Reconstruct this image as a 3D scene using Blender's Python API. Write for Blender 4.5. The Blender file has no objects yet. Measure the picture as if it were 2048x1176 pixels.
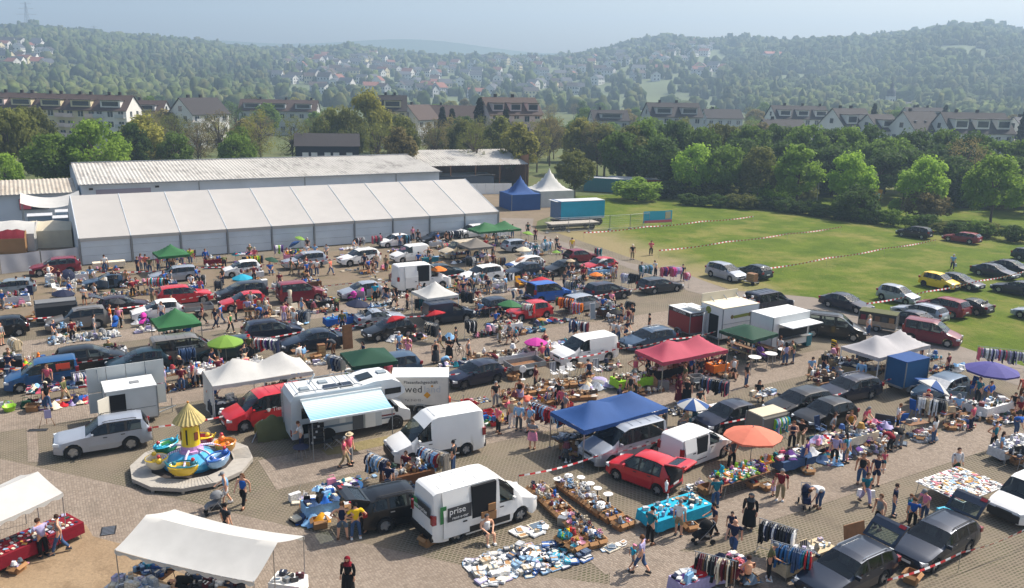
import bpy, bmesh, math, random
import numpy as np
from mathutils import Vector, Matrix
R=math.radians
scene=bpy.context.scene
# ---------------------------------------------------------------- camera, sky, sun, exposure
CAM_H=19.65; PITCH=0.247; ROLL=0.0208; FPX=1684.0
cam=bpy.data.cameras.new('camera'); camo=bpy.data.objects.new('camera',cam)
scene.collection.objects.link(camo); scene.camera=camo
cam.sensor_width=36; cam.lens=36*FPX/2048; cam.clip_end=20000; cam.clip_start=.5
camo.matrix_world=Matrix.Translation((0,0,CAM_H))@Matrix.Rotation(math.pi/2-PITCH,4,'X')@Matrix.Rotation(ROLL,4,'Z')
SUN_AZ=R(34); SUN_EL=R(49)          # azimuth measured from +X towards +Y
world=bpy.data.worlds.new('World'); scene.world=world; world.use_nodes=True
nt=world.node_tree; bg=nt.nodes['Background']
sky=nt.nodes.new('ShaderNodeTexSky'); sky.sky_type='NISHITA'; sky.sun_disc=False
sky.sun_elevation=SUN_EL; sky.sun_rotation=math.pi/2-SUN_AZ
sky.air_density=1.0; sky.dust_density=4.0; sky.ozone_density=1.0; sky.altitude=150
nt.links.new(sky.outputs[0],bg.inputs[0]); bg.inputs[1].default_value=0.13
sl=bpy.data.lights.new('sun','SUN'); sl.energy=4.8; sl.angle=R(.55); sl.color=(1,.93,.83)
so=bpy.data.objects.new('sun',sl); scene.collection.objects.link(so)
sd=Vector((math.cos(SUN_AZ)*math.cos(SUN_EL),math.sin(SUN_AZ)*math.cos(SUN_EL),math.sin(SUN_EL)))
so.rotation_euler=sd.to_track_quat('Z','Y').to_euler(); so.location=(40,40,120)
vs=scene.view_settings; vs.view_transform='Standard'; vs.look='None'; vs.exposure=0.46; vs.gamma=1; vs.use_curve_mapping=False
scene.render.engine='CYCLES'; scene.cycles.volume_bounces=0; scene.cycles.max_bounces=5; scene.cycles.transparent_max_bounces=6
COL=scene.collection
rng=random.Random(7); rnd=rng.random
def ru(a,b): return a+(b-a)*rnd()
# ---------------------------------------------------------------- the market's own axes: rows run along U, 30 degrees off X
ROW=30.0
UX=Vector((math.cos(R(ROW)),math.sin(R(ROW)))); VX=Vector((-math.sin(R(ROW)),math.cos(R(ROW))))
def uv(u,v): p=UX*u+VX*v; return (p.x,p.y)
# ---------------------------------------------------------------- helpers
def lin(c): 
    f=lambda x:(x/12.92 if x<=.04045 else ((x+.055)/1.055)**2.4)
    return tuple(f(v/255) for v in c)
MATS={}
def mat(name,rgb,rough=.7,metal=0.,coat=0.,var=0.,scale=4.,spec=.5,bump=0.,trans=0.):
    if name in MATS: return MATS[name]
    m=bpy.data.materials.new(name); m.use_nodes=True; MATS[name]=m
    n=m.node_tree.nodes; l=m.node_tree.links; b=n['Principled BSDF']
    c=(*lin(rgb),1); m.diffuse_color=c
    b.inputs['Base Color'].default_value=c; b.inputs['Roughness'].default_value=rough; b.inputs['Metallic'].default_value=metal
    b.inputs['Coat Weight'].default_value=coat; b.inputs['Coat Roughness'].default_value=.05; b.inputs['Specular IOR Level'].default_value=spec
    if var or bump:
        tc=n.new('ShaderNodeTexCoord'); ns=n.new('ShaderNodeTexNoise'); ns.inputs['Scale'].default_value=scale; ns.inputs['Detail'].default_value=4
        l.new(tc.outputs['Object'],ns.inputs['Vector'])
        if var:
            mx=n.new('ShaderNodeMix'); mx.data_type='RGBA'; mx.blend_type='MULTIPLY'; mx.inputs[0].default_value=1
            cr=n.new('ShaderNodeValToRGB'); cr.color_ramp.elements[0].position=.3; cr.color_ramp.elements[1].position=.7
            cr.color_ramp.elements[0].color=(1-var,)*3+(1,); cr.color_ramp.elements[1].color=(1+var*.4,)*3+(1,)
            l.new(ns.outputs[0],cr.inputs[0]); mx.inputs['A'].default_value=c; l.new(cr.outputs[0],mx.inputs['B']); l.new(mx.outputs['Result'],b.inputs['Base Color'])
        if bump:
            bp=n.new('ShaderNodeBump'); bp.inputs['Strength'].default_value=bump; bp.inputs['Distance'].default_value=.05
            l.new(ns.outputs[0],bp.inputs['Height']); l.new(bp.outputs[0],b.inputs['Normal'])
    if trans:
        t=n.new('ShaderNodeBsdfTranslucent'); t.inputs[0].default_value=c; ms=n.new('ShaderNodeMixShader'); ms.inputs[0].default_value=trans
        l.new(b.outputs[0],ms.inputs[1]); l.new(t.outputs[0],ms.inputs[2]); l.new(ms.outputs[0],n['Material Output'].inputs[0])
        if var: l.new(mx.outputs['Result'],t.inputs[0])
    return m
PAL={'black':(28,28,30),'charcoal':(52,54,58),'darkgrey':(72,75,79),'grey':(128,130,132),'silver':(176,180,184),'lightgrey':(196,197,198),'white':(232,231,227),'cream':(222,210,184),
 'beige':(196,178,146),'khaki':(150,134,102),'tan':(170,130,86),'brown':(104,70,46),'darkbrown':(62,44,34),'aubergine':(52,34,44),'taupe':(126,120,112),
 'red':(188,36,44),'darkred':(122,24,38),'maroon':(96,28,42),'pink':(222,140,166),'rose':(206,92,112),'salmon':(232,118,96),'peach':(238,178,140),'magenta':(206,60,160),'orange':(232,128,44),
 'yellow':(236,196,40),'lime':(150,200,50),'green':(48,128,66),'darkgreen':(30,72,54),'olive':(96,98,62),'teal':(28,110,124),'turquoise':(38,166,196),'lightblue':(132,176,214),'blue':(36,92,172),
 'midblue':(44,104,160),'navy':(30,38,66),'denim':(62,86,122),'purple':(98,62,132),'violet':(96,88,176),'lavender':(168,160,196),'gold':(198,140,30),'bluegrey':(88,104,120),'wood':(142,100,60),'cardboard':(164,122,78),'glassgrey':(140,150,156)}
CARC={'teal':(26,50,60),'midblue':(26,76,122),'darkgreen':(20,38,38),'maroon':(112,22,44),'black':(9,10,12),'charcoal':(28,40,58),'navy':(14,22,44),'bluegrey':(64,86,108),'darkgrey':(50,54,60),'silver':(162,168,177),'aubergine':(40,22,30)}
def fab(c): return mat('fabric_'+c,PAL[c],.9,var=.18,scale=9,spec=.2)
CANC={'white':(208,207,202),'lightgrey':(186,184,186),'blue':(44,84,144),'rose':(186,78,98),'green':(50,108,64),'lime':(126,164,64),'violet':(84,80,150),'salmon':(230,132,106),'midblue':(34,92,138)}
def canvas(c): return mat('canvas_'+c,CANC.get(c,PAL[c]),.75,var=.08,scale=1.5,trans=.22,spec=.3)
def paint(c): return mat('paint_'+c,CARC.get(c,PAL[c]),.35,metal=.35 if c in('silver','grey','darkgrey','taupe','bluegrey','charcoal','glassgrey') else 0,coat=.5,var=.04,scale=1.2,spec=.3)
def gplas(c):
    p=PAL[c]; a=sum(p)/3; return mat('goods_'+c,tuple(v*.8+a*.2 for v in p),.55,var=.45,scale=16)
def plas(c): return mat('plastic_'+c,PAL[c],.45)
SKIN=[mat('skin_a',(214,160,128),.6),mat('skin_b',(196,138,104),.6),mat('skin_c',(150,98,70),.6)]
GLASS=mat('car_glass',(16,24,24),.05,spec=.4); GLASSO=GLASS
def tint_glass():
    m=bpy.data.materials.new('tinted_glass'); m.use_nodes=True; n=m.node_tree.nodes; l=m.node_tree.links; n.remove(n['Principled BSDF'])
    t=n.new('ShaderNodeBsdfTransparent'); t.inputs[0].default_value=(.60,.68,.66,1); g=n.new('ShaderNodeBsdfGlossy'); g.inputs['Roughness'].default_value=.03; g.inputs[0].default_value=(.9,.95,1,1)
    f=n.new('ShaderNodeFresnel'); f.inputs[0].default_value=1.5; mx=n.new('ShaderNodeMixShader'); l.new(f.outputs[0],mx.inputs[0]); l.new(t.outputs[0],mx.inputs[1]); l.new(g.outputs[0],mx.inputs[2]); l.new(mx.outputs[0],n['Material Output'].inputs[0]); return m
GLASS=tint_glass(); CABIN=mat('car_cabin',(64,64,66),.9); SEATM=mat('car_seat',(128,124,118),.9,var=.2,scale=6); RUBBER=mat('rubber',(26,26,27),.85); ALLOY=mat('alloy',(170,172,175),.35,metal=.7)
BLK=mat('black_plastic',(24,24,25),.6); STEEL=mat('steel',(160,162,164),.4,metal=.8); GALV=mat('galvanised',(150,154,156),.55,metal=.6,var=.15)
LAMPW=mat('headlamp',(210,215,218),.12,spec=.9); LAMPR=mat('tail_lamp',(140,14,18),.2,coat=.5); PLATE=mat('plate_white',(225,225,222),.5)
OPENSHADE=mat('opening_shade',(20,20,22),.9); WOODM=mat('wood_brown',(128,88,54),.75,var=.25,scale=6); CARD=mat('cardboard',(160,118,76),.9,var=.15,scale=3)  # first material: near-black tone that paints the shade inside open doors and hatches
WHITEP=mat('white_paint',(225,226,224),.45,var=.05,scale=1)
class MB:
    def __init__(s): s.v=[]; s.f=[]; s.m=[]
    def add(s,vs,fs,mi=0):
        o=len(s.v); s.v+=[tuple(v) for v in vs]; s.f+=[tuple(i+o for i in f) for f in fs]; s.m+=[mi]*len(fs); return s
    def box(s,c,d,mi=0,rz=0,tap=1.,ry=0):
        x,y,z=(q/2 for q in d); vs=[]
        for k in (-1,1):
            t=tap if k>0 else 1
            for a,b in ((-1,-1),(1,-1),(1,1),(-1,1)): vs.append(Vector((a*x*t,b*y*t,k*z)))
        M=Matrix.Rotation(rz,3,'Z')@Matrix.Rotation(ry,3,'Y'); vs=[M@q+Vector(c) for q in vs]
        return s.add(vs,[(3,2,1,0),(4,5,6,7),(0,1,5,4),(1,2,6,5),(2,3,7,6),(3,0,4,7)],mi)
    def tube(s,pts,r,n=6,mi=0,r2=None,cap=True):
        pts=[Vector(p) for p in pts]; k=len(pts); vs=[]
        for i,p in enumerate(pts):
            d=(pts[min(i+1,k-1)]-pts[max(i-1,0)]).normalized(); a=d.orthogonal().normalized() if abs(d.z)>.95 else d.cross(Vector((0,0,1))).normalized(); b=d.cross(a)
            rr=r if r2 is None else r+(r2-r)*i/(k-1)
            vs+=[p+(a*math.cos(2*math.pi*j/n)+b*math.sin(2*math.pi*j/n))*rr for j in range(n)]
        fs=[(i*n+j,i*n+(j+1)%n,(i+1)*n+(j+1)%n,(i+1)*n+j) for i in range(k-1) for j in range(n)]
        if cap: fs+=[tuple(range(n-1,-1,-1)),tuple((k-1)*n+j for j in range(n))]
        return s.add(vs,fs,mi)
    def lathe(s,prof,n=10,mi=0,c=(0,0,0),sx=1.,sy=1.,cap=True):
        vs=[(c[0]+r*math.cos(2*math.pi*j/n)*sx,c[1]+r*math.sin(2*math.pi*j/n)*sy,c[2]+z) for r,z in prof for j in range(n)]; k=len(prof)
        fs=[(i*n+j,i*n+(j+1)%n,(i+1)*n+(j+1)%n,(i+1)*n+j) for i in range(k-1) for j in range(n)]
        if cap and prof[0][0]>1e-4: fs.append(tuple(range(n-1,-1,-1)))
        if cap and prof[-1][0]>1e-4: fs.append(tuple((k-1)*n+j for j in range(n)))
        return s.add(vs,fs,mi)
    def ball(s,c,r,mi=0,n=8,sz=1.,sx=1.,sy=1.):
        pr=[(r*math.sin(math.pi*i/6),-r*sz*math.cos(math.pi*i/6)) for i in range(7)]; pr[0]=(1e-5,pr[0][1]); pr[-1]=(1e-5,pr[-1][1])
        return s.lathe(pr,n,mi,c,sx,sy)
    def prism(s,poly,y0,y1,mi=0):    # polygon in xz, extruded along y
        n=len(poly); vs=[(x,y0,z) for x,z in poly]+[(x,y1,z) for x,z in poly]
        return s.add(vs,[tuple(range(n)),tuple(range(2*n-1,n-1,-1))]+[((i+1)%n,i,n+i,n+(i+1)%n) for i in range(n)],mi)
    def grid(s,fn,nu,nv,mi=0):
        vs=[fn(i/nu,j/nv) for i in range(nu+1) for j in range(nv+1)]; w=nv+1
        return s.add(vs,[(i*w+j,(i+1)*w+j,(i+1)*w+j+1,i*w+j+1) for i in range(nu) for j in range(nv)],mi)
    def mesh(s,name,smooth=None):
        me=bpy.data.meshes.new(name); me.from_pydata(s.v,[],s.f)
        for i in range(max(s.m,default=0)+1): me.materials.append(None)
        if any(s.m): me.polygons.foreach_set('material_index',s.m)
        if smooth:
            me.polygons.foreach_set('use_smooth',[True]*len(me.polygons)); me.set_sharp_from_angle(angle=R(smooth))
        me.validate(); me.update(); return me
def ob(name,me,mats=None,parent=None,loc=(0,0,0),rz=0.,rot=None,scale=None):
    if isinstance(me,MB): me=me.mesh(name)
    o=bpy.data.objects.new(name,me); COL.objects.link(o)
    if parent: o.parent=parent
    o.location=loc if len(loc)==3 else (*loc,0)
    o.rotation_euler=rot if rot else (0,0,rz)
    if scale: o.scale=scale if hasattr(scale,'__len__') else (scale,)*3
    if mats:
        if not isinstance(mats,(list,tuple)): mats=[mats]
        for i,m in enumerate(mats):
            if i<len(o.material_slots): o.material_slots[i].link='OBJECT'; o.material_slots[i].material=m
    return o
LAB={}
def tag(o,label,cat,group=None,kind=None):
    if label: o['label']=label
    if cat: o['category']=cat
    if group: o['group']=group
    if kind: o['kind']=kind
    if label:
        g0=LAB.setdefault(label,group)
        if LAB[label] is None and label in LAB and getattr(tag,'seen',{}).get(label): print('DUPLABEL',label)
        tag.seen=getattr(tag,'seen',{}); tag.seen[label]=1
    return o
def thing(name,label,cat,loc,rz=0.,group=None):
    return tag(ob(name,None,None,None,loc,rz),label,cat,group)
def struct(name,me,mats,**k):
    o=ob(name,me,mats,**k); o['kind']='structure'; return o
TXT={}
TMP=bpy.data.scenes.new('tmp')
def evaluated(o):
    TMP.collection.objects.link(o); vl=TMP.view_layers[0]; vl.update(); me=bpy.data.meshes.new_from_object(o.evaluated_get(vl.depsgraph)); bpy.data.objects.remove(o); return me
def text_mesh(s,size,align='LEFT'):
    k=(s,size,align)
    if k not in TXT:
        cu=bpy.data.curves.new('t','FONT'); cu.body=s; cu.size=size; cu.extrude=.004; cu.align_x=align; cu.resolution_u=2
        me=evaluated(bpy.data.objects.new('t',cu))
        if not me.materials: me.materials.append(None)
        TXT[k]=me
    return TXT[k]
def poly_sheet(name,pts,z,m,kind=True):
    mb=MB(); mb.add([(x,y,z) for x,y in pts],[tuple(range(len(pts)))]); 
    return struct(name,mb,m)
# ---------------------------------------------------------------- ground materials
def nodes_mat(name):
    m=bpy.data.materials.new(name); m.use_nodes=True; return m,m.node_tree.nodes,m.node_tree.links,m.node_tree.nodes['Principled BSDF']
def mixc(n,l,f,a,b,bt='MIX'):
    x=n.new('ShaderNodeMix'); x.data_type='RGBA'; x.blend_type=bt
    for s,k in ((f,0),(a,'A'),(b,'B')):
        i=x.inputs[k]
        if hasattr(s,'links'): l.new(s,i)
        else: i.default_value=s if k==0 else ((*s,1) if len(s)==3 else s)
    return x.outputs['Result']
def noise(n,l,co,sc,det=4,rough=.55):
    x=n.new('ShaderNodeTexNoise'); x.inputs['Scale'].default_value=sc; x.inputs['Detail'].default_value=det; x.inputs['Roughness'].default_value=rough; l.new(co,x.inputs['Vector']); return x.outputs[0]
def ramp(n,l,f,a,b,ca=(0,0,0),cb=(1,1,1)):
    x=n.new('ShaderNodeValToRGB'); x.color_ramp.elements[0].position=a; x.color_ramp.elements[1].position=b
    x.color_ramp.elements[0].color=(*ca,1); x.color_ramp.elements[1].color=(*cb,1); l.new(f,x.inputs[0]); return x.outputs[0]
def rotco(n,l,deg=ROW,sc=(1,1,1)):
    tc=n.new('ShaderNodeTexCoord'); mp=n.new('ShaderNodeMapping'); mp.inputs['Rotation'].default_value=(0,0,R(-deg)); mp.inputs['Scale'].default_value=sc
    l.new(tc.outputs['Object'],mp.inputs[0]); return mp.outputs[0],tc.outputs['Object']
def paving_mat(name,base,joint,kind):
    m,n,l,b=nodes_mat(name); rc,co=rotco(n,l); wn=n.new('ShaderNodeTexNoise'); wn.inputs['Scale'].default_value=1.1; l.new(co,wn.inputs['Vector']); ws=n.new('ShaderNodeVectorMath'); ws.operation='SCALE'; ws.inputs['Scale'].default_value=.05; l.new(wn.outputs['Color'],ws.inputs[0]); wa=n.new('ShaderNodeVectorMath'); l.new(rc,wa.inputs[0]); l.new(ws.outputs[0],wa.inputs[1]); rc=wa.outputs[0]
    big=noise(n,l,co,.12,5); mid=noise(n,l,co,.9,4); fine=noise(n,l,co,14,3)
    if kind=='grid':      # concrete grass pavers: staggered rows of openings with soil and grass
        br=n.new('ShaderNodeTexBrick'); br.inputs['Scale'].default_value=1; br.inputs['Mortar Size'].default_value=.042; br.inputs['Mortar Smooth'].default_value=.3
        br.inputs['Brick Width'].default_value=.235; br.inputs['Row Height'].default_value=.15; br.offset=.5; l.new(rc,br.inputs['Vector'])
        gap=ramp(n,l,br.outputs['Fac'],.25,.85)
        fill=mixc(n,l,ramp(n,l,mid,.38,.66),lin((74,68,55)),lin((72,76,46))); fill=mixc(n,l,ramp(n,l,big,.45,.7),fill,lin((94,86,72)))
        conc=mixc(n,l,mid,lin((base[0]-14,base[1]-14,base[2]-12)),lin(base))
        # concrete is the web between openings: openings are the bricks' cores
        col=mixc(n,l,gap,fill,conc); worn=ramp(n,l,noise(n,l,co,.25,7,.7),.42,.66)
        col=mixc(n,l,worn,col,mixc(n,l,fine,lin((116,105,90)),lin((130,119,103)))); h=gap
    else:
        vo=n.new('ShaderNodeTexVoronoi'); vo.feature='DISTANCE_TO_EDGE'; vo.inputs['Scale'].default_value=8.5; vo.inputs['Randomness'].default_value=.15; l.new(rc,vo.inputs['Vector'])
        vc=n.new('ShaderNodeTexVoronoi'); vc.inputs['Scale'].default_value=8.5; vc.inputs['Randomness'].default_value=.15; l.new(rc,vc.inputs['Vector'])
        h=ramp(n,l,vo.outputs['Distance'],.02,.09)
        st=mixc(n,l,ramp(n,l,vc.outputs['Color'],.2,.8),lin((base[0]-13,base[1]-14,base[2]-14)),lin((base[0]+8,base[1]+7,base[2]+6)))
        col=mixc(n,l,h,lin(joint),st); col=mixc(n,l,ramp(n,l,big,.42,.72),col,mixc(n,l,.5,col,lin((120,107,93))))
    col=mixc(n,l,ramp(n,l,noise(n,l,co,.35,7,.7),.54,.74),col,mixc(n,l,.55,col,lin((90,82,72)))); col=mixc(n,l,ramp(n,l,noise(n,l,co,1.7,6,.75),.66,.72),col,mixc(n,l,.5,col,lin((60,54,48))))
    l.new(col,b.inputs['Base Color']); b.inputs['Roughness'].default_value=.92; b.inputs['Specular IOR Level'].default_value=.2
    bp=n.new('ShaderNodeBump'); bp.inputs['Strength'].default_value=.6; bp.inputs['Distance'].default_value=.03; l.new(h,bp.inputs['Height']); l.new(bp.outputs[0],b.inputs['Normal'])
    return m
GRID=paving_mat('grass_pavers',(131,121,105),(0,0,0),'grid')
PLAIN=paving_mat('brick_pavers',(144,132,119),(126,115,104),'hex')
def earth_mat(name,c0,c1,c2,sc=1.):
    m,n,l,b=nodes_mat(name); rc,co=rotco(n,l)
    col=mixc(n,l,ramp(n,l,noise(n,l,co,.18*sc,6,.6),.35,.65),lin(c0),lin(c1)); col=mixc(n,l,ramp(n,l,noise(n,l,co,.8*sc,6,.7),.5,.75),col,lin(c2))
    col=mixc(n,l,ramp(n,l,noise(n,l,co,9,3),.3,.7),col,mixc(n,l,.25,col,(0.02,.02,.015)))
    l.new(col,b.inputs['Base Color']); b.inputs['Roughness'].default_value=.95; b.inputs['Specular IOR Level'].default_value=.15
    bp=n.new('ShaderNodeBump'); bp.inputs['Strength'].default_value=.5; bp.inputs['Distance'].default_value=.06; l.new(noise(n,l,co,5,5),bp.inputs['Height']); l.new(bp.outputs[0],b.inputs['Normal'])
    return m
DIRT=earth_mat('trodden_earth',(146,124,98),(162,140,112),(122,102,80))
DUST=earth_mat('dusty_gravel',(134,119,100),(122,108,91),(108,102,74))
ASPH=earth_mat('asphalt_path',(142,132,122),(130,121,112),(118,110,101))
COUNTRY=earth_mat('countryside',(84,96,56),(96,104,64),(112,108,72),.15)
def grass_mat():
    m,n,l,b=nodes_mat('meadow_grass'); rc,co=rotco(n,l)
    big=noise(n,l,co,.045,5,.6); mid=noise(n,l,co,.28,6,.65); fine=noise(n,l,co,3.2,5,.7)
    col=mixc(n,l,ramp(n,l,mid,.3,.7),lin((68,90,18)),lin((106,120,38))); col=mixc(n,l,ramp(n,l,fine,.25,.75),mixc(n,l,.45,col,lin((46,62,16))),col)
    col=mixc(n,l,ramp(n,l,noise(n,l,co,.11,7,.72),.48,.66),col,lin((122,118,62)))      # dry trampled patches
    col=mixc(n,l,ramp(n,l,noise(n,l,co,.5,7,.75),.66,.76),col,lin((152,128,96)))
    # bare verge along the path: distance from the path line
    sp=n.new('ShaderNodeSeparateXYZ'); l.new(co,sp.inputs[0])
    mp=n.new('ShaderNodeMath'); mp.operation='MULTIPLY_ADD'; l.new(sp.outputs[0],mp.inputs[0]); mp.inputs[1].default_value=.93; 
    mq=n.new('ShaderNodeMath'); mq.operation='MULTIPLY_ADD'; l.new(sp.outputs[1],mq.inputs[0]); mq.inputs[1].default_value=.36; mq.inputs[2].default_value=-48.2; l.new(mq.outputs[0],mp.inputs[2])
    ad=n.new('ShaderNodeMath'); ad.operation='MULTIPLY_ADD'; l.new(mid,ad.inputs[0]); ad.inputs[1].default_value=-9; l.new(mp.outputs[0],ad.inputs[2]); ae=n.new('ShaderNodeMath'); ae.operation='MULTIPLY_ADD'; ae.inputs[1].default_value=.16; ae.inputs[2].default_value=.45; l.new(ad.outputs[0],ae.inputs[0]); ad=ae
    col=mixc(n,l,ramp(n,l,ad.outputs[0],0,1,(1,1,1),(0,0,0)),col,mixc(n,l,fine,lin((148,132,104)),lin((118,112,70))))
    fl=n.new('ShaderNodeTexVoronoi'); fl.inputs['Scale'].default_value=2.2; l.new(co,fl.inputs['Vector'])
    dots=ramp(n,l,fl.outputs['Distance'],.08,.13,(1,1,1),(0,0,0)); fm=mixc(n,l,ramp(n,l,noise(n,l,co,.16,4),.6,.68),(0,0,0),dots)
    col=mixc(n,l,fm,col,lin((208,176,28)))
    l.new(col,b.inputs['Base Color']); b.inputs['Roughness'].default_value=.95; b.inputs['Specular IOR Level'].default_value=.1
    bp=n.new('ShaderNodeBump'); bp.inputs['Strength'].default_value=.9; bp.inputs['Distance'].default_value=.12; l.new(fine,bp.inputs['Height']); l.new(bp.outputs[0],b.inputs['Normal'])
    return m
GRASS=grass_mat()
# ---------------------------------------------------------------- ground sheets
struct('ground',MB().add([(-2650,-140,-.02),(2650,-140,-.02),(2650,2650,-.02),(-2650,2650,-.02)],[(0,1,2,3)]),COUNTRY)
poly_sheet('meadow',[(4,112),(20,78),(34,52),(36,20),(140,20),(160,160),(60,175),(10,150)],-.012,GRASS)
poly_sheet('market_paving',[(-75,15),(48,15),(46,40),(34,60),(16,92),(6,112),(-2,116),(-48,90),(-75,78)],-.008,GRID)
poly_sheet('yard',[(-120,60),(-75,76),(-48,89.6),(-3,115.6),(3,114),(3.5,122),(12,140),(-10,175),(-130,150)],-.004,DUST)
def strip(v0,v1,u0,u1,name,z,m): return poly_sheet(name,[uv(u0,v0),uv(u1,v0),uv(u1,v1),uv(u0,v1)],z,m)
strip(78.5,94,-12,46,'dusty_lane',-.002,DUST)
for i,(v0,v1,u0,u1) in enumerate([(24.7,27.6,19,50),(38.3,42,9,52),(52.2,56.2,-30,52),(67.2,70.6,-30,47)]): strip(v0,v1,u0,u1,'lane_paving',0.0,PLAIN)
poly_sheet('plaza_paving',[(-60,20),(22,20),uv(26.5,22),uv(22.6,24.9),uv(22,28.4),(4.2,30.2),(-1.30,31.14),(-5.49,32.65),(-9.70,34.18),(-12.87,35.36),(-14.59,36.07),(-19.12,37.79),(-23.31,39.25),(-26.57,40.42),(-60,52)],.002,PLAIN)
poly_sheet('bare_earth',[(-60,20),(-2,20),(-9.45,28.51),(-10.44,28.89),(-16.18,31.94),(-16.63,32.47),(-18.10,33.03),(-18.92,34.03),(-19.64,33.67),(-21.58,32.03),(-60,38)],.006,DIRT)
poly_sheet('path',[(-2,124),(0.2,114.5),(4.64,103.30),(9.17,93.43),(12.18,92.02),(14.67,86.78),(17.37,80.71),(18.56,79.17),(20.92,69.99),(31,62),(41,45),(50,25),(54,25),(45,47),(36.5,62),(29.22,79.06),(22.44,81.15),(21.52,81.26),(18.98,87.55),(12.98,93.81),(9.18,100.51),(3.73,110.41),(2.6,115.5),(3,124)],.006,ASPH)
poly_sheet('paved_cross_strip',[(-35.72,58.65),(-35.18,58.69),(-24.36,40.15),(-24.93,40.12)],.004,PLAIN)
poly_sheet('grass_strip',[(-10.21,42.29),(-8.63,43.37),(-6.79,44.45),(-5.84,45.23),(-5.63,44.08),(-6.46,43.35),(-8.41,42.18),(-9.69,41.67)],.008,GRASS)
# ---------------------------------------------------------------- marquee, halls, yard
MARQ=mat('marquee_pvc',(184,180,174),.5,var=.05,scale=.6,trans=.1); MWALL=mat('marquee_wall',(196,204,210),.6,var=.1,scale=.5); ALU=mat('aluminium',(140,146,150),.4,metal=.6)
RB=R(30.05); MQ=(-45.3,86.3)
mq=thing('marquee','long white marquee with ten roof bays and grey wall panels','tent',(*MQ,0),RB)
for i in range(10):
    x0,x1=i*5+.06,i*5+4.94
    for s in (0,1):
        f=(lambda a,b,s=s:(x0+(x1-x0)*a,(b*10 if not s else 20-b*10),2.86+3.26*b-.10*math.sin(math.pi*a)*math.sin(math.pi*b)))
        ob('roof_panel',MB().grid(f,5,5).mesh('roof_panel',40),MARQ,mq)
        y=.04 if not s else 19.96
        mb=MB()
        for k in range(3): mb.box(((x0+x1)/2,y+(.0 if k!=1 else .02),.06+.46+k*.9),(x1-x0-.12,.05,.88))
        ob('wall_panel',mb,MWALL,mq)
        ob('valance',MB().box(((x0+x1)/2,-.05 if not s else 20.05,2.68),(x1-x0,.03,.3)),MARQ,mq)
for i in range(11):
    for y in (0,20): ob('post',MB().box((i*5,y,1.42),(.16,.22,2.84)),ALU,mq)
    for s in (0,1): ob('roof_seam',MB().tube([(i*5,(0 if not s else 20),2.87),(i*5,10,6.14)],.05,5),MWALL,mq)
for x in (.02,49.98): ob('gable_panel',MB().prism([(0,0),(20,0),(20,2.82),(10,6.05),(0,2.82)],-.03,.03),MWALL,mq,loc=(x,0,0),rz=R(90))
def stain_mat(name,base,dark,sc=.25):
    m,n,l,b=nodes_mat(name); tc=n.new('ShaderNodeTexCoord'); co=tc.outputs['Object']
    mp=n.new('ShaderNodeMapping'); mp.inputs['Scale'].default_value=(1.2,.2,1); l.new(co,mp.inputs[0])
    st=ramp(n,l,noise(n,l,mp.outputs[0],1.5,7,.75),.42,.75); pt=ramp(n,l,noise(n,l,co,sc,5),.42,.62)
    f=mixc(n,l,1.,st,pt,'MULTIPLY'); col=mixc(n,l,f,lin(base),lin(dark)); l.new(col,b.inputs['Base Color']); b.inputs['Roughness'].default_value=.9; return m
CORR=stain_mat('corrugated_roof',(186,182,174),(70,60,52)); CORR2=stain_mat('rusty_corrugated',(178,170,156),(110,92,72)); HALLW=mat('hall_wall',(196,206,214),.8,var=.12,scale=.4)
def corr_roof(x0,x1,y0,z0,y1,z1,per=.5):
    mb=MB(); n=int((x1-x0)/per*2); vs=[]
    for i in range(n+1):
        x=x0+(x1-x0)*i/n; dz=.05 if i%2 else -.05
        vs+=[(x,y0,z0+dz),(x,y1,z1+dz)]
    return mb.add(vs,[(2*i,2*i+2,2*i+3,2*i+1) for i in range(n)])
hx0,hx1=1.9,56
h=thing('hall','long grey hall with weathered corrugated roof behind the white marquee','building',(*MQ,0),RB)
w=MB(); w.box(((hx0+hx1)/2,44.9,2.5),(hx1-hx0-.6,28,5.0)); w.prism([(31,5),(59,5),(45,6.4)],0,.3); w2=MB(); w2.prism([(31,4.99),(59,4.99),(45,6.38)],-.15,.15)
ob('wall',MB().box(((hx0+hx1)/2,44.9,2.49),(hx1-hx0-.6,28,4.98)),HALLW,h)
for x in (hx0+.5,hx1-.5): ob('gable',w2,HALLW,h,loc=(x,0,0),rz=R(90))
ob('roof_slope',corr_roof(hx0,hx1,30.4,4.98,45,6.55),CORR,h); ob('roof_slope',corr_roof(hx0,hx1,59.5,4.98,45,6.55),CORR,h)
ob('gutter',MB().box(((hx0+hx1)/2,30.3,4.9),(hx1-hx0,.16,.14)),GALV,h); ob('ridge_cap',MB().box(((hx0+hx1)/2,45,6.62),(hx1-hx0,.5,.06)),GALV,h)
for x in (17.5,33,48): ob('downpipe',MB().tube([(x,30.8,4.9),(x,30.8,0)],.07),GALV,h)
for x in (3.4,11.8): ob('floodlight',MB().box((x,30.5,4.3),(.5,.3,.25)),BLK,h)
ob('roller_door',MB().box((7.5,30.86,2.1),(7,.1,4.1)),mat('door_mauve',(150,142,152),.6),h)
h=thing('low_hall','low grey building with streaked corrugated roof beside the long hall','building',(*MQ,0),RB)
ob('wall',MB().box((-30,35,2),(63,8,4.0)),mat('low_wall',(190,204,216),.8,var=.08,scale=.3),h); ob('roof_slope',corr_roof(-62,1.7,30.5,3.98,39.5,4.95),CORR2,h); ob('gutter',MB().box((-30,30.42,3.92),(63.5,.14,.12)),GALV,h)
bn=thing('banner','dark printed advertising banner with white lettering on the low hall wall','banner',uv(*((Vector(MQ).dot(UX)-3.6),(Vector(MQ).dot(VX)+30.8))),R(30))
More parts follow.
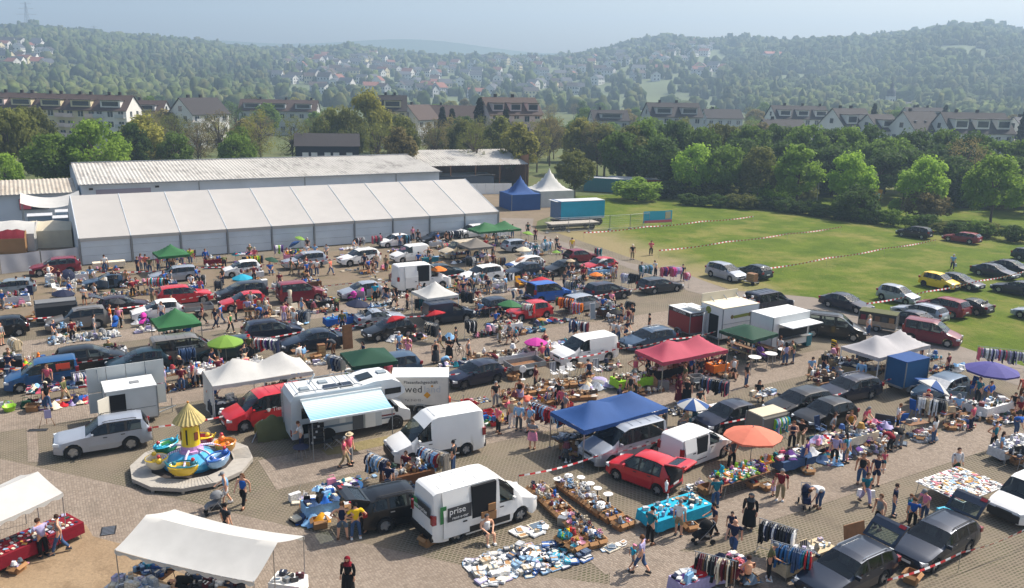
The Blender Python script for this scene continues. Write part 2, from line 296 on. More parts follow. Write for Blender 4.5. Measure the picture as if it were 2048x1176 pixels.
ob('sheet',MB().box((0,0,2.6),(3.4,.05,1.5)),plas('charcoal'),bn); ob('picture',MB().box((-1,-.03,2.6),(1.3,.03,1.3)),plas('rose'),bn); ob('lettering',text_mesh('Ka',.7),plas('white'),bn,loc=(-.1,-.04,2.6),rot=(R(90),0,0))
# open shed, small sheds, pagodas
sh=thing('open_shed','open timber shed with pale corrugated lean-to roof behind the hall','shed',(-9.65,165.71),R(24))
ob('roof',corr_roof(-11,11,-6,4.2,6,6.2),CORR,sh)
for x in (-10.5,-5,0,5,10.5):
    for y in (-5.5,5.5): ob('post',MB().box((x,y,2.1 if y<0 else 3.0),(.2,.2,4.2 if y<0 else 6.0)),WOODM,sh)
ob('back_wall',MB().box((0,5.8,2.9),(21.5,.12,5.8)),WOODM,sh); ob('side_wall',MB().prism([(-6,0),(6,0),(6,6.1),(-6,4.1)],10.8,10.9),WOODM,sh,rz=R(-90),loc=(0,0,0))
st=thing('stacked_store','low flat store under grey tarpaulins next to the open shed','shed',(-11.34,161.26),R(20)); ob('wall',MB().box((0,0,1.1),(14,5,2.2)),mat('store_wall',(70,80,92),.8),st)
f=lambda a,b:(-7.3+14.6*a,-2.8+5.6*b,2.3+.18*math.sin(9*a)*math.cos(5*b)); ob('tarpaulin',MB().grid(f,24,8).mesh('tarp',30),mat('tarp_grey',(150,152,150),.7,var=.3,scale=1),st)
wf=thing('site_hoarding','white sheet hoarding between the marquee and the pagodas','fence',(-5.11,150.93),R(14))
for i in range(6): ob('sheet',MB().box((-4+i*1.6,0,.95),(1.56,.06,1.9)),plas('white'),wf)
def pagoda(tok,w,wallh,peak,c,c2,label,rz):
    t=thing('pagoda_tent',label,'tent',tok,R(rz)); n=14
    def f(a,b):
        x,y=a*2-1,b*2-1; s=1-max(abs(x),abs(y)); return (x*w/2,y*w/2,wallh+(peak-wallh)*(s**2.1))
    ob('roof',MB().grid(f,n,n).mesh('roof',50),canvas(c),t)
    for k in range(4):
        M=Matrix.Rotation(k*math.pi/2,4,'Z'); o=ob('wall',MB().box((0,-w/2+.03,wallh/2),(w-.1,.05,wallh)),canvas(c2),t); o.rotation_euler=(0,0,k*math.pi/2)
    for a in(-1,1):
        for b in (-1,1): ob('post',MB().tube([(a*w/2,b*w/2,0),(a*w/2,b*w/2,wallh)],.05),ALU,t)
    return t
pg=pagoda((0.94,134.48),5,2.5,5.3,'blue','blue','blue pagoda tent with yellow panels at its peak',24)
for k in range(4): ob('yellow_panel',MB().box((0,-1.4,3.1),(.8,.04,.7)),plas('yellow'),pg).rotation_euler=(R(-22),0,k*math.pi/2)
pagoda((5.74,139.54),6.2,2.6,6.0,'white','white','white pagoda tent with pointed roof next to the blue one',24)
for i,p in enumerate([(1.30,132.45),(2.46,133.30)]): tag(ob('ballast_block',MB().box((0,0,.5),(1.1,.9,1.0),tap=.97),mat('concrete',(170,166,158),.9,var=.15),loc=(*p,0),rz=.4),'pale concrete ballast block in front of the blue pagoda','block','ballast blocks at the pagoda')
# truck trailer in blue curtain, flat wagon, containers
def container(tok,rz,L,c,label,roofc='grey'):
    t=thing('container',label,'container',tok,R(rz)); 
    ob('shell',MB().box((0,0,1.3),(L,2.4,2.5)),plas(c),t); ob('roof',MB().box((0,0,2.58),(L-.05,2.36,.06)),plas(roofc),t)
    for s in(-1,1):
        mb=MB()
        for i in range(int(L/.5)): mb.box((-L/2+.3+i*.5,s*1.21,1.3),(.18,.06,2.3))
        ob('side_rib',mb,plas(c),t)
    for s in (-1,1): ob('door',MB().box((-L/2-.03,s*.58,1.3),(.06,1.12,2.3)),plas(c),t)
container((18.69,157.53),-18,11,'teal','long teal freight container with pale roof by the trees','lightgrey'); container((22.73,159.14),-20,10,'darkred','rust red freight container with pale roof by the trees','lightgrey')
tr=thing('truck_trailer','blue curtain sided truck trailer parked at the edge of the meadow','trailer',(8.92,119.31),R(24))
ob('curtain',MB().box((.4,0,2.35),(7.0,2.5,2.3)),canvas('turquoise'),tr); ob('headboard',MB().box((-3.3,0,2.35),(.4,2.54,2.5)),mat('denim_panel',(70,96,130),.7,var=.2),tr); ob('roof',MB().box((0,0,3.56),(7.7,2.5,.06)),plas('lightgrey'),tr); ob('lower_band',MB().box((.4,0,1.08),(7.02,2.53,.22)),plas('silver'),tr); ob('chassis',MB().box((0,0,.8),(7.6,1.2,.25)),BLK,tr)
for x in (-2.4,2.2,3.2):
    for s in (-1,1): ob('wheel',MB().lathe([(.1,-.13),(.48,-.13),(.5,0),(.48,.13),(.1,.13)],14).mesh('w',40),RUBBER,tr,loc=(x,s*1.05,.5),rot=(R(90),0,0))
fw=thing('flat_wagon','low flat wagon standing in front of the blue truck trailer','trailer',(8.11,115.23),R(24)); ob('deck',MB().box((0,0,.95),(7.4,2.2,.16)),mat('deck_grey',(170,162,150),.8,var=.2),fw); ob('chassis',MB().box((0,0,.7),(7.2,.9,.24)),BLK,fw)
for x in (-2.8,-1.9,2.6):
    for s in (-1,1): ob('wheel',MB().lathe([(.1,-.12),(.4,-.12),(.42,0),(.4,.12),(.1,.12)],12).mesh('w',40),RUBBER,fw,loc=(x,s*.95,.42),rot=(R(90),0,0))
# mesh site fence with banner
FP=[(4.46,111.76),(7.45,113.01),(10.40,114.07),(13.34,115.46),(16.36,116.88),(19.33,118.74)]
for i in range(5):
    a,b=Vector(FP[i]),Vector(FP[i+1]); d=b-a; t=thing('mesh_fence_panel','galvanised mesh fence panel in the line beside the truck trailer','fence',((a+b)/2).to_tuple(),math.atan2(d.y,d.x),'mesh fence panels by the meadow'); Ln=d.length-.1
    mb=MB(); mb.tube([(-Ln/2,0,.1),(-Ln/2,0,2)],.025,5); mb.tube([(Ln/2,0,.1),(Ln/2,0,2)],.025,5); mb.tube([(-Ln/2,0,2),(Ln/2,0,2)],.025,5); mb.tube([(-Ln/2,0,.15),(Ln/2,0,.15)],.025,5); ob('frame',mb,GALV,t)
    mb=MB()
    for k in range(int(Ln/.25)): mb.tube([(-Ln/2+k*.25,0,.15),(-Ln/2+k*.25,0,2)],.006,3)
    for k in range(6): mb.tube([(-Ln/2,0,.3+k*.3),(Ln/2,0,.3+k*.3)],.006,3)
    ob('mesh',mb,GALV,t); ob('foot',MB().box((-Ln/2,0,.06),(.25,.7,.12)),mat('concrete',(170,166,158),.9,var=.15),t)
bn=thing('meadow_banner','turquoise and red printed banner hung on the mesh fence at the meadow','banner',(20.63,119.45),R(24)); ob('sheet',MB().grid(lambda a,b:(-2.4+4.8*a,.08*math.sin(7*a),.5+1.7*b),12,4).mesh('s',40),plas('turquoise'),bn); ob('red_band',MB().box((0,-.12,.72),(4.6,.04,.36)),plas('rose'),bn); ob('emblem',MB().box((1.6,-.12,1.55),(.9,.04,1.0)),plas('beige'),bn)
for x in (-2.4,2.4): ob('post',MB().tube([(x,.1,0),(x,.1,2.2)],.04,5),GALV,bn)
# fence with white sheets and small tents at the left
FQ=[Q(-200,1000),(-50.94,81.60),(-48.14,83.93),(-45.31,86.36)] if False else [(-58.5,77.6),(-50.94,81.60),(-48.14,83.93),(-45.31,86.36)]
for i in range(3):
    a,b=Vector(FQ[i]),Vector(FQ[i+1]); d=b-a; t=thing('sheeted_fence','white tarpaulin sheet stretched over a fence panel left of the marquee','fence',((a+b)/2).to_tuple(),math.atan2(d.y,d.x),'white sheeted fence panels'); Ln=d.length-.12
    ob('sheet',MB().grid(lambda p,q:(-Ln/2+Ln*p,.05*math.sin(12*p)*math.sin(3*q),.05+1.95*q-.08*math.sin(math.pi*p)*q),14,5).mesh('s',40),canvas('lightgrey'),t)
    for x in (-Ln/2,Ln/2): ob('post',MB().tube([(x,.04,0),(x,.04,2.1)],.03,5),GALV,t)
def soft_tent(tok,w,d,wh,pk,c,label,rz=30,wallc=None):
    t=thing('party_tent',label,'tent',tok,R(rz))
    def f(a,b):
        x,y=a*2-1,b*2-1; return (x*w/2,y*d/2,wh+(pk-wh)*(1-abs(y))**.8*(1-.25*max(0,abs(x)-.6)/.4)-.1*math.sin(math.pi*a*3)**2*(1-abs(y)))
    ob('roof',MB().grid(f,12,8).mesh('r',40),canvas(c),t)
    for s in (-1,1): ob('side_sheet',MB().box((0,s*d/2,wh/2),(w,.04,wh)),canvas(wallc or c),t)
    for s in (-1,1): ob('end_sheet',MB().prism([(-d/2,0),(d/2,0),(d/2,wh),(0,pk-.1),(-d/2,wh)],-.02,.02),canvas(wallc or c),t,loc=(s*w/2,0,0),rz=R(90))
soft_tent((-58.11,94.42),7,5,2.0,3.2,'white','rumpled white party tent behind the sheeted fence',20); soft_tent((-54.69,96.74),6,4,2.0,2.9,'cream','boxy cream party tent behind the sheeted fence',22)
soft_tent((-55.86,92.43),2.6,2,1.7,2.6,'darkred','small wooden hut with dark red pointed roof behind the sheeted fence',20,'tan')
t=thing('sail_awning','white sail awning on posts beside the marquee gable','awning',(-60.34,109.03),R(28)); ob('sail',MB().grid(lambda a,b:(-3.4+6.8*a,-1.8+3.6*b,2.7+1.3*(2*a-1)**2*.6+.9*b),10,6).mesh('s',60),canvas('white'),t)
for x in (-3.3,3.3):
    for y in (-1.7,1.7): ob('post',MB().tube([(x,y,0),(x,y,3.3 if y<0 else 4.1)],.05,5),ALU,t)
t=thing('grey_booth','grey boxy booth with pale flat roofs beside the marquee gable','booth',(-58.10,105.42),R(28))
for x,y,zz in ((-1.6,0,2.2),(1.2,-1.3,2.0),(1.5,1.2,2.4)): ob('cabin',MB().box((x,y,zz/2),(2.6,2.2,zz)),mat('booth_grey',(120,140,156),.7),t); ob('lid',MB().box((x,y,zz+.05),(2.8,2.4,.08)),plas('lightgrey'),t)
# ---------------------------------------------------------------- trees
def leaf_mat(name,c,c2):
    m,n,l,b=nodes_mat(name); tc=n.new('ShaderNodeTexCoord'); oi=n.new('ShaderNodeObjectInfo')
    col=mixc(n,l,ramp(n,l,noise(n,l,tc.outputs['Object'],.45,4),.3,.7),lin(c),lin(c2)); hs=n.new('ShaderNodeHueSaturation'); l.new(col,hs.inputs['Color'])
    mr=n.new('ShaderNodeMapRange'); mr.inputs[3].default_value=.75; mr.inputs[4].default_value=1.2; l.new(oi.outputs['Random'],mr.inputs[0]); l.new(mr.outputs[0],hs.inputs['Value'])
    l.new(hs.outputs[0],b.inputs['Base Color']); b.inputs['Roughness'].default_value=.7; b.inputs['Specular IOR Level'].default_value=.15
    t=n.new('ShaderNodeBsdfTranslucent'); l.new(hs.outputs[0],t.inputs[0]); ms=n.new('ShaderNodeMixShader'); ms.inputs[0].default_value=.5
    l.new(b.outputs[0],ms.inputs[1]); l.new(t.outputs[0],ms.inputs[2]); l.new(ms.outputs[0],n['Material Output'].inputs[0]); return m
LEAF={'green':leaf_mat('leaf_green',(86,112,42),(124,148,62)),'bright':leaf_mat('leaf_bright',(118,152,48),(160,186,78)),'dark':leaf_mat('leaf_dark',(60,84,36),(92,114,52)),'olive':leaf_mat('leaf_olive',(98,106,50),(132,134,70)),'brown':leaf_mat('leaf_brown',(116,108,66),(146,134,86)),'gold':leaf_mat('leaf_gold',(128,128,54),(162,158,78)),'fir':leaf_mat('leaf_fir',(22,38,26),(38,54,34))}
BARK=mat('bark',(88,74,60),.95,var=.25,scale=3)
nr=np.random.RandomState(5)
def crown_mesh(kind,seed,n_cl=70,per=60,leaf=.05):
    r=np.random.RandomState(seed); V=[];F=[]
    cs=[]
    for i in range(n_cl):
        while 1:
            p=r.uniform(-1,1,3)
            q=np.linalg.norm(p)
            if q<1: break
        if kind=='round': p=p/q*(q**.45); c=np.array([p[0]*.42,p[1]*.42,.60+p[2]*.36]); rad=r.uniform(.07,.15)
        elif kind=='tall': p=p/q*(q**.45); w=.30*(1-.35*max(0,p[2])); c=np.array([p[0]*w,p[1]*w,.56+p[2]*.40]); rad=r.uniform(.06,.13)
        elif kind=='spread': p=p/q*(q**.4); c=np.array([p[0]*.5,p[1]*.5,.64+p[2]*.26]); rad=r.uniform(.07,.15)
        elif kind=='sparse': p=p/q*(q**.5); c=np.array([p[0]*.38,p[1]*.38,.60+p[2]*.38]); rad=r.uniform(.05,.12)
        elif kind=='bush': p=p/q*(q**.5); c=np.array([p[0]*.5,p[1]*.5,.46+p[2]*.44]); rad=r.uniform(.10,.2)
        else: h=r.uniform(.08,1); a=r.uniform(0,6.28); w=.24*(1-h)**.8; c=np.array([math.cos(a)*w*r.uniform(.4,1),math.sin(a)*w*r.uniform(.4,1),h*.97]); rad=.05+.06*(1-h)
        cs.append((c,rad))
    N=n_cl*per; C=np.repeat(np.array([c for c,_ in cs]),per,0); RD=np.repeat(np.array([a for _,a in cs]),per)
    d=r.normal(size=(N,3)); d/=np.linalg.norm(d,axis=1)[:,None]; P=C+d*(RD*r.uniform(.45,1.05,N))[:,None]*np.array([1,1,.8])
    P[:,2]=np.maximum(P[:,2],.03)
    nrm=d*.8+r.normal(size=(N,3))*.45+np.array([0,0,.25]); nrm/=np.linalg.norm(nrm,axis=1)[:,None]
    t=np.cross(nrm,r.normal(size=(N,3))); t/=np.linalg.norm(t,axis=1)[:,None]; b=np.cross(nrm,t); s=(leaf*r.uniform(.5,1.2,N))[:,None]*(.55 if kind=='sparse' else 1)
    V=np.stack([P-t*s*.5,P+b*s*.38,P+t*s*.6,P-b*s*.38],1).reshape(-1,3)
    F=np.arange(N*4).reshape(-1,4)
    me=bpy.data.meshes.new('crown_'+kind); me.from_pydata(V.tolist(),[],F.tolist()); me.materials.append(None); me.update(); return me,cs
def trunk_mesh(cs,seed,kind):
    r=random.Random(seed); mb=MB(); top=.62 if kind!='fir' else .95
    mb.tube([(0,0,-.02),(.006,.004,.2),(-.004,.008,.4),(.004,0,top)],.022,7,r2=.008)
    for c,rad in r.sample(cs,min(26 if kind=='sparse' else 14,len(cs))):
        if kind=='fir': break
        z0=r.uniform(.22,.55); mid=(c[0]*.5,c[1]*.5,z0+(c[2]-z0)*.65); mb.tube([(0,0,z0),mid,tuple(c)],.010,5,r2=.003)
    return mb.mesh('trunk',60)
TP={}
for kind,ns in (('round',3),('tall',2),('spread',2),('sparse',3),('bush',3),('fir',2)):
    TP[kind]=[]
    for k in range(ns):
        n_cl,per,lf=dict(round=(90,75,.052),tall=(85,70,.05),spread=(90,75,.055),sparse=(80,34,.04),bush=(60,70,.075),fir=(110,42,.05))[kind]
        cm,cs=crown_mesh(kind,10*k+len(kind),n_cl,per,lf); TP[kind].append((cm,trunk_mesh(cs,k,kind)))
def tree(pos,h,w,kind,col,label,group,name='tree',cat='tree'):
    cm,tm=TP[kind][rng.randrange(len(TP[kind]))]
    t=thing(name,label,cat,pos,ru(0,6.28),group); nat=dict(round=.98,tall=.7,spread=1.15,sparse=.9,bush=1.15,fir=.5)[kind]; s=w/nat
    t.scale=(s,s,h)
    ob('trunk',tm,BARK,t); ob('crown',cm,LEAF[col],t); return t
GL='trees behind the low hall'; 
for p,h,w,k,c,l in [((-89.4,150),14.2,11,'spread','olive','broad dark olive tree towering over the low hall'),((-94.6,166),13.5,10,'round','olive','olive tree standing behind the broad dark olive tree'),((-76.9,141),9.6,10,'round','green','dull green bushy tree right behind the low hall roof'),((-70.5,143),11.8,10.5,'round','bright','bright spring green tree behind the corner of the long hall'),((-80.5,133),7,6,'round','bright','small bright green tree behind the low hall'),((-72.4,160),10.5,8,'round','dark','dark green tree behind the long hall roof'),((-77.9,150),8,8,'bush','olive','low olive bush between bright green tree and low hall')]: tree(p,h,w,k,c,l,None)
for p,h,w,k,c in [((-73.9,172),11.5,8,'sparse','brown'),((-72.5,180),12,8,'sparse','olive'),((-65.7,176),11,8,'sparse','brown'),((-64.5,186),12.5,9,'sparse','brown'),((-55.4,185),13,9,'sparse','gold'),((-47.6,182),12,8,'sparse','olive'),((-41.3,190),13,8,'round','olive'),((-16.9,180),12,7,'sparse','brown'),((-13.8,196),12,8,'sparse','brown'),((-7.7,188),12.5,8,'sparse','olive'),((8.4,205),13,9,'sparse','brown'),((5.0,190),11.5,8,'sparse','gold')]:
    tree(p,h,w,k,c,{'brown':'thinly leaved brownish tree in the row behind the long hall','olive':'half bare olive tree in the row behind the long hall','gold':'yellowish budding tree in the row behind the long hall'}[c],'half bare trees behind the long hall')
for p,h,w,k,c,l in [((-33.8,200),17,11,'round','gold','tall yellow green tree rising behind the dark barn'),((-36.8,190),13,9,'round','olive','olive green tree next to the dark barn'),((-3.2,182),12.6,8,'tall','olive','slim olive tree in front of the pale four storey house'),((0.8,172),11.8,8,'tall','gold','golden green tree behind the pagodas'),((10.8,150),8,8,'round','olive','rounded olive tree beside the freight containers'),((20.4,165),11,9,'round','green','green tree over the freight containers'),((-55.0,170),10,7,'tall','green','slim green tree rising behind the long hall roof'),((32.3,152),9.4,8,'round','bright','fresh green tree at the meadow edge behind the banner'),((37.4,150),9.6,8,'round','green','full green tree at the meadow edge, third from the freight containers'),((42.8,148),9.4,8,'round','olive','olive tree at the meadow edge left of the lamp post'),((48.0,143),10.6,8,'tall','bright','fresh green tree next to the street lamp'),((54.4,136),9.8,8.2,'round','bright','fresh green tree behind the yellow sign'),((64.3,133),9.6,8.2,'round','bright','fresh green tree behind the brown shrub'),((73.5,129),10.2,10,'round','bright','broad fresh green tree right of the brown shrub'),((79.2,150),11.8,10,'sparse','brown','pale brownish tree between two fresh green ones'),((55.8,155),6.5,6,'round','dark','low dark tree behind the street lamp')]: tree(p,h,w,k,c,l,None)
GB='dense wood edge right of the meadow'
for px_,d_,h_,c_ in [((19.6,185),185,11,'olive'),((26.0,170),0,12.5,'green'),((32.6,176),0,12.6,'dark'),((37.4,172),0,12,'green'),((43.4,180),0,12.4,'olive'),((47.6,172),0,12.2,'green'),((55.0,178),0,13,'dark'),((58.0,170),0,13,'green'),((63.3,172),0,12.4,'dark'),((65.3,168),0,12.6,'green'),((71.9,172),0,12,'dark'),((72.0,164),0,11.4,'green'),((79.1,168),0,11.6,'dark'),((86.5,172),0,12,'green'),((89.0,166),0,11.4,'dark'),((91.2,162),0,11.6,'green'),((95.2,160),0,11.6,'green'),((100.6,158),0,12,'dark'),((42.4,160),0,10,'dark'),((50.0,160),0,9.5,'dark'),((65.5,152),0,9,'dark'),((75.0,146),0,8.5,'dark'),((85.3,140),0,9,'dark'),((27.3,160),0,9.5,'dark'),((59.6,158),0,9,'dark'),((72.2,156),0,9.5,'dark')]:
    tree(px_,h_*ru(.95,1.05),ru(9,12),'round' if rnd()<.7 else 'spread',c_,{'green':'full green tree in the dense wood edge beyond the meadow','dark':'dark green tree in the dense wood edge beyond the meadow','olive':'olive green tree in the dense wood edge beyond the meadow'}[c_],GB)
tree((52.88,129.67),5.6,7.5,'bush','dark','large dark rounded bush in the hedge beside the yellow sign',None,'bush','bush'); tree((63.54,129.21),5.0,7,'bush','brown','large brownish shrub in the hedge behind the black estate car',None,'bush','bush'); tree((61.30,133.99),3,3,'tall','bright','young bright sapling beside the brown shrub',None,'bush','bush')
for i in range(34):
    px=ru(1240,2080); d=ru(146,168); tree(((px-1024)/1684*(d*.97+4),d),ru(3,5.5),ru(6,9),'bush',rng.choice(['green','olive','dark','bright']),'bushy undergrowth below the dense wood edge','undergrowth of the wood edge','bush','bush')
HP=[(28.86,142.19),(41.90,138.17),(48.24,132.24),(53.57,125.53),(60.35,119.69),(65.23,115.17),(68.94,112.25)]
for i in range(len(HP)-1):
    a,b=Vector(HP[i]),Vector(HP[i+1]); k=max(1,int((b-a).length/2.0))
    for j in range(k):
        q=a+(b-a)*(j+.5)/k; tree((q.x+ru(-.4,.4),q.y+ru(-.4,1.2)),ru(1.7,2.7),ru(3,4.4),'bush',rng.choice(['dark','dark','green','olive']),'low bush in the scrubby hedge along the meadow edge','hedge bushes along the meadow','bush','bush')
lp=thing('street_lamp','slender grey street lamp with curved arm at the meadow edge','street lamp',(51.87,144.02)); ob('pole',MB().tube([(0,0,0),(0,0,5.6),(-.1,0,6.1),(-.7,0,6.4)],.07,6,r2=.05),GALV,lp); ob('lamp_head',MB().box((-1.0,0,6.42),(.7,.25,.12)),GALV,lp)
sg=thing('yellow_sign','tilted yellow board with white printed panels on a post at the hedge','sign',(58.54,136.30),R(10)); ob('board',MB().box((.2,0,2.9),(1.5,.08,2.2),ry=R(10)),plas('gold'),sg); ob('post',MB().tube([(0,.05,0),(.1,.05,2.4)],.05,5),WOODM,sg)
for x,z in ((-.15,2.6),(.45,2.9)): ob('white_panel',MB().box((x,-.06,z),(.45,.03,.9),ry=R(10)),plas('white'),sg)
# ---------------------------------------------------------------- houses beyond
ROOFS=[mat('roof_dark',(44,40,42),.85,var=.2,scale=2),mat('roof_brown',(70,54,48),.85,var=.2,scale=2),mat('roof_slate',(64,68,76),.8,var=.15,scale=2),mat('roof_red',(128,78,62),.85,var=.2,scale=2)]
WALLS=[mat('render_white',(214,212,206),.9,var=.06,scale=.5),mat('render_cream',(208,196,160),.9,var=.06,scale=.5),mat('render_grey',(176,178,178),.9,var=.06,scale=.5),mat('render_pink',(214,192,186),.9,var=.06,scale=.5)]
PANE=mat('window_pane',(44,52,60),.15,spec=.8); FRAMEW=mat('window_frame',(226,226,222),.5)
def wmesh(w,h): 
    k=('win',w,h)
    if k not in TXT: TXT[k]=(MB().box((0,0,0),(w,.10,h)).mesh('pane'),MB().box((0,-.03,-h/2-.05),(w+.2,.2,.1)).box((0,-.04,0),(.07,.06,h)).mesh('frame'))
    return TXT[k]
def house(pos,rz,L,D,wh,rh,wall,roof,label,cols=4,floors=2,dorm=0,group=None,balc=0,chim=1,gablewin=1,sky_=0):
    t=thing('house',label,'house',pos,R(rz),group)
    mb=MB(); mb.box((0,0,wh/2),(L,D,wh)); mb.prism([(-D/2,wh-.01),(D/2,wh-.01),(0,wh+rh)],-L/2,-L/2+.02); 
    g=MB(); g.box((0,0,wh/2),(L,D,wh)); g.add([(-L/2,-D/2,wh),(-L/2,D/2,wh),(-L/2,0,wh+rh-.05),(L/2,-D/2,wh),(L/2,D/2,wh),(L/2,0,wh+rh-.05)],[(0,2,1),(3,4,5)])
    ob('wall',g,WALLS[wall],t)
    rf=MB()
    for s in (-1,1):
        o=.5; n=Vector((0,s*rh,D/2)).normalized()*.14
        a=[(-L/2-.3,s*(D/2+o),wh-o*rh/(D/2)),(L/2+.3,s*(D/2+o),wh-o*rh/(D/2)),(L/2+.3,0,wh+rh),(-L/2-.3,0,wh+rh)]
        b=[(x,y+n.y,z+n.z) for x,y,z in a]; rf.add(a+b,[(0,1,2,3),(7,6,5,4),(0,4,5,1),(1,5,6,2),(2,6,7,3),(3,7,4,0)])
    ro=ob('roof',rf,ROOFS[roof],t)
    for c in range(chim): ob('chimney',MB().box((-L/4+c*L/3,.3,wh+rh+.1),(.7,.7,1.6)),ROOFS[0],ro)
    pm,fm=wmesh(1.3,1.4)
    for fl in range(floors):
        z=wh*(fl+.55)/floors
        for c in range(cols):
            x=-L/2+L*(c+.5)/cols; wd=ob('window',pm,PANE,t,loc=(x,-D/2-.02,z)); ob('window_frame',fm,FRAMEW,wd)
            if balc and c%balc==0:
                bl=ob('balcony',MB().box((x,-D/2-.7,z-.85),(L/cols*.85,1.4,.15)).box((x,-D/2-1.36,z-.35),(L/cols*.85,.08,.9)),WALLS[(wall+2)%4],t)
        for s in (-1,1):
            for y in (-D/5,D/5):
                wd=ob('window',pm,PANE,t,loc=(s*(L/2+.02),y,z),rz=R(90)); ob('window_frame',fm,FRAMEW,wd)
    if gablewin:
        for s in (-1,1): ob('window',pm,PANE,t,loc=(s*(L/2+.02),0,wh+rh*.3),rz=R(90))
    for c in range(dorm):
        x=-L/2+L*(c+.5)/dorm; dm=ob('dormer',MB().box((x,-D/4-.4,wh+rh*.42),(L/dorm*.62,D/3,rh*.5)),WALLS[wall],t); ob('dormer_roof',MB().box((x,-D/4-.5,wh+rh*.42+rh*.27),(L/dorm*.7,D/2.6,.16)),ROOFS[roof],dm); ob('dormer_window',MB().box((x,-D/4-.4-D/6-.03,wh+rh*.42),(L/dorm*.5,.06,rh*.32)),PANE,dm)
    for c in range(sky_): ob('skylight',MB().box((-L/2+L*(c+.5)/sky_,-D/4,wh+rh/2+.22),(.9,1.1,.08)).mesh('s'),plas('glassgrey'),ro).rotation_euler=(math.atan2(rh,D/2)*0,0,0)
    return t
for i,(p,wl) in enumerate([((-140.3,236),3),((-133.1,236),1),((-124.1,234),1),((-115.1,232),1),((-107.3,232),0)]):
    house(p,3,8.3,11,10.3,3.6,wl,1,['pale terraced apartment block at the end of the row','cream terraced apartment block with white balconies, second in the row','cream terraced apartment block with wide dormer balcony mid row','cream terraced apartment block with long roof dormer near the gabled house','white terraced apartment block with dark attic windows'][i],3,4,1,'terraced apartment blocks beyond the left trees',2,2,0)
house((-88.4,240),62,13,9,9.5,4,0,0,'white gabled apartment house with brick red window bands',4,3,0,None,2,2); house((-106.7,250),4,10,9,9,3.2,2,1,'grey apartment block beside the white gabled house',4,3,1,None,0,1)
house((-82.2,300),5,26,10,8.5,3.4,2,1,'long brown roofed house row beyond the brownish trees',8,2,3,None,0,3); house((-36.5,255),8,8,9,11,4,1,0,'cream house with dark steep roof and small terrace',3,3,1,None,0,2)
house((-30.7,270),60,11,8,8,4,2,1,'grey gabled house with brown roof beside the cream house',3,2,0); house((-20.8,285),4,16,9,8,3.6,1,1,'cream house with long brown roof beyond the fir trees',5,2,0); house((-2.0,230),24,15,11,11.5,4,3,1,'pale pink four storey house with red balconies',5,4,3,None,2,2)
house((31.3,290),6,12,9,8,3,2,0,'grey house with dark roof between spring trees',4,2,1); house((50.7,280),8,17,11,10,4,2,0,'wide grey house with dark hipped roof above the wood edge',5,3,2,None,0,2); house((78.8,330),5,14,9,8,3,2,0,'low dark roofed house beyond the wood edge',4,2,0)
house((98.0,300),5,19,11,9.5,4,0,0,'dark roofed apartment house with a band of dormers',6,3,3,None,0,3); house((77.5,250),10,12,9,7.5,3,2,0,'low house with plain dark roof above the wood edge',4,2,0)
house((101.0,262),26,13,11,8.6,5.2,0,0,'white gabled house with dark roof and shed dormer',4,2,2,None,0,2); house((108.0,256),22,9,10,8.2,4.2,0,0,'white house with broad balcony beside the gabled house',3,2,1,None,1,1); house((116.6,250),24,12,11,8.2,5.4,0,0,'white gabled house with two skylights in the dark roof',4,2,0,None,0,1,1,3)
house((130.2,246),10,20,11,8.5,5.2,0,0,'long white house with balconies and dark roof',6,2,3,None,2,2,1,4); house((160.8,340),6,16,10,9,4,2,0,'dark roofed house with skylights below the church',5,2,2,None,0,2); house((151.1,255),15,9,9,9,3.5,0,2,'small white house at the end of the white house row',3,2,0); house((112.6,210),20,4,4,3.4,1.4,0,2,'little white garden shed half hidden in the wood edge',1,1,0,None,0,0,0)
b=thing('dark_barn','black timber barn with white framed windows behind the long hall','barn',(-40.1,182),R(12)); ob('wall',MB().box((0,0,3),(13,8,6)),mat('barn_black',(34,42,54),.85,var=.2),b); ob('roof',MB().prism([(-4.6,5.8),(4.6,5.8),(0,8.2)],-6.8,6.8).mesh('r'),ROOFS[0],b,rz=R(90))
for x in (-4.5,-2.7,0,1.8,4.5): wd=ob('window',wmesh(1.0,1.5)[0],PANE,b,loc=(x,-4.02,3.6)); ob('window_frame',MB().box((0,-.03,0),(1.25,.06,1.75)).box((0,-.03,0),(.1,.1,1.7)),FRAMEW,wd)
ch=thing('church','distant church with white tower and dark onion dome','church',(263.7,610),R(8)); ch.scale=(.76,.76,.76); ob('tower',MB().box((0,0,10),(6.4,6.4,20)),WALLS[0],ch); ob('nave',MB().box((12,2,4.5),(22,11,9)),WALLS[0],ch); ob('nave_roof',MB().prism([(-6.2,9),(6.2,9),(0,15)],-11.4,11.4),ROOFS[2],ch,loc=(12,2,0),rz=R(90))
ob('onion_dome',MB().lathe([(4.4,20),(3.6,21.5),(3.9,23.2),(3.4,25),(1.8,26.6),(1.5,28.5),(2.0,29.6),(1.4,31),(.35,32.5),(.2,36),(1e-4,37)],12).mesh('d',50),ROOFS[2],ch)
for s in (-1,1): ob('louvre',MB().box((s*1.3,-3.23,15.5),(1.0,.1,3)),PANE,ch)
for i in range(46):
    px=ru(230,1260); d=ru(160,232); k=rng.choice(['sparse','sparse','round','tall','round']); c=rng.choice(['brown','olive','olive','gold','green','brown'])
    if 600<px<720 and d<190: continue
    tree(((px-1024)/1684*(d*.97+4),d),ru(8,12.5),ru(7,9.5),k,c,{'brown':'brownish spring tree in the belt behind the halls','olive':'olive spring tree in the belt behind the halls','gold':'yellow green spring tree in the belt behind the halls','green':'green tree in the belt behind the halls'}[c],'tree belt behind the halls')
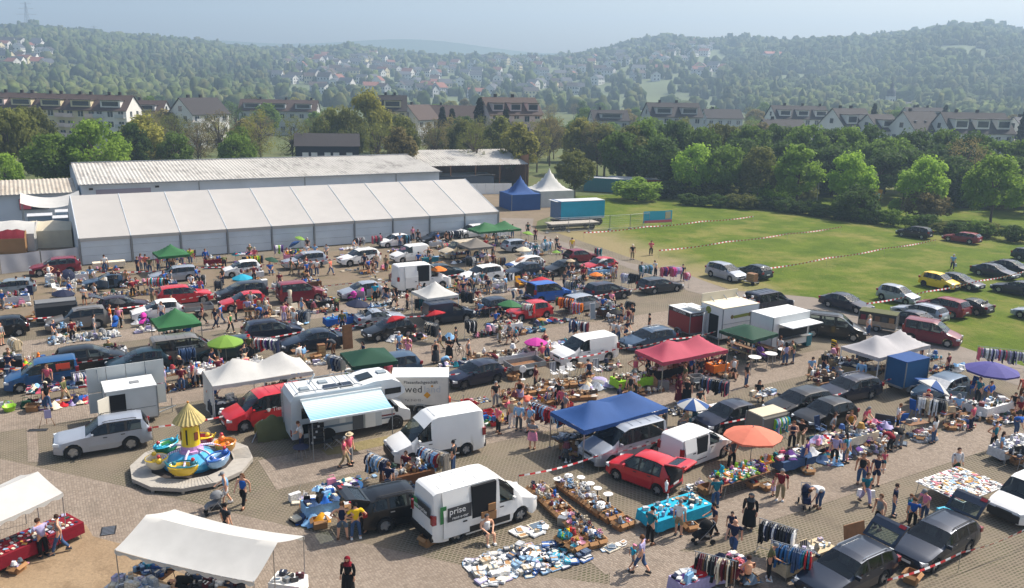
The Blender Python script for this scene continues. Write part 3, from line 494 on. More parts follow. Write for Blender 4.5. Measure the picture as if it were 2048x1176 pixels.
# mid-distance trees between the houses
for i in range(120):
    px=ru(-40,2090); d=ru(215,520)
    if 1640<px<2030 and d<275: continue
    if px<290 and d<260: continue
    X=(px-1024)/1684*(d*.97+4); k=rng.choice(['round','round','sparse','tall']); c=rng.choice(['olive','green','gold','brown','green','dark'])
    tree((X,d),ru(7,11.5),ru(7,10),k,c,{'olive':'olive tree among the houses beyond the market','green':'green tree among the houses beyond the market','gold':'yellowish spring tree among the houses beyond the market','brown':'half bare brown tree among the houses beyond the market','dark':'dark green tree among the houses beyond the market'}[c],'trees among the houses')
for p,h_ in [((-9.5,226),15.5),((-6.1,232),14.5),((-20.5,240),12.5),((-17.8,240),12),((-2.5,215),13),((-121.8,260),13),((124.6,300),15),((164.2,330),14.5),((160.3,345),14),((142.1,240),17),((51.9,330),13)]: tree(p,h_,5.4,'fir','fir','dark pointed fir tree among the houses beyond the market','fir trees among the houses',name='fir_tree')
# ---------------------------------------------------------------- hills
CREST=[(-900,60),(-300,70),(0,92),(100,90),(180,96),(250,104),(330,104),(420,106),(520,110),(600,111),(700,106),(800,119),(900,121),(1000,114),(1100,112),(1200,98),(1250,86),(1320,78),(1400,86),(1480,82),(1560,81),(1650,78),(1700,72),(1770,61),(1860,53),(1950,61),(2048,66),(2300,60),(2900,70)]
def crest(px):
    for (a,ya),(b,yb) in zip(CREST,CREST[1:]):
        if a<=px<=b: return ya+(yb-ya)*(px-a)/(b-a)
    return 70
RC=1600.
def hz(x,y):
    r=math.hypot(x,y); px=1024+1684*x/max(y,1); px=max(-800,min(2800,px)); e=(163-crest(px))/1684+.0; zc=CAM_H+RC*e-10
    s=min(1,max(0,(r-560)/(RC-560))); s=s*s*(3-2*s); z=zc*s+4*math.sin(x*.013+y*.007)*s+3*math.sin(x*.031-y*.02)*s
    if r>RC: z-=(r-RC)*.08
    return z
HILLM=mat('hill_meadow',(92,104,64),.95,var=.3,scale=.01)
mb=MB(); NA,NR=150,44
vs=[]
for i in range(NA+1):
    a=-.95+1.9*i/NA
    for j in range(NR+1): r=540+(2000-540)*j/NR; x,y=r*math.sin(a),r*math.cos(a); vs.append((x,y,hz(x,y)-.3*(j==0)))
mb.add(vs,[(i*(NR+1)+j,(i+1)*(NR+1)+j,(i+1)*(NR+1)+j+1,i*(NR+1)+j+1) for i in range(NA) for j in range(NR)])
struct('hills',mb.mesh('hills',80),HILLM)
vs=[];n=120
for i in range(n+1):
    a=-.95+1.9*i/n; px=1024+1684*math.tan(a); z=CAM_H+2450*(163-(100+8*math.sin(a*9)+6*math.sin(a*23+1)+10*abs(a-.05)))/1684
    for r,zz in ((2150,0),(2450,z),(2580,z*.6)): vs.append((r*math.sin(a),r*math.cos(a),zz))
mb=MB(); mb.add(vs,[(i*3+j,i*3+3+j,i*3+4+j,i*3+1+j) for i in range(n) for j in range(2)]); struct('far_hills',mb.mesh('fh',80),mat('far_wood',(62,78,50),.95,var=.3,scale=.004))
# the wood on the hills reads as one mass
def ico():
    bm=bmesh.new(); bmesh.ops.create_icosphere(bm,subdivisions=2,radius=1); v=np.array([q.co[:] for q in bm.verts]); f=np.array([[q.index for q in p.verts] for p in bm.faces]); bm.free(); return v,f
IV,IF=ico(); IV2=[]
for k in range(9): IV2.append(IV*(1+nr.uniform(-.4,.4,(len(IV),1)))+nr.uniform(-.12,.12,IV.shape))
town=lambda px,r:(540<px<1420 and r<1330) or (px<130 and 900<r<1200) 
FV=[];FF=[];off=0;cnt=0;seen=0
fr=np.random.RandomState(3)
while cnt<17500:
    a=fr.uniform(-.66,.66); r=math.sqrt(fr.uniform(560**2,1760**2)); px=1024+1684*math.tan(a)
    seen+=1
    if town(px,r) and fr.rand()<.84: continue
    if math.sin(a*31+r*.011)+math.sin(a*17-r*.019+2)>1.55: continue
    x,y=r*math.sin(a),r*math.cos(a); w=fr.uniform(2.4,5.6)*(1+.3*(r>1200))*(1.7 if fr.rand()<.12 else 1); hh=fr.uniform(3.2,7.5)*(1.35 if fr.rand()<.1 else 1); V=IV2[cnt%9]*np.array([w,w,hh]); c,s=math.cos(cnt),math.sin(cnt)
    V=np.stack([V[:,0]*c-V[:,1]*s,V[:,0]*s+V[:,1]*c,V[:,2]],1)+np.array([x,y,hz(x,y)+hh*.55]); FV.append(V); FF.append(IF+off); off+=len(V); cnt+=1
FV=np.concatenate(FV);FF=np.concatenate(FF); me=bpy.data.meshes.new('hill_wood'); me.vertices.add(len(FV)); me.vertices.foreach_set('co',FV.ravel()); me.loops.add(FF.size); me.polygons.add(len(FF)); me.loops.foreach_set('vertex_index',FF.ravel()); me.polygons.foreach_set('loop_start',np.arange(0,FF.size,3)); me.materials.append(None); me.update(); me.validate()
m,n,l,b=nodes_mat('hill_wood_leaves'); tc=n.new('ShaderNodeTexCoord'); co=tc.outputs['Object']
c1=mixc(n,l,ramp(n,l,noise(n,l,co,.022,4,.7),.35,.65),lin((46,66,34)),lin((98,112,56))); c1=mixc(n,l,ramp(n,l,noise(n,l,co,.0055,5,.6),.42,.6),mixc(n,l,.45,c1,lin((34,52,34))),mixc(n,l,.35,c1,lin((128,138,76)))); c1=mixc(n,l,ramp(n,l,noise(n,l,co,.06,3),.45,.7),c1,lin((106,104,66))); c1=mixc(n,l,ramp(n,l,noise(n,l,co,.45,4),.35,.65),mixc(n,l,.55,c1,(.01,.02,.01)),c1); l.new(c1,b.inputs['Base Color']); b.inputs['Roughness'].default_value=.9; b.inputs['Specular IOR Level'].default_value=.05
tag(ob('hill_wood',me,m),'hazy mixed wood covering the hills behind the town','wood',kind='stuff')
# houses on the hillside: small, each a thing of its own
def mini(k):
    r=random.Random(k); L,D,wh,rh=r.uniform(9,15),r.uniform(8,10),r.uniform(5.5,8.5),r.uniform(2.6,4.2)
    w=MB().box((0,0,wh/2-3),(L,D,wh+6)); w.add([(-L/2,-D/2,wh),(-L/2,D/2,wh),(-L/2,0,wh+rh),(L/2,-D/2,wh),(L/2,D/2,wh),(L/2,0,wh+rh)],[(0,2,1),(3,4,5)])
    rf=MB().add([(-L/2-.4,-D/2-.5,wh-.3),(L/2+.4,-D/2-.5,wh-.3),(L/2+.4,0,wh+rh+.15),(-L/2-.4,0,wh+rh+.15),(-L/2-.4,D/2+.5,wh-.3),(L/2+.4,D/2+.5,wh-.3)],[(0,1,2,3),(3,2,5,4)])
    ws=[MB().box((-L/2+L*(c+.5)/4,-D/2-.05,wh*(f+.5)/2),(1.3,.12,1.4)).mesh('w') for c in range(4) for f in range(2)]
    ws+=[MB().box((s*(L/2+.05),y,wh*(f+.5)/2),(.12,1.3,1.4)).mesh('w') for s in(-1,1) for y in (-1.8,1.8) for f in range(2)]
    return w.mesh('wall'),rf.mesh('roof'),ws
MINI=[mini(k) for k in range(6)]
cnt=0
while cnt<270:
    u=rnd(); px=ru(545,1430) if u<.9 else ru(0,130); r=ru(760,1420) if px>540 else ru(900,1150); a=math.atan((px-1024)/1684)
    if px>1150 and r<900: continue
    x,y=r*math.sin(a),r*math.cos(a); w,rf,ws=MINI[cnt%6]; wc=rng.choice([0,0,0,1,2]); rc=rng.choice([0,1,2,2,3])
    t=thing('hillside_house',['white','cream','pale grey'][wc]+' house with '+['dark','brown','slate','reddish'][rc]+' roof on the hazy hillside','house',(x,y,hz(x,y)),rng.choice([0,.4,-.4,1.2,1.57])+ru(-.2,.2),'small houses on the hillside'); ob('wall',w,WALLS[wc],t); ob('roof',rf,ROOFS[rc],t)
    for q in ws: ob('window',q,PANE,t)
    cnt+=1
t=thing('long_red_house','long white house with red roof high on the wooded hillside','house',(324.0,1110),.1); zz=hz(*(324.0,1110)); t.location.z=zz; ob('wall',MB().box((0,0,2),(22,10,12)),WALLS[0],t); ob('roof',MB().prism([(-6,8),(6,8),(0,11)],-11.5,11.5),mat('roof_brightred',(150,84,70),.8),t,rz=R(90))
# pylons
def pylon(pos,h,label):
    t=thing('pylon',label,'pylon',(*pos,hz(*pos)-2)); mb=MB(); w=h*.09
    lv=[0,.2,.38,.54,.68,.8,.9,1.0]; wd=lambda f:w*(1-f)**1.1+.35
    for a,b in ((-1,-1),(1,-1),(1,1),(-1,1)): mb.tube([(a*wd(f),b*wd(f),f*h) for f in lv],.28,4)
    for f,g in zip(lv,lv[1:]):
        for (a,b),(c,d) in (((-1,-1),(1,-1)),((1,-1),(1,1)),((1,1),(-1,1)),((-1,1),(-1,-1))):
            mb.tube([(a*wd(f),b*wd(f),f*h),(c*wd(g),d*wd(g),g*h)],.14,3); mb.tube([(c*wd(f),d*wd(f),f*h),(a*wd(g),b*wd(g),g*h)],.14,3)
    ob('mast',mb,GALV,t)
    for f,l_ in ((.66,.30),(.82,.22),(.95,.16)):
        mb=MB()
        for s in (-1,1): mb.tube([(0,0,f*h+1.2),(s*l_*h,0,f*h)],.16,4); mb.tube([(0,0,f*h-.6),(s*l_*h,0,f*h)],.16,4)
        ob('cross_arm',mb,GALV,t)
pylon((-790.5,1420),56,'tall lattice power pylon on the wooded ridge'); pylon((-760.8,1580),40,'smaller lattice power pylon further along the ridge'); pylon((-709.4,1600),34,'thin far lattice power pylon beyond the others')
# ---------------------------------------------------------------- cars
def lerp_tab(tab,x):
    if x<=tab[0][0]: return tab[0][1]
    for (a,ya),(b,yb) in zip(tab,tab[1:]):
        if x<=b: return ya+(yb-ya)*(x-a)/(b-a)
    return tab[-1][1]
# length, width, wheel radius, front axle, wheelbase, roof outline (x from nose, z), belt, windscreen x-range, rear window x-range, side windows, doors, tumblehome
SP={
'hatch':dict(L=4.05,W=1.72,r=.31,fx=.82,wb=2.52,top=[(0,.50),(.06,.68),(.3,.78),(.95,.92),(1.15,.97),(1.95,1.40),(2.35,1.47),(3.0,1.47),(3.5,1.40),(3.9,1.02),(4.0,.85),(4.05,.5)],belt=[(0,.70),(1.1,.90),(3.9,1.0)],ws=(1.15,1.95),rw=(3.52,3.86),win=[(1.45,2.30),(2.38,3.08),(3.14,3.45)],door=[(1.25,2.33),(2.36,3.2)]),
'wagon':dict(L=4.65,W=1.77,r=.32,fx=.90,wb=2.70,top=[(0,.50),(.06,.66),(.3,.76),(1.1,.92),(1.32,.97),(2.15,1.38),(2.55,1.45),(3.7,1.45),(4.2,1.38),(4.55,1.0),(4.62,.82),(4.65,.5)],belt=[(0,.68),(1.3,.90),(4.5,1.0)],ws=(1.32,2.15),rw=(4.22,4.52),win=[(1.62,2.5),(2.58,3.4),(3.47,4.12)],door=[(1.4,2.53),(2.56,3.45)]),
'sedan':dict(L=4.7,W=1.8,r=.32,fx=.88,wb=2.78,top=[(0,.48),(.06,.64),(.3,.74),(1.2,.92),(1.42,.96),(2.25,1.36),(2.65,1.42),(3.2,1.42),(3.6,1.33),(4.15,1.02),(4.5,.98),(4.66,.9),(4.7,.5)],belt=[(0,.66),(1.4,.88),(4.2,.98)],ws=(1.42,2.25),rw=(3.55,4.12),win=[(1.75,2.6),(2.68,3.45)],door=[(1.5,2.63),(2.66,3.55)]),
'coupe':dict(L=4.2,W=1.78,r=.32,fx=.86,wb=2.5,top=[(0,.46),(.06,.62),(.3,.72),(1.15,.88),(1.4,.93),(2.15,1.28),(2.5,1.33),(2.9,1.31),(3.35,1.16),(3.75,.99),(4.1,.95),(4.2,.5)],belt=[(0,.66),(1.4,.88),(4.1,.93)],ws=(1.4,2.15),rw=(3.0,3.6),win=[(1.75,2.65),(2.72,3.1)],door=[(1.5,2.75)]),
'suv':dict(L=4.6,W=1.85,r=.37,fx=.88,wb=2.7,top=[(0,.62),(.06,.82),(.3,.95),(1.1,1.08),(1.3,1.12),(2.0,1.60),(2.4,1.68),(3.7,1.68),(4.2,1.60),(4.5,1.2),(4.57,.95),(4.6,.6)],belt=[(0,.82),(1.3,1.06),(4.4,1.16)],ws=(1.3,2.0),rw=(4.2,4.48),win=[(1.55,2.42),(2.5,3.35),(3.42,4.1)],door=[(1.4,2.46),(2.49,3.4)],clr=.26),
'jeep':dict(L=4.75,W=1.88,r=.39,fx=.9,wb=2.78,top=[(0,.66),(.05,.95),(.25,1.04),(1.35,1.14),(1.55,1.18),(2.2,1.66),(2.5,1.74),(4.0,1.74),(4.35,1.68),(4.62,1.25),(4.7,.95),(4.75,.6)],belt=[(0,.88),(1.4,1.1),(4.6,1.18)],ws=(1.55,2.2),rw=(4.36,4.6),win=[(1.82,2.6),(2.7,3.45),(3.55,4.25)],door=[(1.65,2.64),(2.67,3.5)],clr=.3),
'mpv':dict(L=4.5,W=1.8,r=.32,fx=.9,wb=2.7,top=[(0,.54),(.06,.74),(.3,.88),(.9,1.04),(1.05,1.08),(2.0,1.55),(2.4,1.63),(3.6,1.62),(4.1,1.54),(4.4,1.1),(4.47,.85),(4.5,.5)],belt=[(0,.76),(1.0,.98),(4.4,1.06)],ws=(1.05,2.0),rw=(4.1,4.38),win=[(1.45,2.4),(2.48,3.3),(3.37,4.0)],door=[(1.3,2.44),(2.47,3.4)]),
'mini':dict(L=3.7,W=1.66,r=.29,fx=.7,wb=2.4,top=[(0,.55),(.05,.75),(.25,.86),(.7,.98),(.85,1.02),(1.6,1.48),(1.95,1.55),(2.9,1.55),(3.3,1.48),(3.6,1.08),(3.66,.8),(3.7,.5)],belt=[(0,.75),(.8,.94),(3.6,1.02)],ws=(.85,1.6),rw=(3.3,3.56),win=[(1.15,1.95),(2.03,2.72),(2.78,3.2)],door=[(1.0,1.98),(2.01,2.8)]),
'kangoo':dict(L=4.25,W=1.82,r=.32,fx=.85,wb=2.7,top=[(0,.58),(.06,.8),(.3,.92),(.85,1.1),(1.0,1.15),(1.75,1.72),(2.05,1.81),(4.0,1.81),(4.12,1.74),(4.22,1.1),(4.25,.55)],belt=[(0,.82),(1.0,1.06),(4.2,1.12)],ws=(1.0,1.75),rw=(4.1,4.2),win=[(1.3,2.15),(2.25,3.1),(3.2,4.0)],door=[(1.2,2.2),(2.22,3.15)],tum=.14),
'panel':dict(L=4.3,W=1.82,r=.32,fx=.85,wb=2.75,top=[(0,.58),(.06,.8),(.3,.92),(.85,1.1),(1.0,1.15),(1.75,1.72),(2.05,1.82),(4.05,1.82),(4.18,1.74),(4.27,1.1),(4.3,.55)],belt=[(0,.82),(1.0,1.06),(4.2,1.12)],ws=(1.0,1.75),rw=None,win=[(1.3,2.1)],door=[(1.2,2.15),(2.3,3.2)],tum=.12),
'van':dict(L=4.9,W=1.92,r=.34,fx=.95,wb=3.05,top=[(0,.6),(.06,.85),(.35,1.0),(.9,1.18),(1.05,1.22),(1.85,1.84),(2.2,1.95),(4.65,1.95),(4.8,1.86),(4.87,1.15),(4.9,.6)],belt=[(0,.85),(1.0,1.1),(4.8,1.15)],ws=(1.05,1.85),rw=(4.79,4.865),win=[(1.45,2.3),(2.45,3.45),(3.6,4.6)],door=[(1.3,2.36),(2.4,3.52)],tum=.12),
'vanp':dict(L=4.9,W=1.92,r=.34,fx=.95,wb=3.05,top=[(0,.6),(.06,.85),(.35,1.0),(.9,1.18),(1.05,1.22),(1.85,1.84),(2.2,1.95),(4.65,1.95),(4.8,1.86),(4.87,1.15),(4.9,.6)],belt=[(0,.85),(1.0,1.1),(4.8,1.15)],ws=(1.05,1.85),rw=None,win=[(1.45,2.3)],door=[(1.3,2.36),(2.4,3.52)],tum=.12),
'transit':dict(L=5.6,W=2.06,r=.36,fx=1.0,wb=3.35,top=[(0,.65),(.06,.95),(.35,1.12),(.85,1.32),(1.0,1.38),(1.75,2.2),(2.2,2.5),(2.7,2.56),(5.3,2.56),(5.46,2.46),(5.57,1.2),(5.6,.6)],belt=[(0,.95),(1.0,1.25),(5.5,1.35)],ws=(1.02,1.78),rw=None,win=[(1.4,2.15)],door=[(1.25,2.25),(2.35,3.65)],tum=.09),
'oldtransit':dict(L=5.2,W=2.0,r=.34,fx=.95,wb=3.1,top=[(0,.65),(.06,.9),(.3,1.05),(.8,1.25),(.95,1.3),(1.65,1.95),(2.15,2.35),(2.5,2.45),(4.95,2.45),(5.08,2.36),(5.17,1.2),(5.2,.6)],belt=[(0,.9),(.95,1.2),(5.1,1.25)],ws=(.97,1.66),rw=None,win=[(1.3,2.05)],door=[(1.15,2.15),(2.3,3.5)],tum=.10)}
SP['box']=dict(SP['mini']); SP['box']['top']=[(x,z+.13 if z>1.05 else z) for x,z in SP['mini']['top']]
def car_shape(s):
    L,W,r,fx,wb,top,belt=(s[k] for k in('L','W','r','fx','wb','top','belt')); tum=s.get('tum',.30); clr=s.get('clr',.19); Ra=r+.07; ax=(fx,fx+wb)
    def sec(x):
        pl=1-.17*max(0,(.55-x)/.55)**2.2-.10*max(0,(x-(L-.5))/.5)**2.2; w=W/2*pl; zt=lerp_tab(top,x); bz=min(lerp_tab(belt,x),zt-.05)
        zb=clr+.08*max(0,(.5-x)/.5)+.1*max(0,(x-(L-.6))/.6); zl=zb
        for a in ax:
            if abs(x-a)<Ra: zl=max(zl,r+math.sqrt(Ra*Ra-(x-a)**2))
        gh=max(0,zt-bz); wt=.955*w-gh*tum-.02 if gh>.15 else w*(.80+.10*min(1,gh/.15)) ; c=.05 if gh>.15 else .035
        mid=max(min(.62,bz-.08),zl+.03); bz=max(bz,mid+.02)
        return [(0,zb if zl<=zb+.01 else zb+.25),(.82*w,zl),(.955*w,zl+.01),(w,mid),(.965*w,bz),(wt,max(zt-c,bz+.005)),(wt*.84,max(zt-c*.3,bz+.01)),(0,max(zt,bz+.015))]
    xs={0.,L}|{x for x,_ in top}|{x for w_ in s['win'] for x in w_}
    for a in ax: xs|={a+Ra*k for k in (-1,-.96,-.8,-.5,0,.5,.8,.96,1)}
    x=0.
    while x<L: xs.add(round(x,3)); x+=.3
    xs=sorted(q for q in xs if 0<=q<=L); ys=[xs[0]]
    for q in xs[1:]:
        if q-ys[-1]>.012: ys.append(q)
    return sec,ys
def build_car(kind):
    s=SP[kind]; sec,xs=car_shape(s); L=s['L']; xm=s['fx']+s['wb']/2; P={}
    X=lambda x:xm-x
    mb=MB(); vs=[]; k=8
    for x in xs:
        h=sec(x); ring=[(X(x),y,z) for y,z in h]+[(X(x),-y,z) for y,z in h[-2:0:-1]]; vs+=ring
    n=14; fs=[(i*n+j,(i+1)*n+j,(i+1)*n+(j+1)%n,i*n+(j+1)%n) for i in range(len(xs)-1) for j in range(n)]
    fs=[tuple(reversed(f)) for f in fs]; fs+=[tuple(range(n)),tuple((len(xs)-1)*n+j for j in range(n-1,-1,-1))]
    def glazed(i,j):
        xa=(xs[i]+xs[i+1])/2
        if j in (4,9): return any(a-.005<xa<b+.005 for a,b in s['win'])
        if j in (5,6,7,8): return s['ws'][0]<xa<s['ws'][1] or (s['rw'] and s['rw'][0]<xa<s['rw'][1])
        return False
    nf=(len(xs)-1)*n; fs=[f for q,f in enumerate(fs) if q>=nf or not glazed(q//n,q%n)]
    mb.add(vs,fs); P['body']=[(mb.mesh('body',38),'paint')]
    def side(x,t,a,b,off):
        h=sec(x); y=h[a][0]+(h[b][0]-h[a][0])*t; z=h[a][1]+(h[b][1]-h[a][1])*t; return y+off,z
    def spatch(x0,x1,t0,t1,a,b,off,sg,nx=8,ntt=2,mid=None):
        def f(p,q):
            x=x0+(x1-x0)*p; y,z=side(x,t0+(t1-t0)*q,a,b,off); return (X(x),sg*y,z)
        m=MB().grid(f,nx,ntt); 
        if sg<0: m.f=[tuple(reversed(q)) for q in m.f]
        return m
    def tpatch(x0,x1,sw,off,nx=4):
        def f(p,q):
            x=x0+(x1-x0)*p; h=sec(x); sl=(lerp_tab(s['top'],x+.02)-lerp_tab(s['top'],x-.02))/.04; nn=math.hypot(1,sl); t=(q*2-1)*sw
            pts=[(-h[5][0],h[5][1]),(-h[6][0],h[6][1]),(0,h[7][1]),(h[6][0],h[6][1]),(h[5][0],h[5][1])]
            y=t*h[5][0]; z=lerp_tab(pts,y); return (X(x)+off*sl/nn,y,z+off/nn)
        m=MB().grid(f,nx,8); m.f=[tuple(reversed(q)) for q in m.f]; return m
    w0,w1=s['ws']; P['windscreen']=[(tpatch(w0,w1,1.,.006).mesh('ws',60),'glass')]
    if s['rw']: P['rear_window']=[(tpatch(s['rw'][0],s['rw'][1],1.,.006).mesh('rw',60),'glass')]
    ws_=s['win']; sur=[]
    for sg in(-1,1):
        m_=MB()
        for t0,t1 in ((0,.07),(.92,1.)): q_=spatch(ws_[0][0]-.03,ws_[-1][1]+.03,t0,t1,4,5,.009,sg,16,1); m_.add(q_.v,q_.f)
        for (a0,a1),(b0,b1) in zip(ws_,ws_[1:]): q_=spatch(a1-.02,b0+.02,0,1,4,5,.009,sg,2,2); m_.add(q_.v,q_.f)
        sur.append((m_.mesh('wt',60),'black'))
    P['window_surround']=sur
    w0,w1=s['ws']; bz=lerp_tab(s['belt'],w1); xe=s['win'][-1][1] if s['rw'] is None else L-.35
    P['cabin_floor']=[(MB().box((X((w0+.25+xe)/2),0,(.35+bz-.22)/2),(xe-w0-.25,s['W']*.84,bz-.22-.35)).mesh('cf'),'inner')]
    P['dashboard']=[(MB().box((X(w0+.3),0,bz-.17),(.5,s['W']*.8,.16)).tube([(X(w0+.62),.38,bz-.02),(X(w0+.66),.52,bz-.10),(X(w0+.62),.38,bz-.2),(X(w0+.6),.24,bz-.10),(X(w0+.62),.38,bz-.02)],.018,5).mesh('db'),'inner')]
    st_=[]
    for k_,xs_ in enumerate([w0+1.25]+([w0+2.05] if s['rw'] else [])):
        for sg in(-1,1): st_.append((MB().box((X(xs_+.05),sg*.36,bz+.02),(.14,.46,.56),ry=R(-14)).box((X(xs_+.14),sg*.36,bz+.36),(.09,.24,.17),ry=R(-10)).mesh('st',40),'seat'))
    P['seat']=st_
    P['window']=[(spatch(a,b,0,1,4,5,.004,sg).mesh('w',60),'glass') for a,b in s['win'] for sg in(-1,1)]
    ds=[]
    for a,b in s['door']:
        for sg in (-1,1):
            m=spatch(a,b,-.0,.97,3,4,.008,sg,8,2); m2=spatch(a,b,.45 if all(abs(q-c)>s['r']+.1 for q in (a,b) for c in (s['fx'],s['fx']+s['wb'])) else .8,1.,2,3,.008,sg,8,1); m.add(m2.v,m2.f)
            y,z=side(b-.16,.72,3,4,.03); hd=MB().box((X(b-.17),sg*y,z),(.2,.03,.035)); ds.append((m.mesh('door',50),'paint',hd.mesh('handle')))
    P['door']=ds
    hz_=lerp_tab(s['top'],.16)-.09; h=sec(.18); hl=[]
    for sg in(-1,1): hl.append((MB().box((X(.19),sg*h[3][0]*.80,hz_-.03),(.30,.30,.14),rz=-sg*R(24)).mesh('hl'),'lampw'))
    P['headlight']=hl; van=s.get('tum',.3)<.2
    h=sec(L-.1); P['tail_light']=[(MB().box((X(L-.10),sg*(h[3][0]-.07),h[4][1]-(.02 if van else .06)),(.20,.20,.42 if van else .2)).mesh('tl'),'lampr') for sg in(-1,1)]
    P['license_plate']=[(MB().box((X(-.012),0,.46),(.02,.5,.11)).mesh('pl'),'plate'),(MB().box((X(L+.012),0,.62 if not van else .75),(.02,.5,.11)).mesh('pl'),'plate')]
    P['grille']=[(MB().box((X(.02),0,lerp_tab(s['top'],.06)-.13),(.05,.75,.1)).mesh('g'),'black')]
    h=sec(.08); P['bumper']=[(MB().box((X(.06),0,.36),(.16,h[3][0]*1.55,.16)).mesh('b'),'black'),(MB().box((X(L-.05),0,.40),(.14,h[3][0]*1.6,.16)).mesh('b'),'black')]
    xm_=s['win'][0][0]+.05; y,z=side(xm_,.12,4,5,.0); P['mirror']=[(MB().box((X(xm_),sg*(y+.12),z+.05),(.10,.20,.15)).mesh('m'),'paint') for sg in(-1,1)]
    wh=[]
    for a in (s['fx'],s['fx']+s['wb']):
        for sg in(-1,1): wh.append(((X(a),sg*(s['W']/2-.12),s['r']),sg))
    P['wheels']=wh; P['r']=s['r']
    return P
WHM={}
def wheel_meshes(r,wd=.21):
    if r in WHM: return WHM[r]
    t=MB().lathe([(r*.64,-wd/2),(r*.93,-wd/2),(r,-wd*.32),(r,wd*.32),(r*.93,wd/2),(r*.64,wd/2)],18,cap=False).mesh('tyre',50)
    rim=MB().lathe([(1e-3,wd*.30),(r*.14,wd*.34),(r*.16,wd*.22),(r*.2,wd*.12),(r*.66,wd*.10),(r*.66,-wd*.4),(1e-3,-wd*.4)],18)
    for k in range(5):
        a=2*math.pi*k/5; rim.add([Matrix.Rotation(a,3,'Z')@Vector(q) for q in [(r*.1,-r*.13,wd*.34),(r*.66,-r*.15,wd*.36),(r*.66,r*.15,wd*.36),(r*.1,r*.13,wd*.34),(r*.1,-r*.13,wd*.1),(r*.66,-r*.15,wd*.1),(r*.66,r*.15,wd*.1),(r*.1,r*.13,wd*.1)]],[(0,1,2,3),(0,4,5,1),(3,2,6,7),(1,5,6,2)])
    back=MB().lathe([(1e-3,wd*.105),(r*.62,wd*.105)],14).mesh('well')
    WHM[r]=(rim.mesh('rim',40),t,back); return WHM[r]
CARM={}; CARBOX=[]
def blocked(x,y,m=.05):
    for c,d,a,b in CARBOX:
        dx,dy=x-c.x,y-c.y
        if abs(dx*d.x+dy*d.y)<a+m and abs(dy*d.x-dx*d.y)<b+m: return True
    return False
RIMDK=mat('rim_dark',(90,92,95),.4,metal=.6); CAPG=mat('hubcap',(150,152,155),.5,metal=.3)
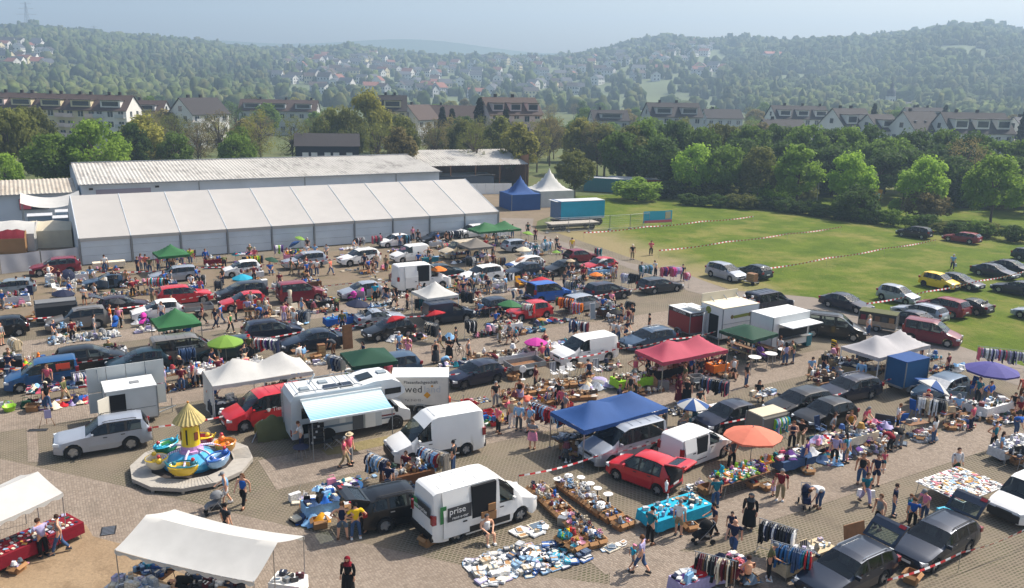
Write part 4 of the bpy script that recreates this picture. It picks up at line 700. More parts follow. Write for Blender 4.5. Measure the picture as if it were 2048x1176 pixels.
def car(kind,near,head,col,label,name='parked_car',cat='car',tail=0,sidedoor=None,doors_open=None,rim=None,roofrail=0,group=None,lowblack=0,cover=None):
    """near = ground point under the middle of the side facing the viewer; head in degrees"""
    s=SP[kind]
    if kind not in CARM: CARM[kind]=build_car(kind)
    P=CARM[kind]; d=Vector((math.cos(R(head)),math.sin(R(head)))); pr=Vector((-d.y,d.x)); near=Vector(near)
    if pr.dot(near)<0: pr=-pr
    c=near+pr*(s['W']/2); vis=1 if pr.dot(Vector((-d.y,d.x)))<0 else -1      # +1: left side faces the viewer
    xc=c+d*(s['fx']+s['wb']/2-s['L']/2); CARBOX.append((xc,d,s['L']/2,s['W']/2)); t=thing(name,label,cat,(c.x,c.y,0.006),R(head),group); mm={'paint':paint(col),'glass':GLASS,'lampw':LAMPW,'lampr':LAMPR,'plate':PLATE,'black':BLK,'inner':CABIN,'seat':SEATM}
    for nm in ('body','cabin_floor','dashboard','seat','window_surround','windscreen','rear_window','window','headlight','tail_light','license_plate','grille','bumper','mirror'):
        if nm=='rear_window' and tail: continue
        for me,k in P.get(nm,[]): ob(nm,me,mm[k],t)
    for i,(me,k,hd) in enumerate(P['door']):
        if sidedoor is not None and i==2+(1 if vis>0 else 0): continue
        if doors_open and i==(1 if vis>0 else 0): continue
        o=ob('door',me,mm[k],t); ob('door_handle',hd,BLK if col!='black' else ALLOY,o)
    rm,ty,wl=wheel_meshes(P['r'])
    for p,sg in P['wheels']:
        w=ob('wheel',rm,rim or ALLOY,t,loc=p,rot=(R(-90) if sg>0 else R(90),0,0)); ob('tyre',ty,RUBBER,w); ob('wheel_well',wl,BLK,w)
    L=s['L']; xm=s['fx']+s['wb']/2; sec,_=car_shape(s)
    if tail:      # tailgate raised, hinged at the roof edge
        xr=s['rw'][0] if s['rw'] else L-.2; zr=lerp_tab(s['top'],xr); w=sec(xr)[5][0]
        ob('boot_opening_shade',MB().prism([(xm-xr-.04,zr-.06),(xm-L-.012,lerp_tab(s['top'],L-.1)-.1),(xm-L-.014,.66),(xm-L+.3,.66),(xm-xr+.25,zr-.2)],-w*.98,w*.98),OPENSHADE,t)  # solid dark block paints the shade of the open boot, no hollow behind
        tg=MB().prism([(-.64,.03),(-.98,-.02),(-1.12,-.08),(-1.12,-.14),(-.98,-.09),(-.64,-.05)],-w*1.02,w*1.02).box((-.05,0,0),(.12,w*2.04,.06))
        for q in(-1,1): tg.box((-.36,q*w*.93,.0),(.6,w*.18,.06))
        g=ob('tailgate',tg,mm['paint'],t,loc=(xm-xr-.02,0,zr+.03),rot=(0,R(tail),0)); ob('tailgate_window',MB().box((-.37,0,.0),(.56,w*1.68,.015)),GLASS,g); ob('tailgate_lamp',MB().box((-1.0,w*.75,-.03),(.16,w*.4,.08)),LAMPR,g); ob('license_plate',MB().box((-.95,0,-.1),(.1,.5,.02)),PLATE,g)
    if sidedoor is not None:
        a,b=s['door'][1]; yv=vis; h=sec((a+b)/2); zt=h[5][1]-.06
        ob('door_opening_shade',MB().box((xm-(a+b)/2,yv*(h[4][0]-.18),(.45+zt)/2),(b-a-.06,.40,zt-.45)),OPENSHADE,t)  # dark block on the closed body paints the shaded load space
        pn=MB(); f=lambda p,q:(xm-(a+(b-a)*p)-sidedoor,yv*(h[3][0]+.07-.04*max(0,q-.5)*2*(h[3][0]-h[5][0])/.04*.9),.40+(zt-.36)*q)
        g=MB().grid(f,2,6); f2=lambda p,q:(xm-(a+(b-a)*p)-sidedoor,yv*(h[3][0]+.02-.04*max(0,q-.5)*2*(h[3][0]-h[5][0])/.04*.9),.40+(zt-.36)*q); g2=MB().grid(f2,2,6); g.add(g2.v,g2.f)
        g.add([f(0,0),f(0,1),f2(0,1),f2(0,0),f(1,0),f(1,1),f2(1,1),f2(1,0)],[(0,1,2,3),(4,5,6,7)])
        o=ob('sliding_door',g,mm['paint'],t); ob('door_handle',MB().box((xm-a-.25-sidedoor,yv*(h[3][0]+.1),1.0),(.2,.04,.05)),BLK,o)
    if doors_open:
        a,b=s['door'][0]; h=sec((a+b)/2); yv=vis
        ob('door_opening_shade',MB().box((xm-(a+b)/2,yv*(h[3][0]-.06),.68),(b-a-.1,.16,.62)),OPENSHADE,t)  # dark block paints the shaded cabin behind the open door
        pv=(xm-a,yv*h[3][0],0); o=ob('open_door',MB().box((-(b-a)/2,yv*.02,.66),(b-a,.09,.66)).mesh('d'),mm['paint'],t,loc=pv,rz=yv*R(-doors_open)); ob('door_window',MB().prism([(-.15,.99),(-(b-a)+.05,.99),(-(b-a)+.1,1.36),(-(b-a)*.55,1.36)],-.02+yv*.02,.02+yv*.02),GLASS,o)
    if roofrail:
        for sg in(-1,1):
            x0,x1=s['ws'][1]+.2,L-.7; y=sec(x0)[5][0]-.06; z=sec((x0+x1)/2)[6][1]+.05; ob('roof_rail',MB().tube([(xm-x0,sg*y,z-.05),(xm-x0-.15,sg*y,z),(xm-x1+.15,sg*y,z),(xm-x1,sg*y,z-.05)],.02,5),BLK if roofrail==1 else ALLOY,t)
    if cover: ob('windscreen_cover',P['windscreen'][0][0],fab(cover),t,loc=(0,0,.012))
    if kind in('transit','oldtransit','vanp','panel') or kind=='van':
        x=s['ws'][1]+.75
        while x<L-.35:
            h=sec(x); ob('roof_rib',MB().box((xm-x,0,h[7][1]+.004),(.05,h[6][0]*1.7,.014)),mm['paint'],t); x+=.62
    if lowblack:
        h=sec(L*.5)
        for sg in (-1,1): ob('sill_trim',MB().box((xm-L*.5,sg*(h[3][0]-.01),.46),(s['wb']-2*s['r']-.3,.06,.28)),BLK,t)
        ob('bumper_skirt',MB().box((xm-L+.02,0,.5),(.12,s['W']*.9,.36)),BLK,t); ob('bumper_skirt',MB().box((xm-.04,0,.5),(.14,s['W']*.82,.36)),BLK,t)
    return t
LF=-151; RT=29
CARS=[
('suv',(-45.45,81.43),LF,'darkred','dark red suv parked against the white sheeted fence',{}),
('coupe',(-37.95,76.54),-153,'bluegrey','dark blue grey coupe with open door among stalls near the marquee',{'doors_open':55}),
('wagon',(-32.84,79.70),-150,'silver','silver estate car beside the green canopy at the marquee',{}),
('wagon',(-45.29,72.82),-152,'glassgrey','pale grey estate car behind the white cloth stall at the market edge',{}),
('suv',(-33.84,63.05),-148,'taupe','taupe boxy suv behind a blanket of small goods',{'roofrail':1}),
('hatch',(-32.53,68.06),RT,'aubergine','dark aubergine hatchback with raised tailgate beside the taupe suv',{'tail':22}),
('hatch',(-28.97,66.63),-150,'white','white hatchback behind the green canopy with baskets',{}),
('suv',(-28.47,71.33),RT,'red','bright red crossover parked nose to nose with the red compact',{}),
('hatch',(-38.66,60.81),-150,'black','black hatchback cut off at the market edge beside the beige coat rack',{}),
('mpv',(-28.35,53.94),30,'black','black people carrier behind the blue delivery van',{}),
('van',(-22.38,55.82),30,'taupe','taupe camper van with red curtain under the green canopy',{'name':'parked_van','cat':'van','rim':ALLOY}),
('hatch',(-24.92,53.73),-150,'teal','dark teal hatchback hidden behind the white sales trailer',{}),
('kangoo',(-29.58,50.30),-150,'midblue','blue delivery van with orange sheet in its window',{'name':'parked_van','cat':'van'}),
('jeep',(-21.49,41.09),-153,'silver','silver off-road car beside the carousel',{'roofrail':1}),
('mini',(-26.99,82.60),-150,'white','white small car with football shirts hung along its side',{}),
('suv',(-21.73,86.74),-150,'silver','silver crossover beside the marquee wall stalls',{}),
('suv',(-16.29,89.01),-145,'white','white off-road car with roof rails near the marquee',{'roofrail':2}),
('kangoo',(-18.72,73.12),RT,'darkred','dark red small van with a rolled mattress at its rear',{'name':'parked_van','cat':'van'}),
('mpv',(-24.07,73.11),-150,'darkgrey','dark grey compact parked behind the red hatchback',{}),
('hatch',(-22.89,70.06),-150,'red','bright red hatchback behind brown junk tables',{}),
('hatch',(-13.51,74.73),-150,'silver','silver hatchback with open front door and a helper in turquoise',{'doors_open':60}),
('mpv',(-17.89,61.26),RT,'navy','navy people carrier behind the clothes racks',{'roofrail':1}),
('sedan',(-14.56,59.22),-154,'charcoal','charcoal saloon next to a tall wooden panel',{}),
('coupe',(-10.43,65.96),RT,'silver','silver convertible with black fabric roof',{}),
('hatch',(-9.11,62.54),-148,'black','black hatchback with a tilted red parasol at its door',{}),
('transit',(-8.22,78.61),RT,'white','white high van with open side door and orange parasol',{'name':'parked_van','cat':'van','sidedoor':1.2}),
('hatch',(-6.53,83.54),RT,'teal','dark teal hatchback behind the white high van',{}),
('panel',(-10.93,91.42),-145,'white','white panel van with green cloth stall at its side',{'name':'parked_van','cat':'van'}),
('hatch',(-13.93,99.86),-146,'white','white hatchback against the marquee wall panels',{}),
('hatch',(-9.21,102.19),-146,'black','black hatchback against the marquee wall with a row of dark jackets',{}),
('mpv',(-4.87,107.06),-146,'white','white people carrier under the green canopy at the marquee end',{}),
('van',(-5.41,93.93),-146,'beige','beige van beside the taupe pavilion',{'name':'parked_van','cat':'van'}),
('wagon',(1.40,98.50),28,'silver','silver estate car under a lime parasol near the path',{}),
('suv',(-2.71,81.86),-148,'white','white crossover with clothes hung on its rear door',{}),
('hatch',(1.90,88.18),-148,'white','white hatchback with sheet covered windscreen and peach parasol',{'cover':'white'}),
('hatch',(1.64,84.75),-148,'charcoal','charcoal hatchback with a row of coats hung along its side',{}),
('hatch',(5.65,86.31),-147,'black','glossy black hatchback beside a pale parasol stall',{}),
('hatch',(8.11,93.01),28,'darkred','dark red hatchback with raised tailgate near the path',{'tail':20}),
('hatch',(9.80,88.22),-148,'red','red hatchback at the light blue cloth table near the path',{}),
('kangoo',(3.87,75.13),RT,'blue','bright blue small van with raised tailgate and a red parasol behind',{'name':'parked_van','cat':'van','tail':25}),
('mpv',(9.43,76.24),28,'navy','navy people carrier under the barrier tape by the long dress racks',{}),
('wagon',(14.98,79.47),28,'darkgrey','dark grey brown estate car next to the pink dress racks',{}),
('wagon',(7.22,72.35),36,'silver','silver estate car behind a rack with orange clothes',{}),
('hatch',(1.95,68.96),-150,'red','red hatchback with folding chairs and clothes around it',{}),
('hatch',(-0.52,70.39),RT,'charcoal','charcoal hatchback with glowing red tail lamp beside green parasol',{}),
('panel',(-4.92,67.35),RT,'charcoal','charcoal panel van behind the tilted red parasol',{'name':'parked_van','cat':'van'}),
('mpv',(21.69,86.00),-57,'silver','silver people carrier parked alone on the meadow beside a crate cart',{}),
('hatch',(24.92,87.01),123,'darkgreen','dark green hatchback behind the crate cart on the meadow',{}),
('wagon',(10.87,61.30),-151,'bluegrey','blue grey estate car behind the pink canopy',{'roofrail':2}),
('van',(23.72,72.86),32,'navy','navy van hidden behind the white food trailer',{'name':'parked_van','cat':'van'}),
('vanp',(5.84,57.50),-150,'white','white delivery van beside the striped deck chairs',{'name':'parked_van','cat':'van'}),
('sedan',(30.04,74.24),-51,'navy','navy saloon parked on the meadow next to the tarpaulin trailer',{}),
('mini',(36.21,77.68),-52,'silver','silver short hatchback on the meadow under the barrier tape',{'rim':ALLOY}),
('mini',(43.12,83.81),-53,'yellow','yellow small car parked on the meadow',{'rim':BLK}),
('sedan',(45.43,84.23),-53,'navy','navy saloon right next to the yellow car',{}),
('sedan',(52.05,89.50),-54,'charcoal','charcoal brown saloon on the meadow beyond the yellow car',{}),
('sedan',(55.32,91.83),-54,'navy','navy saloon behind the charcoal brown one on the meadow',{}),
('wagon',(61.85,98.81),-54,'darkgreen','dark green estate car at the far end of the meadow parking',{}),
('wagon',(49.83,81.61),128,'navy','deep blue estate car facing the yellow car across the tape',{}),
('sedan',(46.28,71.74),126,'silver','silver saloon at the end of the second meadow row',{}),
('coupe',(41.12,74.40),127,'black','black roadster showing its rear on the meadow',{}),
('mpv',(38.25,73.31),127,'darkred','dark red people carrier showing its rear on the meadow',{}),
('wagon',(35.33,71.57),127,'silver','silver estate car showing its rear beside the dark red one',{'roofrail':2}),
('sedan',(33.35,69.34),127,'navy','navy saloon showing its rear behind the tarpaulin trailer',{}),
('kangoo',(33.22,64.26),-36,'maroon','maroon people van behind the pale grey canopy',{'name':'parked_van','cat':'van'}),
('van',(25.88,64.98),-20,'black','black van with orange warning light beside the food trailer',{'name':'parked_van','cat':'van','roofrail':1}),
('mpv',(54.43,113.92),133,'black','black people carrier parked by the hedge',{}),
('wagon',(59.35,110.89),133,'darkred','dark red estate car parked by the hedge',{}),
('van',(-13.73,45.26),-146,'red','red van with white lettering and a paw print beside the motorhome',{'name':'parked_van','cat':'van','rim':CAPG}),
('suv',(-7.96,52.95),-150,'bluegrey','blue grey suv hidden behind the tile trader trailer',{}),
('wagon',(-20.24,56.74),-152,'teal','dark teal estate car under the green parasol',{}),
('hatch',(-1.89,52.63),-147,'navy','navy hatchback of boxy shape alone between the cardboard stall and the open trailer',{'rim':RIMDK}),
('oldtransit',(-3.65,41.26),-153,'white','white high roof van with dark bumpers behind the shirt rack',{'name':'parked_van','cat':'van','rim':CAPG,'lowblack':1}),
('van',(6.72,41.60),-147,'silver','silver grey people van beside the blue canopy',{'name':'parked_van','cat':'van','rim':CAPG}),
('panel',(10.66,41.53),38,'white','white small van with open side door beside the salmon parasol',{'name':'parked_van','cat':'van','sidedoor':.95}),
('box',(6.38,38.62),140,'red','red boxy hatchback with raised tailgate beside the turquoise cloth table',{'tail':10}),
('hatch',(13.32,45.96),-149,'navy','dark blue old hatchback beside the small grey trailer',{}),
('wagon',(18.29,48.40),-150,'black','black estate car between white folding table and dark blue hatchback',{}),
('wagon',(22.42,51.10),-153,'navy','navy estate car with roof bars before the blue tarpaulin trailer',{'roofrail':2}),
('hatch',(19.45,46.80),-152,'black','black hatchback behind the long clothes tables',{}),
('wagon',(28.77,51.55),-144,'bluegrey','grey blue estate car with silver screen cover and open door',{'doors_open':50,'cover':'lightgrey'}),
('suv',(-4.22,34.40),RT,'black','black suv with raised tailgate next to the rental van',{'tail':20,'roofrail':1}),
('wagon',(19.11,32.26),-145,'charcoal','charcoal grey estate car with open rear door and raised tailgate',{'tail':42,'roofrail':1}),
('wagon',(14.30,29.79),-147,'charcoal','dark graphite estate car with raised tailgate beside the denim rack',{'tail':42,'roofrail':2}),
('panel',(25.54,36.20),-148,'white','white small van with black bumper at the book stall',{'name':'parked_van','cat':'van','lowblack':1}),
]
for k,near,hd,col,label,opt in CARS:
    t=car(k,near,hd,col,label,**opt)
    if 'orange sheet' in label: ob('orange_sheet',MB().box((-1.15,.84,1.36),(.8,.03,.5)),mat('sheet_orange',(222,78,50),.8),t)
    if 'paw print' in label:
        lt=ob('lettering',text_mesh('Tier',.34),plas('white'),t,loc=(-.1,.985,.98),rot=(R(90),0,R(180))); ob('lettering',text_mesh('mobil',.16),plas('white'),t,loc=(1.2,.985,.72),rot=(R(90),0,R(180))) if 0 else None
        pw=MB().ball((.12,.97,1.05),.09,sy=.2)
        for q in (-.1,-.03,.04,.11): pw.ball((.12+q,.97,1.18-abs(q-.005)*.5),.035,sy=.3)
        ob('paw_print',pw,plas('white'),t)
# the rental van with its side door open
tv=car('transit',(-0.75,34.08),34,'white','white rental van with open side door, green and black logo and boxes inside','parked_van','van',sidedoor=1.45,lowblack=1)
s=SP['transit']; xm=s['fx']+s['wb']/2; lg=ob('logo_panel',MB().box((-1.68,-1.165,1.52),(1.2,.012,.66)),plas('charcoal'),tv); ob('logo_lettering',text_mesh('prise',.42),plas('white'),lg,loc=(-2.2,-1.175,1.52),rot=(R(90),0,0)); ob('logo_lettering',text_mesh('rent-a-car',.2),plas('white'),lg,loc=(-2.05,-1.175,1.27),rot=(R(90),0,0))
ob('logo_panel',MB().box((-2.42,-1.05,1.52),(.3,.012,.8)),plas('green'),tv); ob('logo_panel',MB().box((xm-s['L']-.005,-.05,1.62),(.03,1.4,.5),ry=R(-5)),plas('charcoal'),tv); lg=ob('logo_mark',MB().box((xm-s['L']-.015,.5,1.62),(.03,.35,.5),ry=R(-5)),plas('green'),tv); ob('logo_lettering',text_mesh('enterprise',.29),plas('white'),lg,loc=(xm-s['L']-.055,.62,1.5),rot=(R(90),0,R(-90)))
for x,z,c in ((.08,.82,.44),(.06,1.24,.38),(-.32,.95,.34)): tag(ob('cardboard_box',MB().box((0,0,0),(c,.4,c*.9)),CARD,loc=tuple(tv.matrix_basis@Vector((x,-.86,z)))),'brown cardboard box stacked inside the white rental van','box','boxes inside the rental van').rotation_euler=(0,0,R(34))
# ---------------------------------------------------------------- trailers
def small_wheel(t,p,r=.28,cap=True):
    w=ob('wheel',MB().lathe([(1e-3,.03),(r*.5,.05),(r*.55,-.06),(1e-3,-.06)],12).mesh('rim',40),CAPG,t,loc=p,rot=(R(90) if p[1]<0 else R(-90),0,0)); ob('tyre',wheel_meshes(.31,.18)[1],RUBBER,w).scale=(r/.31,r/.31,.85)
def trailer(name,label,near,head,L,W,z0,H,side,roof,cat='trailer',door=None,axles=1,bevel=0.,bar=1):
    d=Vector((math.cos(R(head)),math.sin(R(head)))); pr=Vector((-d.y,d.x)); near=Vector(near)
    if pr.dot(near)<0: pr=-pr
    c=near+pr*W/2; t=thing(name,label,cat,(c.x,c.y,.006),R(head))
    ob('body',MB().prism([(-W/2,z0),(W/2,z0),(W/2,H-bevel),(W/2-bevel,H),(-W/2+bevel,H),(-W/2,H-bevel)],-L/2,L/2),side,t,rz=R(90))
    ob('roof',MB().box((0,0,H+.03),(L+.04-bevel*.6,W+.04-bevel*2,.06)),roof,t)
    ob('chassis',MB().box((0,0,z0-.08),(L,W*.8,.15)),GALV,t)
    for e in ((-L/2,-W/2),(L/2,-W/2),(-L/2,W/2),(L/2,W/2)): ob('corner_trim',MB().box((e[0],e[1],(z0+H)/2),(.06,.06,H-z0-.02)),ALU,t)
    for k in range(axles):
        for sg in(-1,1): small_wheel(t,((k-(axles-1)/2)*.62,sg*(W/2+.02 if z0>.5 else W/2-.05),.29)); ob('mudguard',MB().prism([(-.42,.30),(-.36,.55),(-.2,.66),(.2,.66),(.36,.55),(.42,.30),(.37,.30),(.32,.5),(.18,.61),(-.18,.61),(-.32,.5),(-.37,.30)],-.11,.11),GALV,t,loc=((k-(axles-1)/2)*.62,sg*(W/2+.02),0))
    if bar: ob('drawbar',MB().tube([(L/2,.35,z0-.1),(L/2+1.1,0,.42),(L/2,-.35,z0-.1)],.04,5),GALV,t); ob('jockey_wheel',MB().tube([(L/2+.9,.1,.9),(L/2+.9,.1,.02)],.03,5),STEEL,t)
    return t
TW=mat('trailer_white',(218,220,218),.5,var=.06,scale=1); TG=mat('trailer_pale',(196,200,198),.6,var=.1,scale=1)
t=trailer('sales_trailer','pale sales trailer with open door and raised rear flap panels',(-21.6,45.1),31,2.7,2.0,.35,2.2,TG,TW)
ob('door_opening_shade',MB().box((-.75,-.99,1.2),(.85,.06,1.6)),OPENSHADE,t); o=ob('open_door',MB().box((-.4,0,0),(.8,.05,1.6)),mat('trailer_cream',(222,216,200),.6),t,loc=(-1.18,-1.0,1.2),rz=R(38)); ob('door_handle',MB().box((-.7,-.05,0),(.12,.05,.04)),BLK,o)  # doorway is a dark slab, its inner shade put into the colour
ob('roof_hatch',MB().box((.3,0,2.27),(.5,.4,.06)),plas('grey'),t); ob('panel_line',MB().box((.5,-1.005,1.0),(1.5,.02,.03)),ALU,t)
for i in range(4): ob('flap_panel',MB().box((-1.56+i*1.06,1.35,2.25),(1.03,.05,1.5)),TG,t); ob('flap_panel',MB().box((-1.56+i*1.06,1.35,.85),(1.03,.05,1.2)),TG,t)
for x in (-1.5,1.1): ob('flap_strut',MB().tube([(x,1.0,2.2),(x,1.3,2.9)],.03,5),ALU,t)
t=trailer('box_trailer','grey white tarpaulin trailer with tile trader lettering',(-5.4,47.6),4,3.4,1.7,.62,2.35,mat('tarp_white',(206,202,194),.7,var=.1,scale=2),TW)
ob('lettering',text_mesh('Fliesenfachgeschäft',.27),plas('black'),t,loc=(-.98,-.86,1.98),rot=(R(90),0,0)); ob('lettering',text_mesh('wed',.62),plas('black'),t,loc=(-.92,-.86,1.42),rot=(R(90),0,0)); ob('lettering',text_mesh('land',.62),plas('silver'),t,loc=(.22,-.86,1.42),rot=(R(90),0,0)); ob('lettering',text_mesh('Tel. 0 63 02 -',.2),plas('darkgrey'),t,loc=(-.92,-.86,.86),rot=(R(90),0,0))
for x,z,s in ((.42,1.25,.3),(.72,1.82,.12)): ob('diamond_mark',MB().box((x,-.86,z),(s,.02,s),ry=R(45)),plas('gold'),t)
ob('end_sheet',MB().box((-1.72,0,1.5),(.03,1.66,1.68)),mat('taupe_tarp',(120,106,98),.8),t)
tag(ob('generator_case',MB().box((0,0,.38),(.9,.55,.7)).box((0,0,.78),(.3,.2,.1)),mat('case_orange',(226,84,50),.5),loc=(*(-4.14,48.71),0),rz=R(20)),'orange generator case beside the tile trader trailer','case')
t=trailer('rental_trailer','dark red rental box trailer with white lettering behind the pink canopy',(13.51,65.37),-62,2.7,1.6,.5,2.15,mat('trailer_red',(140,30,36),.5),TW)
ob('lettering_band',MB().box((0,-.815,2.0),(2.68,.02,.28)),plas('black'),t); ob('lettering',text_mesh('MIETCENTER',.27,'CENTER'),plas('white'),t,loc=(0,-.83,1.91),rot=(R(90),0,0)); ob('lettering_band',MB().box((1.36,0,2.0),(.02,1.58,.28)),plas('black'),t); ob('lettering',text_mesh('MIETCENTER',.21,'CENTER'),plas('white'),t,loc=(1.375,0,1.92),rot=(R(90),0,R(90)))
t=trailer('food_trailer','white food trailer with painted green emblem and raised roof flap',(18.1,64.1),31,3.9,2.4,.45,2.85,TW,mat('roof_cream',(220,210,186),.7,var=.12),axles=2)
ob('emblem',MB().prism([(-.75,1.98),(.75,2.02),(.85,2.12),(.75,2.26),(-.75,2.22),(-.85,2.1)],-1.235,-1.215),mat('emblem_green',(128,134,40),.6),t)
for x in (-.95,.95): ob('emblem',MB().ball((x,-1.2,2.12),.17,sy=.3),mat('emblem_olive',(116,96,36),.6),t)
ob('panel_seam',MB().box((0,-1.21,1.6),(3.8,.02,.025)),ALU,t); ob('door_opening_shade',MB().box((-1.96,-.25,1.35),(.04,1.0,1.75)),OPENSHADE,t); ob('open_door',MB().box((0,0,0),(.8,.05,1.8)),TW,t,loc=(-2.3,.35,1.4),rz=R(25)); ob('end_emblem',MB().ball((-1.96,.4,2.45),.3,sx=.1),mat('emblem_green',(128,134,40),.6),t)  # end doorway is a dark slab painted as inner shade
ob('roof_flap',MB().box((0,1.25,3.2),(3.9,.06,.75)),mat('flap_cream',(206,198,176),.7),t)
for x in (-1,0.4,1.8): ob('flap_bracket',MB().tube([(x,.8,2.9),(x,1.2,3.2)],.04,5),ALU,t)
ob('side_awning',MB().box((-2.4,1.6,2.5),(1.0,1.6,.05)),TW,t)
t=trailer('food_trailer','plain white snack trailer with open serving hatch and white awning flap',(21.4,61.9),33,4.2,2.2,.4,2.85,TW,TW,axles=2)
ob('hatch_opening_shade',MB().box((.25,-1.09,1.55),(3.3,.06,.85)),OPENSHADE,t); ob('counter',MB().box((.25,-1.3,1.08),(3.4,.42,.06)),STEEL,t); ob('awning_flap',MB().box((.25,-1.75,2.3),(3.5,1.35,.06)).mesh('a'),TW,t); ob('shelf_goods',MB().box((1.3,-1.06,1.75),(.9,.06,.4)),plas('silver'),t)  # serving hatch is a dark slab painted as the shade inside
for x in (-1.3,1.8): ob('flap_strut',MB().tube([(x,-1.1,2.0),(x,-2.2,2.28)],.025,5),STEEL,t)
t=trailer('tarpaulin_trailer','tall blue tarpaulin trailer on twin axles beside the pale grey canopy',(26.9,52.9),29,2.3,1.5,.62,2.35,canvas('midblue'),canvas('blue'),axles=2)
t=trailer('tarpaulin_trailer','small grey tarpaulin trailer hung with bright clothes',(15.1,44.6),30,2.0,1.3,.45,1.65,canvas('taupe'),canvas('cream'),bevel=.12)
t=trailer('tarpaulin_trailer','charcoal tarpaulin trailer with sloped top beside cardboard boxes',(-36.4,64.8),30,3.0,1.8,.35,1.75,canvas('charcoal'),canvas('grey'),bevel=.25)
t=trailer('tarpaulin_trailer','green tarpaulin trailer with rolled up side and planks, next to the black van',(30.37,67.45),-32,2.9,1.5,.45,1.6,mat('trailer_inside',(60,56,50),.9,var=.3,scale=3),canvas('olive'))
ob('side_board',MB().box((0,-.77,.72),(2.9,.05,.42)),mat('board_tan',(168,146,120),.8,var=.2),t)
for i,c in enumerate(('darkred','khaki','brown','charcoal','wood')): ob('load',MB().box((-1.1+i*.55,-.72,1.15),(.4,.1,.45)),plas(c),t)
def flatbed(label,near,head,L,W):
    d=Vector((math.cos(R(head)),math.sin(R(head)))); pr=Vector((-d.y,d.x)); near=Vector(near); pr=-pr if pr.dot(near)<0 else pr; c=near+pr*W/2; t=thing('open_trailer',label,'trailer',(c.x,c.y,.006),R(head))
    ob('deck',MB().box((0,0,.55),(L,W,.08)),WOODM,t)
    for s_ in(-1,1): ob('side_board',MB().box((0,s_*W/2,.74),(L,.04,.34)),GALV,t); ob('end_board',MB().box((s_*L/2,0,.74),(.04,W-.05,.34)),GALV,t); small_wheel(t,(0,s_*(W/2+.1),.29)); ob('mudguard',MB().box((0,s_*(W/2+.12),.6),(.8,.24,.05)),GALV,t)
    ob('drawbar',MB().tube([(-L/2,.35,.5),(-L/2-1.1,0,.42),(-L/2,-.35,.5)],.04,5),GALV,t); return t
flatbed('open galvanised trailer with planks beside the magenta parasol',(1.34,54.90),30,2.6,1.4); flatbed('open dark trailer with loose junk next to the white hatchback',(-26.09,67.79),30,2.3,1.3)
flatbed('small open cart trailer beside the blue tarpaulin trailer tables',(12.53,52.82),20,.9,.7)
# ---------------------------------------------------------------- motorhome
near=Vector((-8.66,44.14)); hd=28; d=Vector((math.cos(R(hd)),math.sin(R(hd)))); pr=Vector((-d.y,d.x)); c=near+pr*1.15
mh=thing('motorhome','white motorhome with overcab, roof rails and blue striped awning','motorhome',(c.x,c.y,.006),R(hd))
MHW=mat('motorhome_white',(222,224,222),.35,coat=.4,var=.03); MHG=mat('motorhome_grey',(186,194,198),.4,coat=.3)
ob('living_box',MB().prism([(-3.55,.45),(1.55,.45),(1.55,2.9),(-3.35,2.9),(-3.55,2.6)],-1.15,1.15),MHG,mh); ob('roof',MB().box((-.9,0,2.93),(4.95,2.28,.06)),MHW,mh)
ob('overcab',MB().prism([(1.5,1.98),(2.5,1.98),(2.95,2.2),(3.0,2.45),(2.7,2.85),(2.2,3.12),(1.2,3.12),(.3,2.96),(1.5,2.85)],-1.13,1.13).mesh('o',35),MHW,mh); ob('overcab_window',MB().box((2.25,-1.14,2.42),(.95,.04,.34)),GLASSO,mh)
ob('cab',MB().prism([(1.5,.42),(3.35,.42),(3.38,.85),(3.25,1.05),(2.75,1.22),(2.1,1.98),(1.5,1.98)],-.97,.97).mesh('c',35),MHW,mh); ob('windscreen',MB().add([(2.74,-.86,1.25),(2.74,.86,1.25),(2.14,.80,1.96),(2.14,-.80,1.96)],[(0,1,2,3)]),GLASSO,mh).location=(.02,0,.015)
for s_ in(-1,1): ob('cab_window',MB().prism([(1.62,1.2),(2.6,1.2),(2.1,1.85),(1.62,1.85)],s_*.965,s_*.985),GLASSO,mh); ob('headlight',MB().box((3.28,s_*.72,.86),(.2,.3,.2)),LAMPW,mh); ob('mirror',MB().box((2.45,s_*1.15,1.3),(.12,.2,.35)),BLK,mh); ob('tail_light',MB().box((-3.56,s_*1.0,.8),(.06,.16,.35)),LAMPR,mh)
rm,ty,wl=wheel_meshes(.35)
for x in (2.45,-1.6):
    for s_ in(-1,1): w=ob('wheel',rm,CAPG,mh,loc=(x,s_*.95,.35),rot=(R(-90) if s_>0 else R(90),0,0)); ob('tyre',ty,RUBBER,w); ob('wheel_arch',MB().lathe([(.46,-.02),(.46,.02)],16),BLK,mh,loc=(x,s_*1.005 if x>0 else s_*1.155,.38),rot=(R(90),0,0))
for x,w_ in ((-2.5,1.0),(.9,.7)): ob('window',MB().box((x,-1.16,1.9),(w_,.04,.6)),GLASSO,mh)
ob('lower_window',MB().box((-2.55,-1.16,1.0),(.9,.04,.55)),GLASSO,mh); ob('entrance_door',MB().box((.15,-1.165,1.35),(.62,.05,1.75)),mat('fly_screen',(84,88,92),.7),mh); ob('door_leaf',MB().box((.85,-1.2,1.35),(.6,.08,1.75)),MHW,mh); ob('vent_cover',MB().box((-.75,-1.165,1.2),(.35,.04,.4)),MHW,mh)
ob('stripe',MB().box((-1.2,-1.16,.9),(3.0,.02,.12)),mat('stripe_blue',(96,120,138),.5),mh); ob('stripe',MB().box((1.95,-.985,.92),(.9,.02,.08)),plas('darkred'),mh); ob('stripe',MB().box((1.95,-.985,.76),(.9,.02,.08)),plas('bluegrey'),mh)
for s_ in(-1,1): ob('roof_rail',MB().tube([(-3.3,s_*1.02,2.98),(-3.1,s_*1.02,3.1),(.2,s_*1.02,3.12),(.5,s_*1.02,3.02)],.03,5),ALU,mh)
